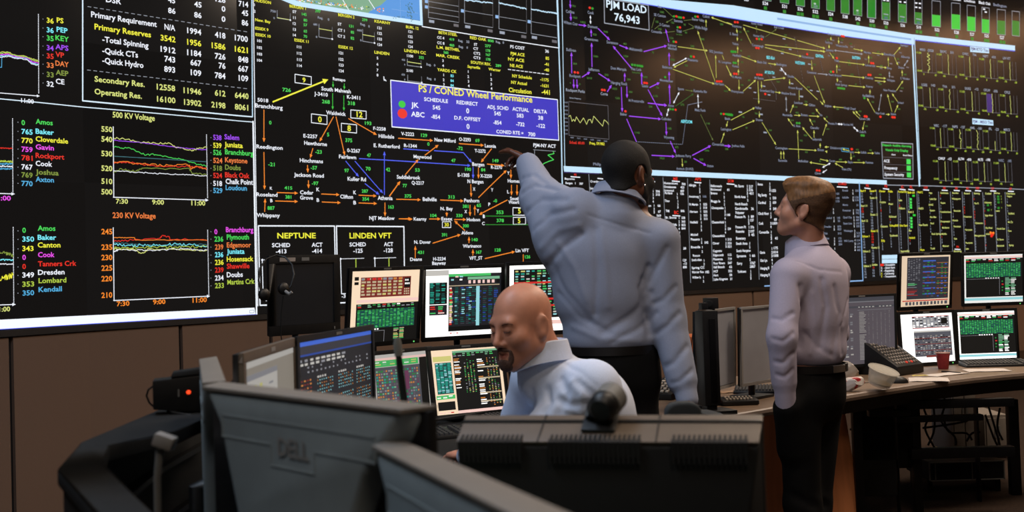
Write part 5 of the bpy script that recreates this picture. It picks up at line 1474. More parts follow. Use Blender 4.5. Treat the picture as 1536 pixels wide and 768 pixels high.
# webcam clipped on the vented monitor
cc = P(907, 608, 1.90)
foot = MT(-.012, -.008, -.012)
t = empty('webcam', foot, 'round black webcam on a short stalk standing on the vented monitor', 'webcam')
b = MB()
ax = Vector((.42, .72, .30)).normalized()
u = ax.cross(Vector((0, 0, 1))).normalized(); v = u.cross(ax)
Rw = Matrix((u, v, ax)).transposed()
b.lathe(cc, [(.0001, -.02), (.017, -.019), (.0235, -.012), (.0245, 0.0), (.0245, .012)], m_black, 28, Rw)
b.build('camera_body', t, smooth=True)
b = MB()
b.lathe(cc, [(.0252, .004), (.0256, .008), (.0256, .034), (.022, .038), (.0001, .038)], m_grey_pl, 28, Rw)
b.build('lens_ring', t, smooth=True)
b = MB()
b.tube([cc + Vector((-.004, -.004, -.012)), foot + Vector((-.004, -.0, .012)), foot + Vector((-.004, 0, 0))], [.016, .020, .024], m_black, 14)
b.build('stalk', t, smooth=True)
b = MB()
b.hexa([MT(-.04, -.0066, -.03), MT(.016, -.0066, -.03), MT(.016, .0150, .0300), MT(-.04, .0150, .0300)], [MT(-.04, -.0125, -.03), MT(.016, -.0125, -.03), MT(.016, .0095, .0300), MT(-.04, .0095, .0300)], m_black)
b.build('clip', t, bevel=.002)

# black speaker box with a red light on the ledge
p0 = Ph(258, 621, LZ)
t = empty('speaker_box', (p0.x, p0.y, LZ), 'small black speaker box with a glowing red light on the console ledge', 'speaker')
q0 = Vector((p0.x + .012, p0.y - .005, LZ))
S = lambda a, z, d: q0 + Vector((.97 * a - .25 * d, .25 * a + .97 * d, z))
b = MB()
b.hexa([S(-.05, .012, 0), S(.058, .0, 0), S(.058, .0, .07), S(-.05, .012, .07)], [S(-.05, .076, 0), S(.058, .083, 0), S(.058, .083, .07), S(-.05, .076, .07)], m_black)
b.build('housing', t, bevel=.004)
b = MB()
b.hexa([S(-.012, .081, .0), S(.06, .086, .0), S(.06, .086, .062), S(-.012, .081, .062)], [S(-.006, .092, .004), S(.06, .099, .004), S(.06, .099, .055), S(-.006, .092, .055)], m_ledge)
b.build('top_cover', t, bevel=.003)
b = MB()
b.lathe(S(.026, .047, -.001), [(.0001, .003), (.0042, .002), (.0046, -.002)], glow('red_light', (255, 70, 30), 1.6), 12, Matrix(((1, 0, 0), (0, 0, -1), (0, 1, 0))))
b.build('red_light', t)
b = MB()
b.box(S(.005, .046, -.001), (.003, .002, .016), m_grey_pl); b.build('slot', t)
b = MB()
b.tube([S(-.05, .062, .02), S(-.06, .055, .02), S(-.064, .042, .02), S(-.058, .026, .02), S(-.05, .018, .02)], .0022, m_black, 8)
b.build('bracket_loop', t, smooth=True)
b = MB()
b.tube([S(-.02, .006, .01), S(.03, -.002, -.03), S(.06, -.03, -.05), S(.066, -.07, -.05)], .0025, m_cable, 8)
b.build('cable', t, smooth=True)

# short flat post with an angled head, inside the console
pp = P(240, 662, 1.93)
t = empty('arm_post', (pp.x - .008, pp.y, FDZ), 'thin metal post with a pale angled head inside the console at left', 'post')
b = MB(); b.tube([(pp.x - .008, pp.y, FDZ), (pp.x - .006, pp.y, pp.z - .06), (pp.x, pp.y, pp.z - .012)], [.006, .006, .007], m_grey_pl, 10); b.build('post', t, smooth=True)
b = MB(); b.box((pp.x + .008, pp.y, pp.z), (.034, .03, .022), m_silver_pl, Matrix.Rotation(.35, 3, 'Y')); b.build('head', t, bevel=.004)
b = MB(); b.box((pp.x - .008, pp.y, FDZ + .006), (.07, .07, .012), m_black); b.build('foot', t, bevel=.003)

# gooseneck microphone behind the large monitor
tip = P(596, 507, 2.35)
mb_ = Vector((tip.x + .035, tip.y + .02, FDZ))
t = empty('gooseneck_microphone', mb_, 'black gooseneck microphone with a pale tip behind the large grey monitor', 'microphone')
b = MB(); b.tube([tip + Vector((.001, 0, -.03)), P(601, 560, 2.36), P(608, 618, 2.37), Vector((mb_.x, mb_.y, FDZ + .1)), Vector((mb_.x, mb_.y, FDZ + .02))], [.006, .0075, .008, .009, .009], m_black, 12); b.build('neck', t, smooth=True)
b = MB(); b.tube([tip, tip + Vector((.0, 0, -.012)), tip + Vector((.002, 0, -.036))], [.006, .0085, .0085], m_grey_pl, 12); b.build('tip', t, smooth=True)
b = MB(); b.lathe(mb_, [(.05, 0), (.05, .014), (.042, .022), (.0001, .024)], m_black, 24); b.build('base', t, smooth=True)

# headset hung over the switched off monitor
hc = cA + xA * (-.16) + zA * .18
t = empty('headset', hc, 'black headset hung over the corner of the switched off monitor', 'headset')
b = MB()
arc = [P(392, 441, 5.30), P(388, 420, 5.31), P(390, 402, 5.33), P(400, 388, 5.36), P(414, 382.5, 5.40), P(428, 386, 5.40), P(438, 397, 5.36), P(441, 412, 5.33), P(437, 428, 5.31), P(430, 438, 5.30)]
b.tube(arc, .0045, m_black, 8); b.build('headband', t, smooth=True)
for px, py in ((396, 442), (425, 433)):
    b = MB(); M_ = Matrix.Rotation(.9, 3, 'Z') @ Matrix.Rotation(math.pi / 2, 3, 'X')
    b.lathe(P(px, py, 5.29), [(.0001, -.018), (.022, -.016), (.028, -.004), (.028, .008), (.02, .016), (.0001, .018)], m_black, 20, M_); b.build('ear_pad', t, smooth=True)
b = MB(); b.tube([P(428, 437, 5.28), P(434, 441, 5.27), P(438, 438, 5.27)], .008, m_silver_pl, 8); b.build('microphone_boom', t, smooth=True)
b = MB(); b.tube([P(425, 444, 5.28), P(422, 470, 5.28), P(421, 500, 5.28), P(426, 530, 5.3)], .0028, m_cable, 6); b.build('cord', t, smooth=True)


# keyboards --------------------------------------------------------------------------------------
def keyboard(label, c, yaw, w=.44, d=.15, m=m_black, km=m_rubber):
    t = empty('keyboard', c, label, 'keyboard')
    R = Matrix.Rotation(yaw, 3, 'Z')
    Q = lambda a, b_, z: Vector(c) + R @ Vector((a, b_, z))
    b = MB()
    b.hexa([Q(-w / 2, -d / 2, .001), Q(w / 2, -d / 2, .001), Q(w / 2, d / 2, .001), Q(-w / 2, d / 2, .001)], [Q(-w / 2 + .003, -d / 2 + .003, .014), Q(w / 2 - .003, -d / 2 + .003, .014), Q(w / 2 - .003, d / 2 - .003, .03), Q(-w / 2 + .003, d / 2 - .003, .03)], m)
    b.build('case', t, bevel=.003)
    b = MB()
    for j in range(6):
        yb = -d / 2 + .012 + j * (d - .024) / 6
        n = 21
        for i in range(n):
            xa = -w / 2 + .012 + i * (w - .024) / n
            if i in (14, 17): continue
            z0 = .0135 + .016 * (yb + d / 2) / d
            kw, kd = (w - .024) / n - .003, (d - .024) / 6 - .004
            b.hexa([Q(xa, yb, z0), Q(xa + kw, yb, z0), Q(xa + kw, yb + kd, z0 + .002), Q(xa, yb + kd, z0 + .002)], [Q(xa + .002, yb + .002, z0 + .008), Q(xa + kw - .002, yb + .002, z0 + .008), Q(xa + kw - .002, yb + kd - .002, z0 + .01), Q(xa + .002, yb + kd - .002, z0 + .01)], km)
    b.build('keys', t)
    return t


keyboard('black keyboard on the operator desk below the teal columned monitor', (-.34, 4.62, DZ), .45)
keyboard('black keyboard under the white screened monitor behind the bald man', (.05, 5.10, DZ), .45, w=.4)


def mouse(label, c, yaw, m=m_black):
    t = empty('computer_mouse', c, label, 'computer mouse')
    R = Matrix.Rotation(yaw, 3, 'Z')
    b = MB()
    prof = [(0.0, 1.0, .0), (.006, 1.0, .0), (.014, .96, .0), (.024, .82, .003), (.032, .55, .006), (.036, .02, .008)]
    n = 20
    vs, fs = [], []
    for z, s_, sh in prof:
        for k in range(n):
            q = 2 * math.pi * k / n
            vs.append(Vector(c) + R @ Vector((.031 * s_ * math.cos(q), .055 * s_ * math.sin(q) + sh * .5, z)))
    for i in range(len(prof) - 1):
        for k in range(n): fs.append((i * n + k, i * n + (k + 1) % n, (i + 1) * n + (k + 1) % n, (i + 1) * n + k))
    fs.append(tuple(range(n - 1, -1, -1))); fs.append(tuple((len(prof) - 1) * n + k for k in range(n)))
    b.add(vs, fs, m); b.build('shell', t, smooth=True)
    b = MB()
    b.tube([Vector(c) + R @ Vector((-.003, .026, .0335)), Vector(c) + R @ Vector((.003, .026, .0335))], .006, m_grey_pl, 12); b.build('scroll_wheel', t, smooth=True)
    b = MB()
    b.tube([Vector(c) + R @ Vector(p) for p in ((0, .055, .008), (.01, .10, .004), (-.02, .18, .003), (-.05, .26, .003))], .002, m_cable, 6); b.build('cord', t, smooth=True)
    return t


# ------------------------------------------------------------------ the desk on the right
RZ = .74
front = [Ph(x, y, RZ) for x, y in ((1000, 633), (1046, 628.5), (1100, 621), (1150, 612.5), (1210, 602), (1273, 591.5), (1340, 581), (1400, 572.5), (1460, 565.5), (1518, 560), (1600, 553))]
back = [p + Vector((-.12, 1.25, 0)) for p in front]
t = empty('curved_desk', (front[5].x, front[5].y + .6, 0), 'long curved brown desk at right on a black steel frame', 'desk')
b = MB()
for i in range(len(front) - 1):
    ring = [front[i], front[i + 1], back[i + 1], back[i]]
    b.hexa([T2(p, RZ - .03) for p in ring], [T2(p, RZ) for p in ring], m_lam)
b.build('desktop', t)
b = MB()
pr = []
for i, p in enumerate(front):
    tg = (front[min(i + 1, len(front) - 1)] - front[max(i - 1, 0)]).normalized()
    nn = Vector((tg.y, -tg.x, 0))
    pr.append([T2(p, RZ + .001), T2(p + nn * .012, RZ - .003), T2(p + nn * .016, RZ - .016), T2(p + nn * .012, RZ - .03), T2(p, RZ - .034)])
for i in range(len(pr) - 1):
    for k in range(4): b.quad(pr[i][k + 1], pr[i + 1][k + 1], pr[i + 1][k], pr[i][k], m_edge)
b.build('edge_band', t, smooth=True)
b = MB()
for i in range(len(front) - 1):
    o0 = lambda p, d: p + Vector((-.01, d, 0))
    ring = [o0(front[i], .16), o0(front[i + 1], .16), o0(front[i + 1], .19), o0(front[i], .19)]
    if i > 4: b.hexa([T2(p, RZ - .12) for p in ring], [T2(p, RZ - .03) for p in ring], m_steel)
b.build('frame_rail', t)


def under(px0, px1, py0, py1, d, name='leg', m=m_steel, dep=.05):
    """a frame member below the desk, d behind the front edge"""
    zf = Ph((px0 + px1) / 2, 588 - (px0 - 1273) * .125, RZ).y + d
    b = MB()
    a = P(px0, py0, zf); c_ = P(px1, py1, zf)
    x0, x1, z0, z1 = min(a.x, c_.x), max(a.x, c_.x), max(0, min(a.z, c_.z)), max(a.z, c_.z)
    b.box(((x0 + x1) / 2, zf, (z0 + z1) / 2), (x1 - x0, dep, z1 - z0), m)
    return b.build(name, t, bevel=.003)


for x0, x1 in ((1275, 1296), (1341, 1347), (1363, 1383), (1459, 1470), (1507, 1530)): under(x0, x1, 598, 860, .35 if x0 > 1300 else .25)
under(1340, 1516, 601, 608, .37, 'cross_bar'); under(1340, 1470, 624, 629, .37, 'cross_bar'); under(1300, 1362, 615, 622, .37, 'cross_bar')
under(1362, 1516, 672, 682, .36, 'cross_bar', dep=.06); under(1277, 1364, 590, 700, .8, 'back_plate', m_black_matt, .02)
under(1277, 1342, 690, 740, .55, 'back_plate', m_black_matt, .02)
# wooden end panel that carries the desk
e0, e1 = Ph(1120, 618, RZ - .04), Ph(1268, 593, RZ - .04)
e0.y += .06; e1.y += .06
f0, f1 = Vector((e0.x - .05, e0.y - .02, 0)), Vector((e1.x + .085, e1.y - .01, 0))
dirn = (e1 - e0).normalized(); nn = Vector((dirn.y, -dirn.x, 0)) * -.03
b = MB()
b.hexa([f0, f1, f1 + nn, f0 + nn], [T2(e0, RZ - .034), T2(e1, RZ - .034), T2(e1, RZ - .034) + nn, T2(e0, RZ - .034) + nn], m_wood)
ep = b.build('wood_panel', t)
pl = P(1274.5, 743, f1.y - .012)
b = MB(); b.box(pl, (.012, .008, .03), m_chrome); b.lathe(pl + Vector((0, -.004, .01)), [(.006, 0), (.006, .004), (.0001, .005)], m_chrome, 10, Matrix(((1, 0, 0), (0, 0, -1), (0, 1, 0)))); b.lathe(pl + Vector((0, -.004, -.01)), [(.006, 0), (.006, .004), (.0001, .005)], m_chrome, 10, Matrix(((1, 0, 0), (0, 0, -1), (0, 1, 0))))
b.build('metal_fitting', ep)
# hanging cables
rnd = random.Random(12)
yb = 6.9
for k, pts in enumerate((((1393, 596), (1386, 612), (1391, 628), (1388, 645), (1402, 672)), ((1412, 588), (1418, 605), (1412, 632), (1432, 655), (1434, 668)), ((1398, 590), (1402, 640), (1392, 668)),
                         ((1345, 636), (1358, 650), (1362, 676)), ((1344, 660), (1352, 640), (1361, 634)), ((1343, 625), (1350, 650), (1360, 672)), ((1384, 642), (1400, 640), (1440, 634), (1470, 624)), ((1416, 630), (1424, 648), (1450, 650), (1458, 660)),
                         ((1481, 604), (1492, 640), (1500, 668)), ((1478, 622), (1490, 655), (1496, 668)), ((1500, 612), (1496, 640), (1504, 660)), ((1450, 662), (1458, 650), (1470, 648)), ((1275, 644), (1300, 646), (1340, 632)), ((1282, 672), (1310, 668), (1338, 655)))):
    b = MB(); P3 = [P(x, y, yb + .04 * (k % 5)) for x, y in pts]
    fine = []
    for i in range(len(P3) - 1):
        for s_ in range(4):
            a_ = P3[max(i - 1, 0)]; b0_ = P3[i]; c0_ = P3[i + 1]; d_ = P3[min(i + 2, len(P3) - 1)]
            f = s_ / 4
            fine.append(.5 * ((2 * b0_) + (c0_ - a_) * f + (2 * a_ - 5 * b0_ + 4 * c0_ - d_) * f * f + (3 * b0_ - a_ - 3 * c0_ + d_) * f ** 3))
    fine.append(P3[-1])
    b.tube(fine, .0065, m_cable, 7)
    thing('hanging_cable', b, ['black cable hanging in loops under the right desk', 'thin black cable looped among others below the right desk'][0], 'cable', group='cables looping under the right desk', origin=tuple(fine[0]), smooth=True)

# metal tray on the floor and pale cabinets beyond the frame
a0 = P(1452, 722, 6.8)
t = empty('equipment_tray', (a0.x, 6.95, 0), 'low black equipment tray with a pale outlined front under the right desk', 'tray')
b = MB(); b.box((a0.x, 7.05, .135), (.44, .4, .11), m_black_matt); b.build('body', t, bevel=.004)
b = MB()
for cx, cz, sx, sz in ((0, .187, .44, .006), (0, .083, .44, .006), (-.217, .135, .006, .11), (.217, .135, .006, .11), (-.185, .135, .005, .11), (0.03, .135, .005, .11)): b.box((a0.x + cx, 6.846, cz), (sx, .008, sz), m_grey_pl)
b.build('front_outline', t)
for sx in (-.2, .2):
    b = MB(); b.box((a0.x + sx, 7.05, .04), (.03, .3, .08), m_steel); b.build('foot', t)
m_cab = mat('cabinet_beige', (118, 110, 102), .7, var=.05)
for k, (px0, px1, py0) in enumerate(((1424, 1460, 578), (1473, 1509, 622))):
    a, c_ = P(px0, py0, 8.0), P(px1, py0, 8.0)
    t = empty('low_cabinet', ((a.x + c_.x) / 2, 8.2, 0), ['pale cabinet standing behind the right desk, left of the narrower one', 'short pale cabinet with dark door seams seen behind the right end of the desk'][k], 'cabinet')
    b = MB(); b.box(((a.x + c_.x) / 2, 8.2, a.z / 2 + .02), (c_.x - a.x, .4, a.z - .04), m_cab); b.build('body', t, bevel=.005)
    for j in range(2):
        b = MB(); b.box((a.x + (c_.x - a.x) * (.27 + .46 * j), 7.995, a.z / 2), ((c_.x - a.x) * .42, .016, a.z * .86), m_cab); d_ = b.build('door', t, bevel=.003)
        b = MB(); b.box((a.x + (c_.x - a.x) * (.42 + .16 * j), 7.982, a.z * .62), (.012, .012, .08), m_grey_pl); b.build('handle', d_)

# monitors on the right desk
offm = dict(off=m_off2, mats=(m_black, m_silver_pl))
monitor('switched off grey monitor right beside the narrow black speaker tower', (.915, 4.99 + .33, 1.00, 1.0, -.03), .44, .37, art_off, RZ, **offm, bez=.012)
monitor('switched off grey monitor between the other grey one and the young man', (1.20, 5.255 + .33, 1.0, .8, -.03), .44, .37, art_off, RZ, **offm, bez=.012)
monitor('grey framed monitor behind the young man with a dim console screen', *nearer((1.74, 5.86, 1.031, .387, -.022), .43, .36, 1.12), art_grey_console, RZ, bez=.013, mats=(m_black, m_ledge), k=.6, stand='small')
monitor('upper monitor at right with blue rows on a peach screen', (2.482, 7.033, 1.245, .40, -.09), .41, .345, art_blue_rows, RZ, k=.82)
monitor('upper monitor at the far right with a green table', (3.062, 7.45, 1.236, .02, -.073), .41, .345, art_green_table, RZ, k=.95)
monitor('lower monitor at right with a grey table on white', *nearer((2.602, 7.376, .876, .267, .06), .41, .345, .945), art_grey_table, RZ, stand='small')
monitor('lower monitor at the far right with a green table above a dark pane', *nearer((3.051, 7.562, .869, .034, .031), .41, .345, .935), art_green_table, RZ)

# narrow black tower speaker on a foot
tp = P(1062, 545, 5.06)
t = empty('speaker_tower', (tp.x, tp.y, RZ), 'narrow black speaker tower on a foot, left of the grey monitors', 'speaker')
R = Matrix.Rotation(.35, 3, 'Z')
b = MB(); b.box((tp.x, tp.y, RZ + .245), (.078, .07, .41), m_black, R); b.build('housing', t, bevel=.008)
b = MB(); b.box(Vector((tp.x, tp.y, RZ + .235)) + R @ Vector((.006, -.036, 0)), (.03, .006, .36), m_steel, R); b.build('front_grille', t, bevel=.002)
b = MB(); b.box((tp.x - .012, tp.y, RZ + .468), (.03, .03, .03), m_black, R); b.build('top_knob', t, bevel=.003)
b = MB(); b.box((tp.x + .02, tp.y - .01, RZ + .012), (.15, .13, .02), m_black, R); b.box((tp.x, tp.y, RZ + .03), (.05, .05, .03), m_black, R); b.build('foot', t, bevel=.004)
# small black camera on the grey monitor
cp = P(1066, 455, 5.28)
t = empty('desk_camera', (cp.x, cp.y, cp.z - .036), 'small black box camera with a thin cord on top of the grey monitor', 'camera')
b = MB(); b.box((cp.x, cp.y, cp.z), (.055, .05, .05), m_black, Matrix.Rotation(.3, 3, 'Z')); b.build('housing', t, bevel=.004)
b = MB(); b.lathe((cp.x - .012, cp.y - .026, cp.z), [(.016, 0), (.016, .012), (.011, .014), (.0001, .012)], m_black_matt, 16, Matrix(((1, 0, 0), (0, 0, -1), (0, 1, 0)))); b.build('lens', t, smooth=True)
b = MB(); b.box((cp.x, cp.y, cp.z - .031), (.03, .04, .012), m_black); b.build('foot', t)
b = MB(); b.tube([P(1057, 452, 5.27), P(1050, 458, 5.27), P(1044, 478, 5.27), P(1039, 500, 5.27), P(1036, 530, 5.27)], .0022, m_cable, 6); b.build('cord', t, smooth=True)


# desk phones with buttons
def phone(label, c, yaw, w, d, hb, hf, rows_, cols_, red=(), km=m_keyl, screen=False):
    t = empty('desk_phone', c, label, 'telephone')
    R = Matrix.Rotation(yaw, 3, 'Z')
    Q = lambda a, b_, z: Vector(c) + R @ Vector((a, b_, z))
    b = MB()
    b.hexa([Q(-w / 2, -d / 2, .002), Q(w / 2, -d / 2, .002), Q(w / 2, d / 2, .002), Q(-w / 2, d / 2, .002)], [Q(-w / 2, -d / 2, hf), Q(w / 2, -d / 2, hf), Q(w / 2, d / 2, hb), Q(-w / 2, d / 2, hb)], m_black)
    b.build('body', t, bevel=.005)
    sl = (hb - hf) / d
    keys, reds = MB(), MB()
    for j in range(rows_):
        for i in range(cols_):
            a = -w / 2 + .02 + (w - .04) * (i + .15) / cols_
            y = -d / 2 + .015 + (d - .03) * (j + .2) / rows_
            kw, kd = (w - .04) / cols_ * .55, (d - .03) / rows_ * .42
            z = hf + (y + d / 2) * sl
            (reds if (j, i) in red else keys).hexa([Q(a, y, z - .001), Q(a + kw, y, z - .001), Q(a + kw, y + kd, z + kd * sl - .001), Q(a, y + kd, z + kd * sl - .001)], [Q(a, y, z + .006), Q(a + kw, y, z + .006), Q(a + kw, y + kd, z + kd * sl + .006), Q(a, y + kd, z + kd * sl + .006)],
                                                    glow('red_key', (225, 60, 40), .8) if (j, i) in red else km)
    keys.build('keypad', t)
    if reds.v: reds.build('red_keys', t)
    return t


c0 = Ph(1354, 565, RZ)
phone('black intercom console with rows of keys and red lights by the paper cup', (c0.x - .005, c0.y + .21, RZ), .72, .275, .27, .225, .05, 11, 9, red=((0, 4), (0, 6), (8, 7), (9, 5), (6, 6), (10, 7), (7, 4)), km=mat('grey_key', (132, 124, 116), .6))
c0 = Ph(1004, 598, RZ)
phone('black desk phone with pale keys beside the pointing man\'s lowered arm', (c0.x, c0.y + .05, RZ), -.6, .15, .22, .09, .03, 6, 4)
c0 = Ph(1108, 607, RZ)
t = phone('low black phone with a row of pale keys in front of the grey monitors', (c0.x, c0.y - .0, RZ), .08, .17, .09, .035, .022, 2, 8)
c0 = Ph(1140, 590, RZ)
keyboard('black keyboard between the grey monitors and the young man', (c0.x + .06, c0.y + .03, RZ), -.25, w=.36)
c0 = Ph(1488, 549, RZ)
keyboard('black keyboard below the green table monitor at the far right', (c0.x + .06, c0.y - .0, RZ), -.06, w=.46)
c0 = Ph(1348, 575, RZ)
mouse('black mouse beside the clear plastic bowl', (c0.x, c0.y + .02, RZ), 1.3)

# papers
def sheet(name, label, px, py, yaw, w, d, z=0.0, m=m_white, grp=None):
    c = Ph(px, py, RZ)
    R = Matrix.Rotation(yaw, 3, 'Z')
    b = MB()
    n = 5
    for i in range(n):
        f = lambda k: w * (k / n - .5)
        bump = lambda k: .003 * math.sin(k * 1.3)
        q = lambda a, y, k, o: Vector((c.x, c.y, RZ + .0012 + z + o + abs(bump(k)))) + R @ Vector((a, y, 0))
        b.hexa([q(f(i), -d / 2, i, 0), q(f(i + 1), -d / 2, i + 1, 0), q(f(i + 1), d / 2, i + 1, 0), q(f(i), d / 2, i, 0)], [q(f(i), -d / 2, i, .0012), q(f(i + 1), -d / 2, i + 1, .0012), q(f(i + 1), d / 2, i + 1, .0012), q(f(i), d / 2, i, .0012)], m)
    return thing(name, b, label, 'paper', grp, origin=(c.x, c.y, RZ))


sheet('paper_sheet', 'white paper sheet at the desk edge in front of the intercom console', 1393, 570, -.3, .2, .2)
sheet('paper_sheet', 'white paper sheet lying below the keyboard at the far right', 1480, 556, -.12, .23, .16)
sheet('paper_sheet', 'paper sheet between the intercom console and the paper cup', 1420, 562, .5, .26, .1)
sheet('sticky_note', 'yellow sticky note strip on the papers by the intercom console', 1380, 566, -.1, .08, .035, .007, mat('sticky_yellow', (206, 190, 96), .8))
sheet('paper_sheet', 'orange folder peeking out under the keyboard by the grey monitors', 1122, 583, .3, .12, .08, 0, mat('folder_orange', (188, 110, 50), .7))
sheet('paper_sheet', 'pale paper lying before the switched off grey monitors', 1098, 588, .5, .16, .07, 0, mat('paper_tan', (150, 122, 98), .8))

# pens
for k, (pa, pb, lb) in enumerate((((1412, 558.5), (1442, 561), 'dark pen lying in front of the keyboard at right'),)):
    a, c_ = Ph(*pa, RZ), Ph(*pb, RZ)
    b = MB(); d = (c_ - a).normalized(); up = Vector((0, 0, .006))
    b.tube([a + up, a + d * .006 + up, c_ - d * .012 + up, c_ + up], [.002, .0045, .0045, .001], m_black, 10)
    thing('pen', b, lb, 'pen', origin=(a.x, a.y, RZ), smooth=True)

# paper cup
c0 = Ph(1415, 553.5, RZ)
t = empty('paper_cup', (c0.x, c0.y, RZ), 'small dark red paper cup with a pale rim on the right desk', 'cup')
b = MB(); b.lathe((c0.x, c0.y, RZ), [(.0001, .001), (.0275, .001), (.029, .003), (.0395, .093), (.0385, .093), (.028, .006), (.0001, .006)], mat('cup_red', (150, 46, 50), .55, var=.15, scale=60), 28); b.build('body', t, smooth=True)
b = MB(); b.lathe((c0.x, c0.y, RZ), [(.0392, .091), (.0412, .0925), (.0412, .0955), (.0388, .0965), (.038, .093)], mat('cup_rim', (196, 160, 150), .6), 28); b.build('rim', t, smooth=True)

# clear plastic bowl lying tilted with a tan bottom
m_clear = bpy.data.materials.new('clear_plastic'); m_clear.use_nodes = True
bs = m_clear.node_tree.nodes['Principled BSDF']
bs.inputs['Base Color'].default_value = (*srgb(232, 226, 212), 1); bs.inputs['Roughness'].default_value = .12; bs.inputs['Alpha'].default_value = .34; bs.inputs['IOR'].default_value = 1.2
c0 = Ph(1311, 584, RZ)
t = empty('plastic_bowl', (c0.x, c0.y, RZ), 'clear plastic food bowl tilted toward the viewer on the right desk', 'bowl')
Rt = Matrix.Rotation(.28, 3, 'Y') @ Matrix.Rotation(.26, 3, 'X')
cb = Vector((c0.x + .015, c0.y - .03, RZ + .024))
b = MB(); b.lathe(cb, [(.0001, 0), (.052, 0), (.056, .004), (.072, .08), (.071, .08), (.054, .006), (.0001, .003)], m_clear, 32, Rt); b.build('body', t, smooth=True)
b = MB(); b.lathe(cb, [(.0705, .078), (.078, .0795), (.079, .083), (.076, .086), (.0705, .085)], m_clear, 32, Rt); b.build('rim', t, smooth=True)
b = MB(); b.lathe(cb, [(.0001, .010), (.05, .010), (.054, .018), (.0001, .026)], mat('food_rest', (120, 106, 82), .8, var=.3, scale=80), 24, Rt); b.build('contents', t, smooth=True)

# crumpled napkin with red print and a bag
def crumple(name, label, cat, c, size, m, seed, m2=None):
    rnd = random.Random(seed)
    bm = bmesh.new()
    bmesh.ops.create_icosphere(bm, subdivisions=4, radius=1.0)
    dirs = [Vector((rnd.gauss(0, 1), rnd.gauss(0, 1), rnd.gauss(0, 1))).normalized() for _ in range(26)]
    offs = [rnd.uniform(.45, .95) for _ in dirs]
    for v in bm.verts:
        d = v.co.normalized()
        r = min([o / max(.15, d.dot(q)) for q, o in zip(dirs, offs)] + [1.25])
        v.co = Vector((d.x * size[0] * r, d.y * size[1] * r, max(-size[2] * .9, d.z * size[2] * r)))
    zmin = min(v.co.z for v in bm.verts)
    for v in bm.verts: v.co = v.co + Vector(c) - Vector((0, 0, zmin - .001))
    me = bpy.data.meshes.new(name)
    for f in bm.faces: f.material_index = 1 if m2 and math.sin(f.calc_center_median().x * 95) + math.sin(f.calc_center_median().y * 80 + f.calc_center_median().z * 110) > .45 else 0
    bm.to_mesh(me); bm.free()
    me.materials.append(m)
    if m2: me.materials.append(m2)
    return tag(link_mesh(name, me, None, c), label, cat)


c0 = Ph(1284, 588, RZ)
crumple('crumpled_napkin', 'crumpled white napkin with red print at the desk edge by the young man', 'napkin', (c0.x, c0.y + .03, RZ), (.095, .06, .044), m_white, 4, mat('print_red', (170, 34, 40), .7))
c0 = Ph(1276, 580, RZ)
crumple('crumpled_bag', 'pale crumpled plastic bag behind the red printed napkin', 'bag', (c0.x + .0, c0.y + .06, RZ), (.07, .05, .095), mat('bag_pale', (188, 176, 160), .5), 9)
# flat orange binder standing behind the tower speaker
cp = P(1042, 535, 5.5)
b = MB(); b.hexa([Vector((cp.x - .02, 5.5, RZ + .001)), Vector((cp.x + .03, 5.5, RZ + .001)), Vector((cp.x + .05, 5.75, RZ + .001)), Vector((cp.x, 5.75, RZ + .001))], [Vector((cp.x - .02, 5.5, RZ + .31)), Vector((cp.x + .03, 5.5, RZ + .31)), Vector((cp.x + .05, 5.75, RZ + .31)), Vector((cp.x, 5.75, RZ + .31))], mat('binder_orange', (176, 88, 36), .6))
thing('ring_binder', b, 'orange binder standing behind the black speaker tower', 'binder', origin=(cp.x, 5.6, RZ), bevel=.003)


# office chairs
def chair(label, c, yaw, top, m=None, w=.44):
    m = m or mat('chair_fabric', (42, 46, 48), .85, var=.1, scale=200)
    t = empty('office_chair', c, label, 'chair')
    R = Matrix.Rotation(yaw, 3, 'Z')
    Q = lambda a, b_, z: Vector((c[0], c[1], 0)) + R @ Vector((a, b_, z))
    b = MB(); b.hexa([Q(-.23, -.22, .43), Q(.23, -.22, .43), Q(.21, .23, .43), Q(-.21, .23, .43)], [Q(-.23, -.22, .485), Q(.23, -.22, .485), Q(.21, .23, .485), Q(-.21, .23, .485)], m); b.build('seat', t, bevel=.025, seg=3)
    b = MB()
    n = 14
    f_, g_ = [], []
    for k in range(n + 1):
        q = math.pi * k / n
        f_.append((w / 2 * math.cos(q) * 1.0, top - .16 + .16 * math.sin(q)))
    out = f_ + [(-w / 2 * .8, .56), (w / 2 * .8, .56)]
    b.hexa([Q(a, -.235 - .05 * (z - .5), z) for a, z in out], [Q(a, -.295 - .05 * (z - .5), z) for a, z in out], m); b.build('backrest', t, bevel=.014)
    b = MB(); b.tube([Q(0, 0, .43), Q(0, 0, .12)], .028, m_steel, 14); b.build('column', t, smooth=True)
    b = MB(); b.tube([Q(0, -.05, .42), Q(0, -.28, .44), Q(0, -.305, .6)], .018, m_steel, 10); b.build('back_bar', t, smooth=True)
    for k in range(5):
        q = k * 2 * math.pi / 5 + .3
        b = MB(); b.tube([Q(0, 0, .12), Q(.3 * math.cos(q), .3 * math.sin(q), .075)], [.026, .018], m_black, 10); l = b.build('base_leg', t, smooth=True)
        b = MB(); e = Q(.3 * math.cos(q), .3 * math.sin(q), .032); b.lathe(e, [(.0001, -.02), (.03, -.018), (.032, 0), (.03, .018), (.0001, .02)], m_black, 16, Matrix.Rotation(math.pi / 2, 3, 'X') @ Matrix.Rotation(q, 3, 'Y')); b.build('caster', l, smooth=True)
    return t


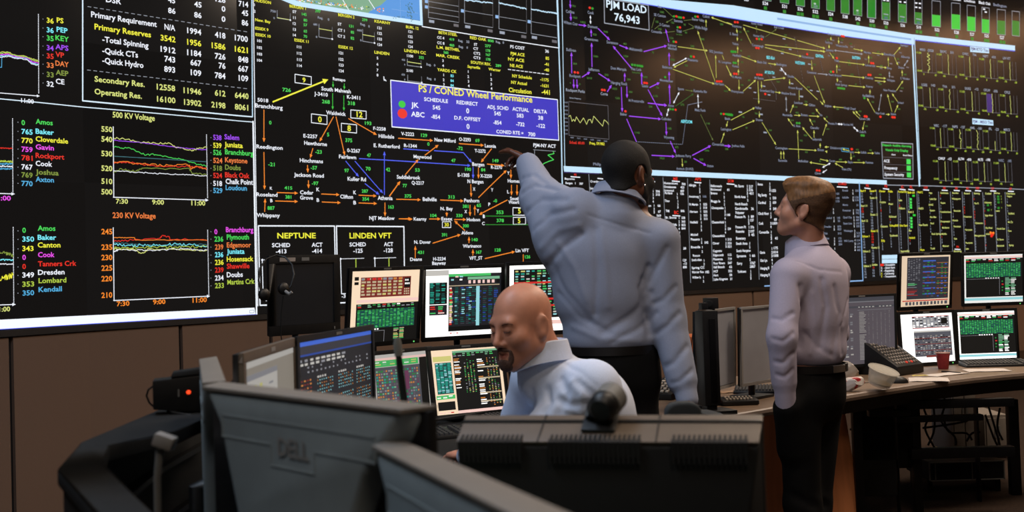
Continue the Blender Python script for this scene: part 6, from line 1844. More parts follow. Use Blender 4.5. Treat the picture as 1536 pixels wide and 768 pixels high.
cq = P(1024, 618, 2.75)
t = chair('dark grey office chair with a small rounded headrest behind the vented monitor', (cq.x - .02, cq.y + .26, 0), 0, .93, w=.40)
b = MB()
n = 18
ring = lambda o, k: [Vector((cq.x + (.043 - k) * math.copysign(abs(math.cos(q)) ** .7, math.cos(q)), cq.y + o, cq.z + (.033 - k) * math.copysign(abs(math.sin(q)) ** .8, math.sin(q)) - .008)) for q in [2 * math.pi * j / n for j in range(n)]]
b.hexa(ring(-.022, 0), ring(.022, 0), mat('chair_fabric', (42, 46, 48)))
b.build('headrest', t, bevel=.008, seg=3)
b = MB(); b.tube([(cq.x, cq.y, cq.z - .03), (cq.x, cq.y, .88)], .010, m_steel, 10); b.build('headrest_post', t, smooth=True)
# ------------------------------------------------------------------ people: smooth distance fields turned into one surface
def V3(p): return np.array((p[0], p[1], p[2]), dtype=np.float64)


class Field:
    def __init__(s, lo, hi, h):
        s.lo, s.h = np.array(lo, float), h
        s.n = np.ceil((np.array(hi, float) - s.lo) / h).astype(int) + 1
        s.g = np.full(s.n, 0.5, np.float32)

    def box(s, lo, hi):
        a = np.clip(np.floor((np.asarray(lo) - s.lo) / s.h).astype(int), 0, s.n)
        b_ = np.clip(np.ceil((np.asarray(hi) - s.lo) / s.h).astype(int) + 1, 0, s.n)
        if np.any(b_ <= a): return None
        sl = tuple(slice(i, j) for i, j in zip(a, b_))
        ax = [(np.arange(a[i], b_[i]) * s.h + s.lo[i]).astype(np.float32) for i in range(3)]
        return sl, ax[0][:, None, None], ax[1][None, :, None], ax[2][None, None, :]

    def put(s, sl, d, k, sub=False):
        a = s.g[sl]
        if sub:
            d = -d
            if k > 0:
                q = np.maximum(k - np.abs(a - d), 0) / k
                s.g[sl] = np.maximum(a, d) + q * q * k * .25
            else: s.g[sl] = np.maximum(a, d)
        elif k > 0:
            q = np.maximum(k - np.abs(a - d), 0) / k
            s.g[sl] = np.minimum(a, d) - q * q * k * .25
        else: s.g[sl] = np.minimum(a, d)

    def cap(s, a, b_, ra, rb=None, k=.02, sub=False, flat=None):
        """tapered capsule; flat = (axis, factor) squeezes it along an axis"""
        rb = ra if rb is None else rb
        a, b_ = V3(a), V3(b_)
        m = max(ra, rb) + k + 3 * s.h
        r = s.box(np.minimum(a, b_) - m, np.maximum(a, b_) + m)
        if r is None: return
        sl, X, Y, Z = r
        ba = b_ - a
        L = max(1e-9, ba @ ba)
        px, py, pz = X - a[0], Y - a[1], Z - a[2]
        t = np.clip((px * ba[0] + py * ba[1] + pz * ba[2]) / L, 0, 1)
        dx, dy, dz = px - t * ba[0], py - t * ba[1], pz - t * ba[2]
        q = dx * dx + dy * dy + dz * dz
        if flat is not None:
            f = V3(flat[0])
            c = dx * f[0] + dy * f[1] + dz * f[2]
            q = q + c * c * (1 / flat[1] ** 2 - 1)
        s.put(sl, (np.sqrt(q) - (ra + (rb - ra) * t)).astype(np.float32), k, sub)

    def chain(s, pts, rs, k=.02, **kw):
        for i in range(len(pts) - 1): s.cap(pts[i], pts[i + 1], rs[i], rs[i + 1], k, **kw)

    def ell(s, c, r, R=None, k=.03, sub=False):
        c, r = V3(c), np.array(r, float)
        m = r.max() + k + 3 * s.h
        q = s.box(c - m, c + m)
        if q is None: return
        sl, X, Y, Z = q
        x, y, z = X - c[0], Y - c[1], Z - c[2]
        if R is not None:
            R = np.array(R)
            x, y, z = (x * R[0, i] + y * R[1, i] + z * R[2, i] for i in range(3))
        k0 = np.sqrt((x / r[0]) ** 2 + (y / r[1]) ** 2 + (z / r[2]) ** 2)
        k1 = np.sqrt((x / r[0] ** 2) ** 2 + (y / r[1] ** 2) ** 2 + (z / r[2] ** 2) ** 2) + 1e-9
        s.put(sl, (k0 * (k0 - 1) / k1).astype(np.float32), k, sub)

    def plane(s, p, n, k=0.0, r=None):
        """keep what lies against n (only within r of p)"""
        p, n = V3(p), V3(n)
        n = n / np.linalg.norm(n)
        sl, X, Y, Z = s.box(s.lo, s.lo + s.n * s.h) if r is None else s.box(p - r, p + r)
        d = ((X - p[0]) * n[0] + (Y - p[1]) * n[1] + (Z - p[2]) * n[2]).astype(np.float32)
        s.put(sl, -d, k, True)

    def crease(s, pts, w, depth):
        """a fold along a path: positive depth is a valley"""
        A = np.array([V3(p) for p in pts])
        r = s.box(A.min(0) - w * 2.6, A.max(0) + w * 2.6)
        if r is None: return
        sl, X, Y, Z = r
        best = None
        for a, b_ in zip(A[:-1], A[1:]):
            ba = b_ - a
            L = max(1e-9, ba @ ba)
            px, py, pz = X - a[0], Y - a[1], Z - a[2]
            t = np.clip((px * ba[0] + py * ba[1] + pz * ba[2]) / L, 0, 1)
            q = (px - t * ba[0]) ** 2 + (py - t * ba[1]) ** 2 + (pz - t * ba[2]) ** 2
            best = q if best is None else np.minimum(best, q)
        s.g[sl] += (depth * np.exp(-best / (w * w))).astype(np.float32)

    def ripple(s, amp, freq, seed, n=6, axis=None):
        """soft cloth unevenness close to the surface"""
        rnd = np.random.RandomState(seed)
        idx = np.argwhere(np.abs(s.g) < .02)
        p = idx * s.h + s.lo
        v = np.zeros(len(p))
        for i in range(n):
            d = rnd.normal(size=3)
            if axis is not None: d = d - V3(axis) * (d @ V3(axis)) * .7
            d = d / np.linalg.norm(d) * freq * rnd.uniform(.6, 1.6)
            ph = p @ d + rnd.uniform(0, 6.28) + 1.2 * np.sin(p @ (rnd.normal(size=3) * freq * .4))
            v += np.sin(ph) * rnd.uniform(.5, 1)
        s.g[idx[:, 0], idx[:, 1], idx[:, 2]] += (amp * v / n).astype(np.float32)

    def at(s, p):
        i = np.clip(np.round((V3(p) - s.lo) / s.h).astype(int), 0, s.n - 1)
        return float(s.g[tuple(i)])

    def mesh(s, name, mats, region=None, parent=None, label=None, smooth_it=1):
        g = s.g.copy()
        for ax in range(3):
            for e in (0, -1):
                q = [slice(None)] * 3; q[ax] = e
                g[tuple(q)] = np.maximum(g[tuple(q)], .01)
        ins = g < 0
        N = g.shape
        c8 = np.zeros([x - 1 for x in N], np.int8)
        for i in (0, 1):
            for j in (0, 1):
                for k in (0, 1): c8 += ins[i:N[0] - 1 + i, j:N[1] - 1 + j, k:N[2] - 1 + k]
        act = np.argwhere((c8 > 0) & (c8 < 8))
        acc = np.zeros((len(act), 3)); cnt = np.zeros(len(act))
        cor = [(i, j, k) for i in (0, 1) for j in (0, 1) for k in (0, 1)]
        val = {c: g[act[:, 0] + c[0], act[:, 1] + c[1], act[:, 2] + c[2]].astype(np.float64) for c in cor}
        for c in cor:
            for ax in range(3):
                if c[ax] == 0:
                    d = list(c); d[ax] = 1; d = tuple(d)
                    a, b_ = val[c], val[d]
                    x = (a < 0) != (b_ < 0)
                    t = np.where(x, a / np.where(a == b_, 1, a - b_), 0)
                    pt = np.tile(np.array(c, float), (len(act), 1)); pt[:, ax] = t
                    acc[x] += pt[x]; cnt[x] += 1
        vs = (act + acc / cnt[:, None]) * s.h + s.lo
        idm = np.full([x - 1 for x in N], -1, np.int32)
        idm[act[:, 0], act[:, 1], act[:, 2]] = np.arange(len(act))
        quads = []
        for ax in range(3):
            u, v = [(1, 2), (2, 0), (0, 1)][ax]
            q0 = [slice(1, N[i] - 1) for i in range(3)]; q1 = list(q0)
            q0[ax] = slice(0, N[ax] - 1); q1[ax] = slice(1, N[ax])
            A, B_ = ins[tuple(q0)], ins[tuple(q1)]
            e = np.argwhere(A != B_)
            off = np.ones(3, int); off[ax] = 0
            ee = e + off
            du = np.zeros(3, int); du[u] = 1
            dv = np.zeros(3, int); dv[v] = 1
            ids = [idm[tuple((ee - w).T)] for w in (du + dv, dv, 0 * du, du)]
            flip = A[tuple(e.T)]
            Q = np.stack(ids, 1)
            Q[~flip] = Q[~flip][:, ::-1]
            quads.append(Q)
        F_ = np.concatenate(quads)
        F_ = F_[(F_ >= 0).all(1)]
        for _ in range(smooth_it):
            sm_ = np.zeros_like(vs); ct = np.zeros(len(vs))
            for a, b_ in ((0, 1), (1, 2), (2, 3), (3, 0)):
                np.add.at(sm_, F_[:, a], vs[F_[:, b_]]); np.add.at(sm_, F_[:, b_], vs[F_[:, a]])
                np.add.at(ct, F_[:, a], 1); np.add.at(ct, F_[:, b_], 1)
            vs = vs * .5 + .5 * sm_ / ct[:, None]
        me = bpy.data.meshes.new(name)
        me.vertices.add(len(vs)); me.vertices.foreach_set('co', vs.astype(np.float32).ravel())
        me.loops.add(len(F_) * 4); me.loops.foreach_set('vertex_index', F_.astype(np.int32).ravel())
        me.polygons.add(len(F_)); me.polygons.foreach_set('loop_start', np.arange(0, len(F_) * 4, 4, dtype=np.int32))
        me.polygons.foreach_set('use_smooth', np.ones(len(F_), bool))
        for m in mats: me.materials.append(m)
        if region is not None:
            cen = vs[F_].mean(1)
            me.polygons.foreach_set('material_index', region(cen).astype(np.int32))
        me.update(); me.validate()
        return link_mesh(name, me, parent, None, label)


def frame(fwd, up):
    """columns: the person's right, forward, up"""
    f = Vector(fwd).normalized(); u = Vector(up)
    r = f.cross(u).normalized(); u = r.cross(f)
    return np.array([[r.x, f.x, u.x], [r.y, f.y, u.y], [r.z, f.z, u.z]])


def add_head(S, c, R, sc=1.0, lids=True, off=0.0, jaw=1.0):
    H = lambda x, y, z: V3(c) + R @ (np.array((x, y, z)) * sc)
    o = off
    S.ell(H(0, -.012, .035), ((.076 + o) * sc, (.098 + o) * sc, (.088 + o) * sc), R, .03)
    S.ell(H(0, .032, -.03), ((.061 * jaw + o) * sc, (.062 + o) * sc, (.085 + o) * sc), R, .03)
    for q in (-1, 1):
        S.cap(H(q * .05 * jaw, .012, -.066), H(q * .012, .072, -.098), (.022 + o) * sc, (.02 + o) * sc, .03)
        S.ell(H(q * .042, .062, -.03), ((.024 + o) * sc, (.026 + o) * sc, (.024 + o) * sc), R, .03)
    S.ell(H(0, .078, -.1), ((.024 + o) * sc, (.018 + o) * sc, (.018 + o) * sc), R, .025)
    if o > 0: return H
    S.cap(H(-.036, .08, .022), H(.036, .08, .022), .012 * sc, .012 * sc, .022)
    for q in (-1, 1):
        S.ell(H(q * .031, .099, .004), (.017 * sc, .013 * sc, .0105 * sc), R, .014, sub=True)
        if lids: S.ell(H(q * .031, .0815, .003), (.0155 * sc, .0135 * sc, .0125 * sc), R, .005)
    S.cap(H(0, .089, .014), H(0, .113, -.032), .0085 * sc, .0122 * sc, .014)
    for q in (-1, 1): S.ell(H(q * .0125, .1, -.039), (.0085 * sc, .011 * sc, .0085 * sc), R, .008)
    S.ell(H(0, .078, -.07), (.028 * sc, .017 * sc, .024 * sc), R, .02)
    for q in (-1, 1): S.cap(H(q * .021, .0885, -.0665), H(0, .0965, -.0645), .0045 * sc, .0062 * sc, .006); S.cap(H(q * .019, .0885, -.0735), H(0, .0955, -.0765), .0048 * sc, .0072 * sc, .006)
    S.cap(H(-.022, .0965, -.0703), H(.022, .0965, -.0703), .0016 * sc, .0016 * sc, .003, sub=True); S.cap(H(-.012, .1015, -.0703), H(.012, .1015, -.0703), .0018 * sc, .0018 * sc, .003, sub=True)
    for q in (-1, 1):
        a = .35
        Re = R @ np.array([[math.cos(q * a), -math.sin(q * a), 0], [math.sin(q * a), math.cos(q * a), 0], [0, 0, 1]]) @ np.array([[1, 0, 0], [0, math.cos(.18), -math.sin(.18)], [0, math.sin(.18), math.cos(.18)]])
        S.ell(H(q * .080, -.012, -.008), (.0085 * sc, .0195 * sc, .033 * sc), Re, .010)
        S.ell(H(q * .078, -.004, -.034), (.008 * sc, .01 * sc, .012 * sc), Re, .008)
        S.ell(H(q * .090, -.008, -.004), (.0065 * sc, .011 * sc, .019 * sc), Re, .006, sub=True)
    return H


def add_hand(S, w, d, p, t, curls, spread=.0, sc=1.0, thumb=(.5, .35)):
    """w wrist, d towards the fingers, p out of the palm, t towards the thumb side; curls: bend of each finger in radians per joint"""
    w, d, p, t = (np.array(V3(q)) for q in (w, d, p, t))
    d /= np.linalg.norm(d); t = t - d * (t @ d); t /= np.linalg.norm(t); p = np.cross(d, t) * (1 if np.cross(d, t) @ p > 0 else -1)
    R = np.stack([t, d, p], 1)
    S.ell(w + d * .052 * sc, (.042 * sc, .056 * sc, .0165 * sc), R, .012)
    for k, (o, L, r) in enumerate(((.030, .078, .0088), (.0095, .088, .0092), (-.0115, .082, .0088), (-.0315, .064, .0078))):
        q = w + d * (.088 - .006 * (k == 3)) * sc + t * o * sc
        dd = d + t * (o * spread * 8)
        dd = dd / np.linalg.norm(dd)
        a = 0.0
        S.cap(w + d * .045 * sc + t * o * .8 * sc, q, .012 * sc, .0105 * sc, .008)
        for j, f in enumerate((.46, .31, .23)):
            a += curls[k] * (.9 if j == 0 else 1.1)
            e = q + (dd * math.cos(a) + p * math.sin(a)) * L * f * sc
            S.cap(q, e, r * sc * (1 - .06 * j), r * sc * (.95 - .06 * j), .003)
            q = e
    b0 = w + d * .022 * sc + t * .026 * sc
    m1 = b0 + (d * math.cos(.75) + t * math.sin(.75) + p * thumb[0] * .6) * .045 * sc
    m2 = m1 + (d * math.cos(.25) + t * math.sin(.25) + p * thumb[0]) * .033 * sc
    m3 = m2 + (d + p * thumb[1]) * .026 * sc
    S.cap(b0, m1, .0135 * sc, .011 * sc, .012); S.cap(m1, m2, .0105 * sc, .0095 * sc, .004); S.cap(m2, m3, .0095 * sc, .008 * sc, .004)


def collar(parent, c, R, mat_, r=.064, sx=1.0, sy=1.0, drop=.014, hgt=.04, label=None, gap=.0):
    """turned down shirt collar around the neck; R columns right, forward, up"""
    b = MB()
    prof = [(r + .014, -.012), (r + .002, .0), (r, hgt * .85), (r + .003, hgt), (r + .008, hgt * .95), (r + .017, hgt * .2), (r + .022, -.012), (r + .017, -.014)]
    n = 40
    vs, fs = [], []
    for k in range(n + 1):
        q = gap + (2 * math.pi - 2 * gap) * k / n + math.pi / 2
        fr = max(0.0, math.sin(q))                      # towards the front
        for i, (a, z) in enumerate(prof):
            zz = z - drop * fr
            aa = a
            if i >= 5: zz -= .022 * fr ** 4; aa += .004 * fr ** 2
            vs.append(Vector(V3(c) + R @ np.array((aa * sx * math.cos(q), aa * sy * math.sin(q), zz))))
    m = len(prof)
    for k in range(n):
        for i in range(m): fs.append((k * m + i, k * m + (i + 1) % m, (k + 1) * m + (i + 1) % m, (k + 1) * m + i))
    fs.append(tuple(range(m))); fs.append(tuple(n * m + i for i in range(m - 1, -1, -1)))
    b.add(vs, fs, mat_)
    return b.build('collar', parent, smooth=True, label=label)


def shoes(parent, ankles, toes, label=None):
    for a, tdir in zip(ankles, toes):
        lo, hi = V3(a) - (.2, .34, .12), V3(a) + (.2, .34, .1)
        S = Field(lo, hi, .006)
        f = V3(tdir); f /= np.linalg.norm(f)
        base = V3((a[0], a[1], 0))
        S.cap(base + f * -.05 + (0, 0, .04), base + f * .15 + (0, 0, .03), .042, .04, .02)
        S.cap(base + f * -.03 + (0, 0, .07), base + f * .03 + (0, 0, .06), .045, .04, .03)
        S.plane((0, 0, .003), (0, 0, -1))
        S.mesh('shoe', [m_black], None, parent)


def skin(name, rgb, lip=None):
    m = mat(name, rgb, .48, var=.1, scale=26, bump=.05, spec=.45)
    b_ = m.node_tree.nodes['Principled BSDF']
    b_.inputs['Subsurface Weight'].default_value = .12
    b_.inputs['Subsurface Radius'].default_value = (.012, .005, .003)
    return m


m_trouser = mat('trouser_black', (17, 17, 18), .85, var=.15, scale=120, spec=.15)
m_belt = mat('belt_leather', (18, 15, 14), .45)


def belt(parent, S, c, R, rx, ry, z, h=.032, buckle=None):
    b = MB()
    n = 48
    vs, fs = [], []
    prof = [(-.004, -h / 2), (.006, -h / 2), (.006, h / 2), (-.004, h / 2)]
    for k in range(n):
        q = 2 * math.pi * k / n
        for d, zz in prof:
            p = V3(c) + R @ np.array(((rx + d) * math.cos(q), (ry + d) * math.sin(q), 0))
            vs.append((p[0], p[1], z + zz))
    for k in range(n):
        for i in range(4): fs.append((k * 4 + i, k * 4 + (i + 1) % 4, ((k + 1) % n) * 4 + (i + 1) % 4, ((k + 1) % n) * 4 + i))
    b.add(vs, fs, m_belt)
    o = b.build('belt', parent, smooth=True)
    if buckle is not None:
        b = MB()
        for k in range(5):
            q0, q1 = buckle + .1 * k - .25, buckle + .1 * (k + 1) - .25
            f = lambda q, d, zz: Vector(V3(c) + R @ np.array(((rx + d) * math.cos(q), (ry + d) * math.sin(q), 0))).xy.to_3d() + Vector((0, 0, z + zz))
            b.hexa([f(q0, .005, -.016), f(q1, .005, -.016), f(q1, .005, .016), f(q0, .005, .016)], [f(q0, .011, -.014), f(q1, .011, -.014), f(q1, .011, .014), f(q0, .011, .014)], m_chrome)
        b.build('belt_plate', o, label='bright metal belt plate')


# ================================================================== the man pointing at the wall
Z1 = 4.5
skin1 = skin('skin_brown', (98, 58, 40))
shirt1 = mat('shirt_blue', (146, 153, 174), .85, var=.04, scale=200, bump=.08, spec=.15)
pel = P(921, 560, Z1)
M1 = empty('person', (pel.x, pel.y, 0), 'tall man in a pale blue shirt with his back turned, pointing at the wall', 'person')
R1 = frame((.10, 1, 0), (0, 0, 1))
hc1 = V3(P(941, 262, 4.47)); RH1 = frame((math.sin(.82), math.cos(.82), -.12), (0.0, .0, 1))
nb1 = V3(P(925, 300, 4.47))
shL, elL, wrL = V3(P(862, 322, 4.48)), V3(P(813, 294, 4.72)), V3(P(790, 243, 4.94))
shR, elR, wrR = V3(P(990, 362, 4.47)), V3(P(1001, 478, 4.46)), V3(P(1029, 588, 4.38))
hdR = V3(P(1034, 612, 4.36))
hipL, hipR = V3(P(893, 580, Z1)), V3(P(949, 580, Z1))
knL, knR = hipL + (-.02, .03, -.44), hipR + (.02, -.01, -.44)
akL, akR = V3((knL[0] - .02, knL[1] + .0, .09)), V3((knR[0] + .02, knR[1] - .02, .09))
S = Field((-.15, 3.95, -.0), (1.0, 5.4, 2.08), .0045)
H1 = add_head(S, hc1, RH1, 1.02, jaw=1.06)
S.cap(hc1 + RH1 @ np.array((0, -.03, -.05)), nb1 + (0, .02, -.02), .062, .068, .03)
S.cap(nb1 + (0, .03, -.05), shL * .8 + nb1 * .2, .055, .06, .05); S.cap(nb1 + (0, .03, -.05), shR * .8 + nb1 * .2, .055, .06, .05)
S.ell(V3(P(905, 385, Z1)), (.185, .125, .20), R1, .06); S.ell(V3(P(910, 460, Z1)), (.16, .115, .16), R1, .06); S.ell(V3(P(918, 545, Z1)), (.165, .118, .14), R1, .06)
S.chain((shL, elL, wrL), (.062, .05, .031), .03); S.chain((shR, elR, wrR), (.06, .047, .03), .03)
add_hand(S, wrL, (V3(P(762, 233, 5.1)) - wrL) * .7 + (V3(P(790, 226, 5.05)) - wrL) * .3, (-.2, .3, -1), (-.6, .4, .6), (.04, .95, 1.0, 1.05), .1, 1.05, thumb=(.4, .6))
add_hand(S, wrR, hdR - wrR + V3((0, 0, -.05)), (-1, -.1, 0), (0, 1, 0), (.3, .35, .4, .45), .03, 1.05)
for h_, k_, a_ in ((hipL, knL, akL), (hipR, knR, akR)): S.chain((h_, k_, a_), (.082, .058, .04), .04); S.cap(a_ + (0, .0, -.04), a_ + (0, .12, -.06), .035, .03, .03)
S.mesh('body', [skin1], None, M1)
# cropped hair and beard
def head_layer(c, R, sc, off, keep, name, mats, parent, h=.004, amp=.001, freq=200, seed=1, jaw=1.0, label=None, extra=None, region=None):
    S = Field(V3(c) - .18, V3(c) + .18, h)
    add_head(S, c, R, sc, off=off, jaw=jaw)
    if extra: extra(S)
    sl, X, Y, Z = S.box(S.lo, S.lo + S.n * S.h)
    x, y, z = X - c[0], Y - c[1], Z - c[2]
    a = [(x * R[0, i] + y * R[1, i] + z * R[2, i]) / sc for i in range(3)]
    S.g = np.maximum(S.g, keep(*a).astype(np.float32))
    if amp: S.ripple(amp, freq, seed, 5)
    return S.mesh(name, mats, region, parent, label)
m_hair1 = mat('hair_black', (15, 12, 11), .8, var=.3, scale=300, bump=.4)
head_layer(hc1, RH1, 1.02, .006, lambda x, y, z: np.maximum(np.maximum(y * .9 - z * .35 - .060, np.maximum(-(z + .034 - y * .60), -(z + .074))), -(np.sqrt((np.abs(x) - .08) ** 2 + (y + .008) ** 2 * .7 + (z + .008) ** 2 * .5) - .027)), 'hair', [m_hair1], M1, amp=.0008, extra=lambda S: S.cap(H1(0, -.026, -.02), H1(0, -.045, -.10), .060, .062, .03))
head_layer(hc1, RH1, 1.02, .004, lambda x, y, z: np.maximum(np.maximum(z + .045 - (np.abs(x) > .045) * .03 - np.maximum(0, np.abs(x) - .05) * .8, -y + .012), .001 - z - .13), 'beard', [m_hair1], M1, amp=.0008, jaw=1.06)
b = MB(); b.tube([H1(.084, .004, -.044), H1(.086, .004, -.047)], .0035, m_chrome, 10); b.build('earring', M1, smooth=True)
# shirt
S = Field((-.12, 4.1, .72), (1.0, 5.2, 2.02), .005)
S.ell(V3(P(901, 384, Z1)), (.208, .145, .205), R1, .05); S.ell(V3(P(907, 448, Z1)), (.196, .142, .16), R1, .06); S.ell(V3(P(915, 505, Z1)), (.18, .14, .11), R1, .05)
S.cap(nb1 + (0, .03, -.06), shL * .85 + nb1 * .15, .075, .082, .06); S.cap(nb1 + (.02, .03, -.098), shR * .92 + nb1 * .08, .074, .069, .06)
S.plane(P(915, 524, 4.38), (0, 0, -1), .012)
nn_ = R1 @ np.array((0, .12, 1)); S.cap(nb1 - nn_ * .06, nb1 + nn_ * .04, .082, .074, .03); S.plane(nb1 + nn_ * .022, nn_, .006, r=.12)
S.cap(shL, elL, .088, .077, .045); S.cap(elL, wrL * .88 + elL * .12, .077, .052, .03); S.cap(V3(P(835, 372, 4.5)), shL, .072, .08, .05); S.cap(V3(P(826, 348, 4.52)), V3(P(807, 300, 4.70)), .076, .068, .05)
S.cap(wrL * .82 + elL * .18, wrL, .049, .044, .008)
S.cap(shR, elR, .075, .067, .04); S.cap(elR, V3(P(1023, 570, 4.4)), .068, .058, .03); S.cap(V3(P(1028, 585, 4.385)), V3(P(1031, 599, 4.375)), .042, .041, .010)
S.ripple(.0035, 20, 5, 6)


def onto(S, px, py, Z):
    """first point of the cloth met by the sight line through a pixel"""
    for k in range(110):
        p = P(px, py, Z - .22 + .006 * k)
        if S.at(p) < 0: return p
    return P(px, py, Z)


def cr(pts, Zd, w, d):
    out = []
    for (x0, y0), (x1, y1) in zip(pts[:-1], pts[1:]):
        for k in range(5): out.append((x0 + (x1 - x0) * k / 5, y0 + (y1 - y0) * k / 5))
    out.append(pts[-1])
    S.crease([onto(S, x, y, Zd) for x, y in out], w, d * .65)


for pts, Zd, w, d in (([(893, 345), (896, 400), (893, 470)], 4.36, .013, .007), ([(903, 345), (908, 400), (912, 460)], 4.36, .011, -.005), ([(838, 365), (862, 400), (880, 450)], 4.37, .013, -.006),
                      ([(830, 400), (850, 440), (885, 480)], 4.38, .014, .007), ([(840, 440), (870, 475), (915, 500)], 4.37, .013, .006), ([(975, 440), (950, 470), (905, 500)], 4.37, .015, .008), ([(985, 470), (955, 495), (920, 512)], 4.38, .012, .007),
                      ([(965, 420), (968, 450), (972, 500)], 4.39, .016, .014), ([(972, 400), (960, 432), (966, 470)], 4.38, .012, .012), ([(1000, 372), (985, 400), (968, 432)], 4.40, .012, .008), ([(860, 490), (900, 508), (960, 512)], 4.37, .012, -.006),
                      ([(1018, 470), (1000, 490), (985, 500)], 4.40, .012, .008), ([(1030, 520), (1010, 545), (998, 550)], 4.36, .012, .009), ([(1038, 555), (1020, 572), (1008, 575)], 4.34, .010, .008), ([(1012, 430), (995, 450), (982, 455)], 4.40, .011, .006),
                      ([(880, 322), (930, 338), (975, 350)], 4.36, .006, .004),
                      ([(783, 268), (800, 262), (818, 275)], 4.80, .012, .010), ([(782, 290), (802, 278), (835, 285)], 4.70, .013, .012), ([(790, 318), (812, 300), (848, 300)], 4.60, .014, .012), ([(800, 345), (826, 322), (860, 315)], 4.48, .014, .010),
                      ([(812, 372), (838, 345), (868, 338)], 4.42, .013, -.006), ([(820, 400), (845, 372), (872, 352)], 4.40, .014, .010)): cr(pts, Zd, w, d)
S.plane(wrL + (wrL - elL) / np.linalg.norm(wrL - elL) * .006, wrL - elL, r=.09)
S.mesh('shirt', [shirt1], None, M1)
RC1 = frame(R1 @ np.array((.0, 1, -.26)), R1 @ np.array((.20, .26, 1)))
collar(M1, nb1 + (0.008, .012, .010), RC1, shirt1, .076, 1.12, 1.12, hgt=.038)
# trousers
def trousers(parent, lo, hi, pelvis, R, rp, legs, waist_z, rad=(.098, .08, .072), seed=2, pocket=None):
    S = Field(lo, hi, .007)
    S.ell(pelvis, rp, R, .06)
    S.ell(V3(pelvis) + (0, 0, .09), (rp[0] * .97, rp[1] * .98, .12), R, .05)
    for h_, k_, a_ in legs:
        S.cap(h_, k_, rad[0], rad[1], .05); S.cap(k_, a_, rad[1], rad[2], .03)
        S.crease([V3(k_) + (-.06, -.07, .05), V3(k_) + (.05, -.08, .0)], .02, .01); S.crease([V3(a_) + (-.06, -.07, .09), V3(a_) + (.06, -.07, .06)], .018, .012)
    if pocket: S.cap(pocket[0], pocket[1], .056, .056, .05)
    S.ripple(.004, 22, seed, 5)
    S.plane((0, 0, waist_z), (0, 0, 1)); S.plane((0, 0, .045), (0, 0, -1))
    return S.mesh('trousers', [m_trouser], None, parent)
wz1 = P(915, 519, 4.5).z
trousers(M1, (-.05, 4.15, 0), (.75, 4.85, 1.25), V3(P(920, 560, Z1)), R1, (.178, .135, .14), ((hipL, knL, akL), (hipR, knR, akR)), wz1)
belt(M1, None, V3(P(916.5, 519, Z1)), R1, .172, .134, wz1 - .012)
shoes(M1, (akL, akR), ((-.1, 1, 0), (.15, 1, 0)))

# ================================================================== the young man with a hand in his pocket
Z2 = 4.95
skin2 = skin('skin_fair', (196, 140, 116))
shirt2 = mat('shirt_lavender', (184, 176, 196), .85, var=.04, scale=200, bump=.08, spec=.15)
pel2 = P(1219, 590, Z2)
M2 = empty('person', (pel2.x, pel2.y, 0), 'young brown haired man in a lavender shirt, one hand in his black trousers', 'person')
f2 = Vector((-.66, .75, 0)).normalized()
R2 = frame(f2, (0, 0, 1))
hc2 = V3(P(1206, 313, 4.93)); RH2 = frame((-math.sin(1.22), math.cos(1.22), .17), (-.12, 0, 1))
nb2 = V3(P(1214, 372, 4.97))
shL2, elL2, wrL2 = V3(P(1181, 416, 4.83)), V3(P(1173, 505, 4.76)), V3(P(1179, 592, 4.79))
shR2, elR2, wrR2 = V3(P(1252, 412, 5.08)), V3(P(1252, 500, 5.14)), V3(P(1222, 560, 5.2))
hL2, hR2 = V3(P(1200, 600, 4.88)), V3(P(1232, 600, 5.03))
kL2, kR2 = hL2 + (.002, .03, -.44), hR2 + (-.055, -.01, -.44)
aL2, aR2 = V3((kL2[0] + .03, kL2[1] - .01, .09)), V3((kR2[0] + .0, kR2[1] - .03, .09))
S = Field((.9, 4.5, 0), (1.75, 5.5, 1.85), .0045)
H2 = add_head(S, hc2, RH2, .97)
S.cap(hc2 + RH2 @ np.array((0, -.03, -.05)), nb2 + (0, 0, -.03), .056, .06, .03)
S.cap(nb2 + (0, 0, -.06), shL2 * .8 + nb2 * .2, .05, .055, .05); S.cap(nb2 + (0, 0, -.06), shR2 * .8 + nb2 * .2, .05, .055, .05)
S.ell(V3(P(1221, 440, 4.95)), (.155, .105, .18), R2, .06); S.ell(V3(P(1221, 510, 4.95)), (.135, .098, .15), R2, .06); S.ell(V3(P(1219, 575, Z2)), (.145, .105, .13), R2, .06)
S.chain((shL2, elL2, wrL2), (.055, .043, .028), .03); S.chain((shR2, elR2, wrR2), (.055, .043, .028), .03)
add_hand(S, wrL2, (.05, .14, -1), (.8, .5, 0), f2, (.5, .55, .6, .6), .0, .9, thumb=(.3, .2))
add_hand(S, wrR2, V3((-.5, -.2, -.1)), (0, -.5, -1), (-.3, .2, .8), (.4, .45, .5, .5), .03)
for h_, k_, a_ in ((hL2, kL2, aL2), (hR2, kR2, aR2)): S.chain((h_, k_, a_), (.075, .055, .038), .04); S.cap(a_ + (0, .0, -.04), a_ + V3(f2) * .12 + (0, 0, -.06), .033, .03, .03)
S.mesh('body', [skin2], None, M2)
m_hair2 = mat('hair_top_lit', (122, 84, 48), .55, var=.35, scale=90, bump=.5, stretch=(1, 1, .3))  # brown hair on top, with the light from above put into its colour
m_hair2b = mat('hair_low_shaded', (84, 57, 36), .7, var=.3, scale=200, bump=.5)  # the same hair lower down, its shade put into the colour
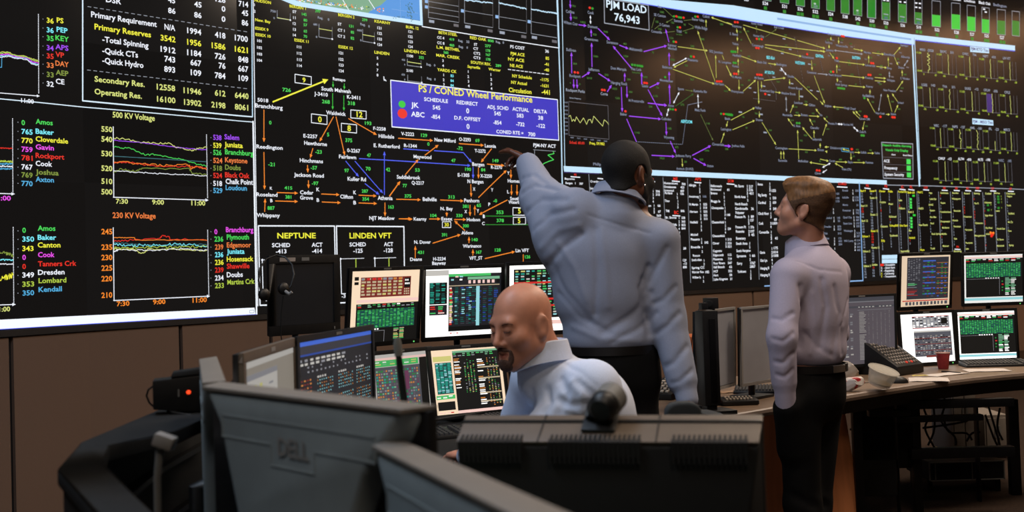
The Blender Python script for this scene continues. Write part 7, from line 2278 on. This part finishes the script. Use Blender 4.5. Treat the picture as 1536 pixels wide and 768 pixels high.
def hair2x(S):
    S.cap(H2(0, -.026, -.02), H2(0, -.042, -.085), .056, .054, .03)
    for (x, y, z), r in (((0, .03, .098), (.066, .07, .038)), ((0, -.02, .105), (.07, .075, .036)), ((0, -.075, .07), (.068, .05, .055)), ((0, .075, .085), (.05, .03, .03))): S.ell(H2(x, y, z), [q * .97 for q in r], RH2, .02)
    rnd = random.Random(8)
    for k in range(34):
        a = rnd.uniform(-.055, .055); y0 = rnd.uniform(-.09, .05)
        S.cap(H2(a, y0, .125 - abs(a) * .35 - max(0, -y0 - .04) * .6), H2(a * 1.12, y0 + .05, .127 - abs(a) * .4 - max(0, y0 - .0) * .4), .007, .004, .006)
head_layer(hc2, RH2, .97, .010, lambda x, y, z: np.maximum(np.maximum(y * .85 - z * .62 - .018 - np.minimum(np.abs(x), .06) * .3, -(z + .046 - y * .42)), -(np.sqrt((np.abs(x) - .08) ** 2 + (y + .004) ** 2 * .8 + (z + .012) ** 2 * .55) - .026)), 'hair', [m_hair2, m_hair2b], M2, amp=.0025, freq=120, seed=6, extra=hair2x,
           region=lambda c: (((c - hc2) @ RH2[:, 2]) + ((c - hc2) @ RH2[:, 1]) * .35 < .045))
S = Field((.9, 4.5, .66), (1.75, 5.5, 1.6), .005)
S.ell(V3(P(1221, 428, 4.95)), (.172, .126, .175), R2, .05); S.ell(V3(P(1222, 478, 4.95)), (.166, .126, .15), R2, .05); S.ell(V3(P(1222, 525, 4.95)), (.153, .122, .10), R2, .05)
S.cap(nb2 + (0, 0, -.06), shL2 * .86 + nb2 * .14, .068, .068, .05); S.cap(nb2 + (0, 0, -.06), shR2 * .86 + nb2 * .14, .068, .068, .05)
S.plane(P(1222, 551, 4.83), (0, 0, -1), .012)
nn_ = R2 @ np.array((0, .10, 1)); S.cap(nb2 - nn_ * .06, nb2 + nn_ * .04, .074, .066, .03); S.plane(nb2 + nn_ * .016, nn_, .006, r=.11)
S.cap(shL2, elL2, .070, .058, .035); S.cap(elL2, V3(P(1176, 572, 4.785)), .058, .052, .03); S.cap(V3(P(1177, 584, 4.785)), V3(P(1179, 618, 4.80)), .043, .041, .010)
S.cap(shR2, elR2, .065, .056, .035); S.cap(elR2, wrR2, .056, .042, .03)
S.ripple(.003, 22, 11, 6)
for pts, Zd, w, d in (([(1232, 420), (1238, 460), (1230, 520)], 4.83, .013, .008), ([(1250, 430), (1258, 470), (1250, 530)], 4.86, .012, .007), ([(1218, 440), (1222, 480), (1215, 530)], 4.82, .011, -.006), ([(1200, 430), (1203, 470), (1198, 520)], 4.79, .014, .012),
                      ([(1272, 450), (1262, 490), (1262, 530)], 4.92, .011, .007), ([(1188, 470), (1172, 480), (1160, 478)], 4.72, .010, .008), ([(1190, 500), (1174, 512), (1158, 508)], 4.71, .010, .008), ([(1188, 530), (1174, 545), (1162, 542)], 4.73, .010, .008), ([(1188, 555), (1176, 566), (1166, 562)], 4.74, .009, .008),
                      ([(1195, 392), (1230, 405), (1262, 408)], 4.84, .006, .004), ([(1208, 500), (1225, 520), (1250, 535)], 4.83, .012, .006)): cr(pts, Zd, w, d)
S.mesh('shirt', [shirt2], None, M2)
RC2 = frame(R2 @ np.array((0, 1, -.22)), R2 @ np.array((0, .22, 1)))
collar(M2, nb2 + V3(f2) * .012 + (-.004, 0, .006), RC2, shirt2, .066, 1.02, 1.12, hgt=.05)
wz2 = P(1222, 546, 4.95).z
trousers(M2, (.95, 4.55, 0), (1.6, 5.4, 1.2), V3(P(1220, 590, Z2)), R2, (.155, .125, .13), ((hL2, kL2, aL2), (hR2, kR2, aR2)), wz2, (.09, .075, .066), 8, pocket=(P(1180, 612, 4.81), P(1188, 672, 4.86)))
belt(M2, None, V3(P(1222, 548, Z2)), R2, .150, .122, wz2 - .014, buckle=-1.65)
shoes(M2, (aL2, aR2), (f2, f2))

# ================================================================== the seated bald man
Z3 = 3.5
skin3 = skin('skin_tan', (200, 138, 112))
m_lip = mat('lip', (164, 100, 82), .5, var=.05)
shirt3 = mat('shirt_light_blue', (208, 218, 240), .85, var=.04, scale=200, bump=.08, spec=.15)
f3 = Vector((-.87, -.5, 0)).normalized(); l3 = Vector((.5, -.87, 0)).normalized()
nb3 = V3(P(818, 546, 3.5))
pv3 = V3((nb3[0] + .24, nb3[1] + .13, .60))
M3 = empty('person', (pv3[0], pv3[1], 0), 'bald man with a dark goatee in a light blue shirt, seated at the desk', 'person')
up3 = Vector(nb3 - pv3).normalized()
R3 = frame(f3, up3)
phi = math.radians(42)
SC3 = .97
hc3 = V3(P(783, 486, 3.44)); RH3 = frame((-math.cos(phi), -math.sin(phi), -.20), (-.16, -.10, 1))
nbT = nb3 + (.05, .012, 0)
shc = nbT + V3(up3) * -.075
sL3, sR3 = shc + V3(l3) * .165 + V3(f3) * .03, shc - V3(l3) * .165 + V3(f3) * .03
eL3, wL3 = V3((-.02, 3.46, .825)), V3((-.158, 3.70, .812))
eR3, wR3 = V3((-.03, 3.80, .81)), V3((-.10, 4.0, .79))
S = Field((-.45, 3.0, 0), (.68, 4.2, 1.40), .004)
H3 = add_head(S, hc3, RH3, SC3)
S.cap(hc3 + RH3 @ np.array((0, -.035, -.05)), nb3 + V3(f3) * .0, .060, .070, .04)
S.cap(nb3 + (0, 0, -.065), sL3 * .8 + nb3 * .2, .05, .05, .05); S.cap(nb3 + (0, 0, -.065), sR3 * .8 + nb3 * .2, .05, .05, .05)
mid = lambda f: pv3 + (nbT - pv3) * f
S.ell(mid(.66), (.17, .12, .18), R3, .06); S.ell(mid(.36), (.16, .125, .16), R3, .06); S.ell(mid(.06), (.17, .13, .13), R3, .06)
S.chain((sL3, eL3, wL3), (.046, .042, .03), .03); S.chain((sR3, eR3, wR3), (.06, .048, .03), .03)
add_hand(S, wL3, V3((-.075, .14, -.012)), (0, 0, -1), (.6, .45, 0), (.24, .28, .3, .3), .05, 1.0, thumb=(.45, .3))
add_hand(S, wR3, V3((-.03, .13, -.01)), (0, 0, -1), (-.8, -.2, 0), (.22, .25, .28, .3), .05)
hipl, hipr = pv3 + V3(l3) * .095 + (0, 0, -.03), pv3 - V3(l3) * .095 + (0, 0, -.03)
kl3, kr3 = hipl + V3(f3) * .43 + (0, 0, -.02), hipr + V3(f3) * .43 + (0, 0, -.02)
al3, ar3 = V3((kl3[0] + .02, kl3[1], .09)), V3((kr3[0] + .03, kr3[1], .09))
for h_, k_, a_ in ((hipl, kl3, al3), (hipr, kr3, ar3)): S.chain((h_, k_, a_), (.08, .058, .04), .04); S.cap(a_ + (0, .0, -.04), a_ + V3(f3) * .12 + (0, 0, -.06), .034, .03, .03)
def lips(c):
    q = (c - hc3) @ RH3 / SC3
    return (((q[:, 0] / .0215) ** 2 + ((q[:, 2] + .0712) / .0092) ** 2 < 1) & (q[:, 1] > .086)).astype(int)
S.mesh('body', [skin3, m_lip], lips, M3)
m_beard = mat('goatee_dark', (88, 64, 54), .8, var=.4, scale=300, bump=.5)
def goatee(x, y, z):
    chin = ((x / .027) ** 2 + ((z + .103) / .021) ** 2 - 1) * .022
    mou = ((x / .029) ** 2 + ((z + .0535 + x * x * 7) / .0062) ** 2 - 1) * .007
    side = ((np.abs(x) - .0285) / .0055) ** 2 + ((z + .077) / .022) ** 2
    side = (side - 1) * .007
    lip = -(((x / .0225) ** 2 + ((z + .0705) / .0125) ** 2 - 1) * .012)
    return np.maximum(np.maximum(np.minimum(np.minimum(chin, mou), side), lip), .03 - y)
def goat_extra(S):
    for q in (-1, 1): S.cap(H3(q * .022, .086, -.058), H3(0, .094, -.053), .006, .0065, .006)
    S.ell(H3(0, .084, -.1), (.028, .02, .022), RH3, .02); S.ell(H3(0, .078, -.07), [q * SC3 for q in (.0305, .020, .0265)], RH3, .02); S.cap(H3(-.012, .0965, -.0535), H3(.012, .0965, -.0535), .0075, .0075, .006)
head_layer(hc3, RH3, SC3, .0028, goatee, 'goatee', [m_beard], M3, h=.0028, amp=.0012, freq=300, extra=goat_extra)
for q in (-1, 1):
    b = MB(); b.tube([H3(q * .046, .0895, .0005), H3(q * .038, .0945, -.0025), H3(q * .030, .0965, -.0035), H3(q * .022, .0945, -.0025), H3(q * .017, .0915, .0)], .0013, m_beard, 6); b.build('eyelashes', M3)
    b = MB(); b.tube([H3(q * .052, .081, .019), H3(q * .040, .0905, .0245), H3(q * .028, .0935, .0235), H3(q * .016, .0935, .019)], [.0015, .003, .0032, .002], mat('brow_brown', (112, 72, 52), .8, var=.3, scale=200), 8); b.build('eyebrow', M3)
S = Field((-.25, 3.0, .55), (.68, 4.15, 1.25), .0045)
S.ell(mid(.68), (.190, .145, .17), R3, .05); S.ell(mid(.38), (.182, .15, .17), R3, .05); S.ell(mid(.12), (.182, .148, .11), R3, .05)
S.cap(nb3 + (0, 0, -.055), sL3 * .88 + nb3 * .12, .07, .07, .05); S.cap(nb3 + (0, 0, -.055), sR3 * .88 + nb3 * .12, .07, .07, .05)
S.cap(sL3, eL3, .078, .066, .04); S.cap(eL3, wL3 * .85 + eL3 * .15, .066, .052, .03); S.cap(wL3 * .86 + eL3 * .14, wL3, .042, .04, .01)
S.cap(sR3, eR3, .076, .062, .04); S.cap(eR3, wR3, .062, .042, .03)
S.ripple(.0025, 20, 21, 6)
for pts, Zd, w, d in (([(842, 570), (852, 590), (838, 622)], 3.27, .013, .012), ([(858, 572), (872, 590), (872, 620)], 3.26, .012, -.008), ([(868, 575), (890, 592), (900, 620)], 3.27, .013, .010), ([(822, 585), (825, 605), (812, 628)], 3.33, .012, .010), ([(800, 585), (800, 605), (790, 625)], 3.40, .010, .007), ([(845, 545), (872, 560), (895, 580)], 3.33, .008, .004),
                      ([(840, 600), (855, 608), (880, 606)], 3.25, .012, .012), ([(850, 622), (870, 628), (890, 625)], 3.25, .012, .010)): cr(pts, Zd, w, d)
nn_ = V3(f3) * .6 + (0, 0, .8); S.cap(nb3 - nn_ * .06, nb3 + nn_ * .07, .084, .074, .03); S.plane(nb3 + nn_ * .042, nn_, .006, r=.12)
S.plane((0, 0, .60), (0, 0, -1), .01)
S.mesh('shirt', [shirt3], None, M3)
_cu = Vector((0, 0, .80)) + f3 * .60
RC3 = frame(f3, _cu)
collar(M3, nb3 + nn_ * .037, RC3, shirt3, .074, 1.06, 1.08, drop=.012, hgt=.046, gap=.2)
S = Field((-.45, 3.0, 0), (.68, 4.1, .75), .008)
S.ell(mid(.03), (.185, .15, .13), R3, .05)
for h_, k_, a_ in ((hipl, kl3, al3), (hipr, kr3, ar3)): S.cap(h_, k_, .098, .08, .05); S.cap(k_, a_, .078, .068, .03)
S.plane((0, 0, .045), (0, 0, -1)); S.mesh('trousers', [m_trouser], None, M3)
shoes(M3, (al3, ar3), (f3, f3))
# his chair and the mouse under his hand
chair('black office chair carrying the seated bald man', (pv3[0] + .03, pv3[1] + .02, 0), math.atan2(f3.y, f3.x) - math.pi / 2, .92)
mc = wL3 + V3((-.075, .14, -.012)) / .155 * .075
mouse('black mouse under the hand of the seated bald man', (mc[0], mc[1], DZ), .58)
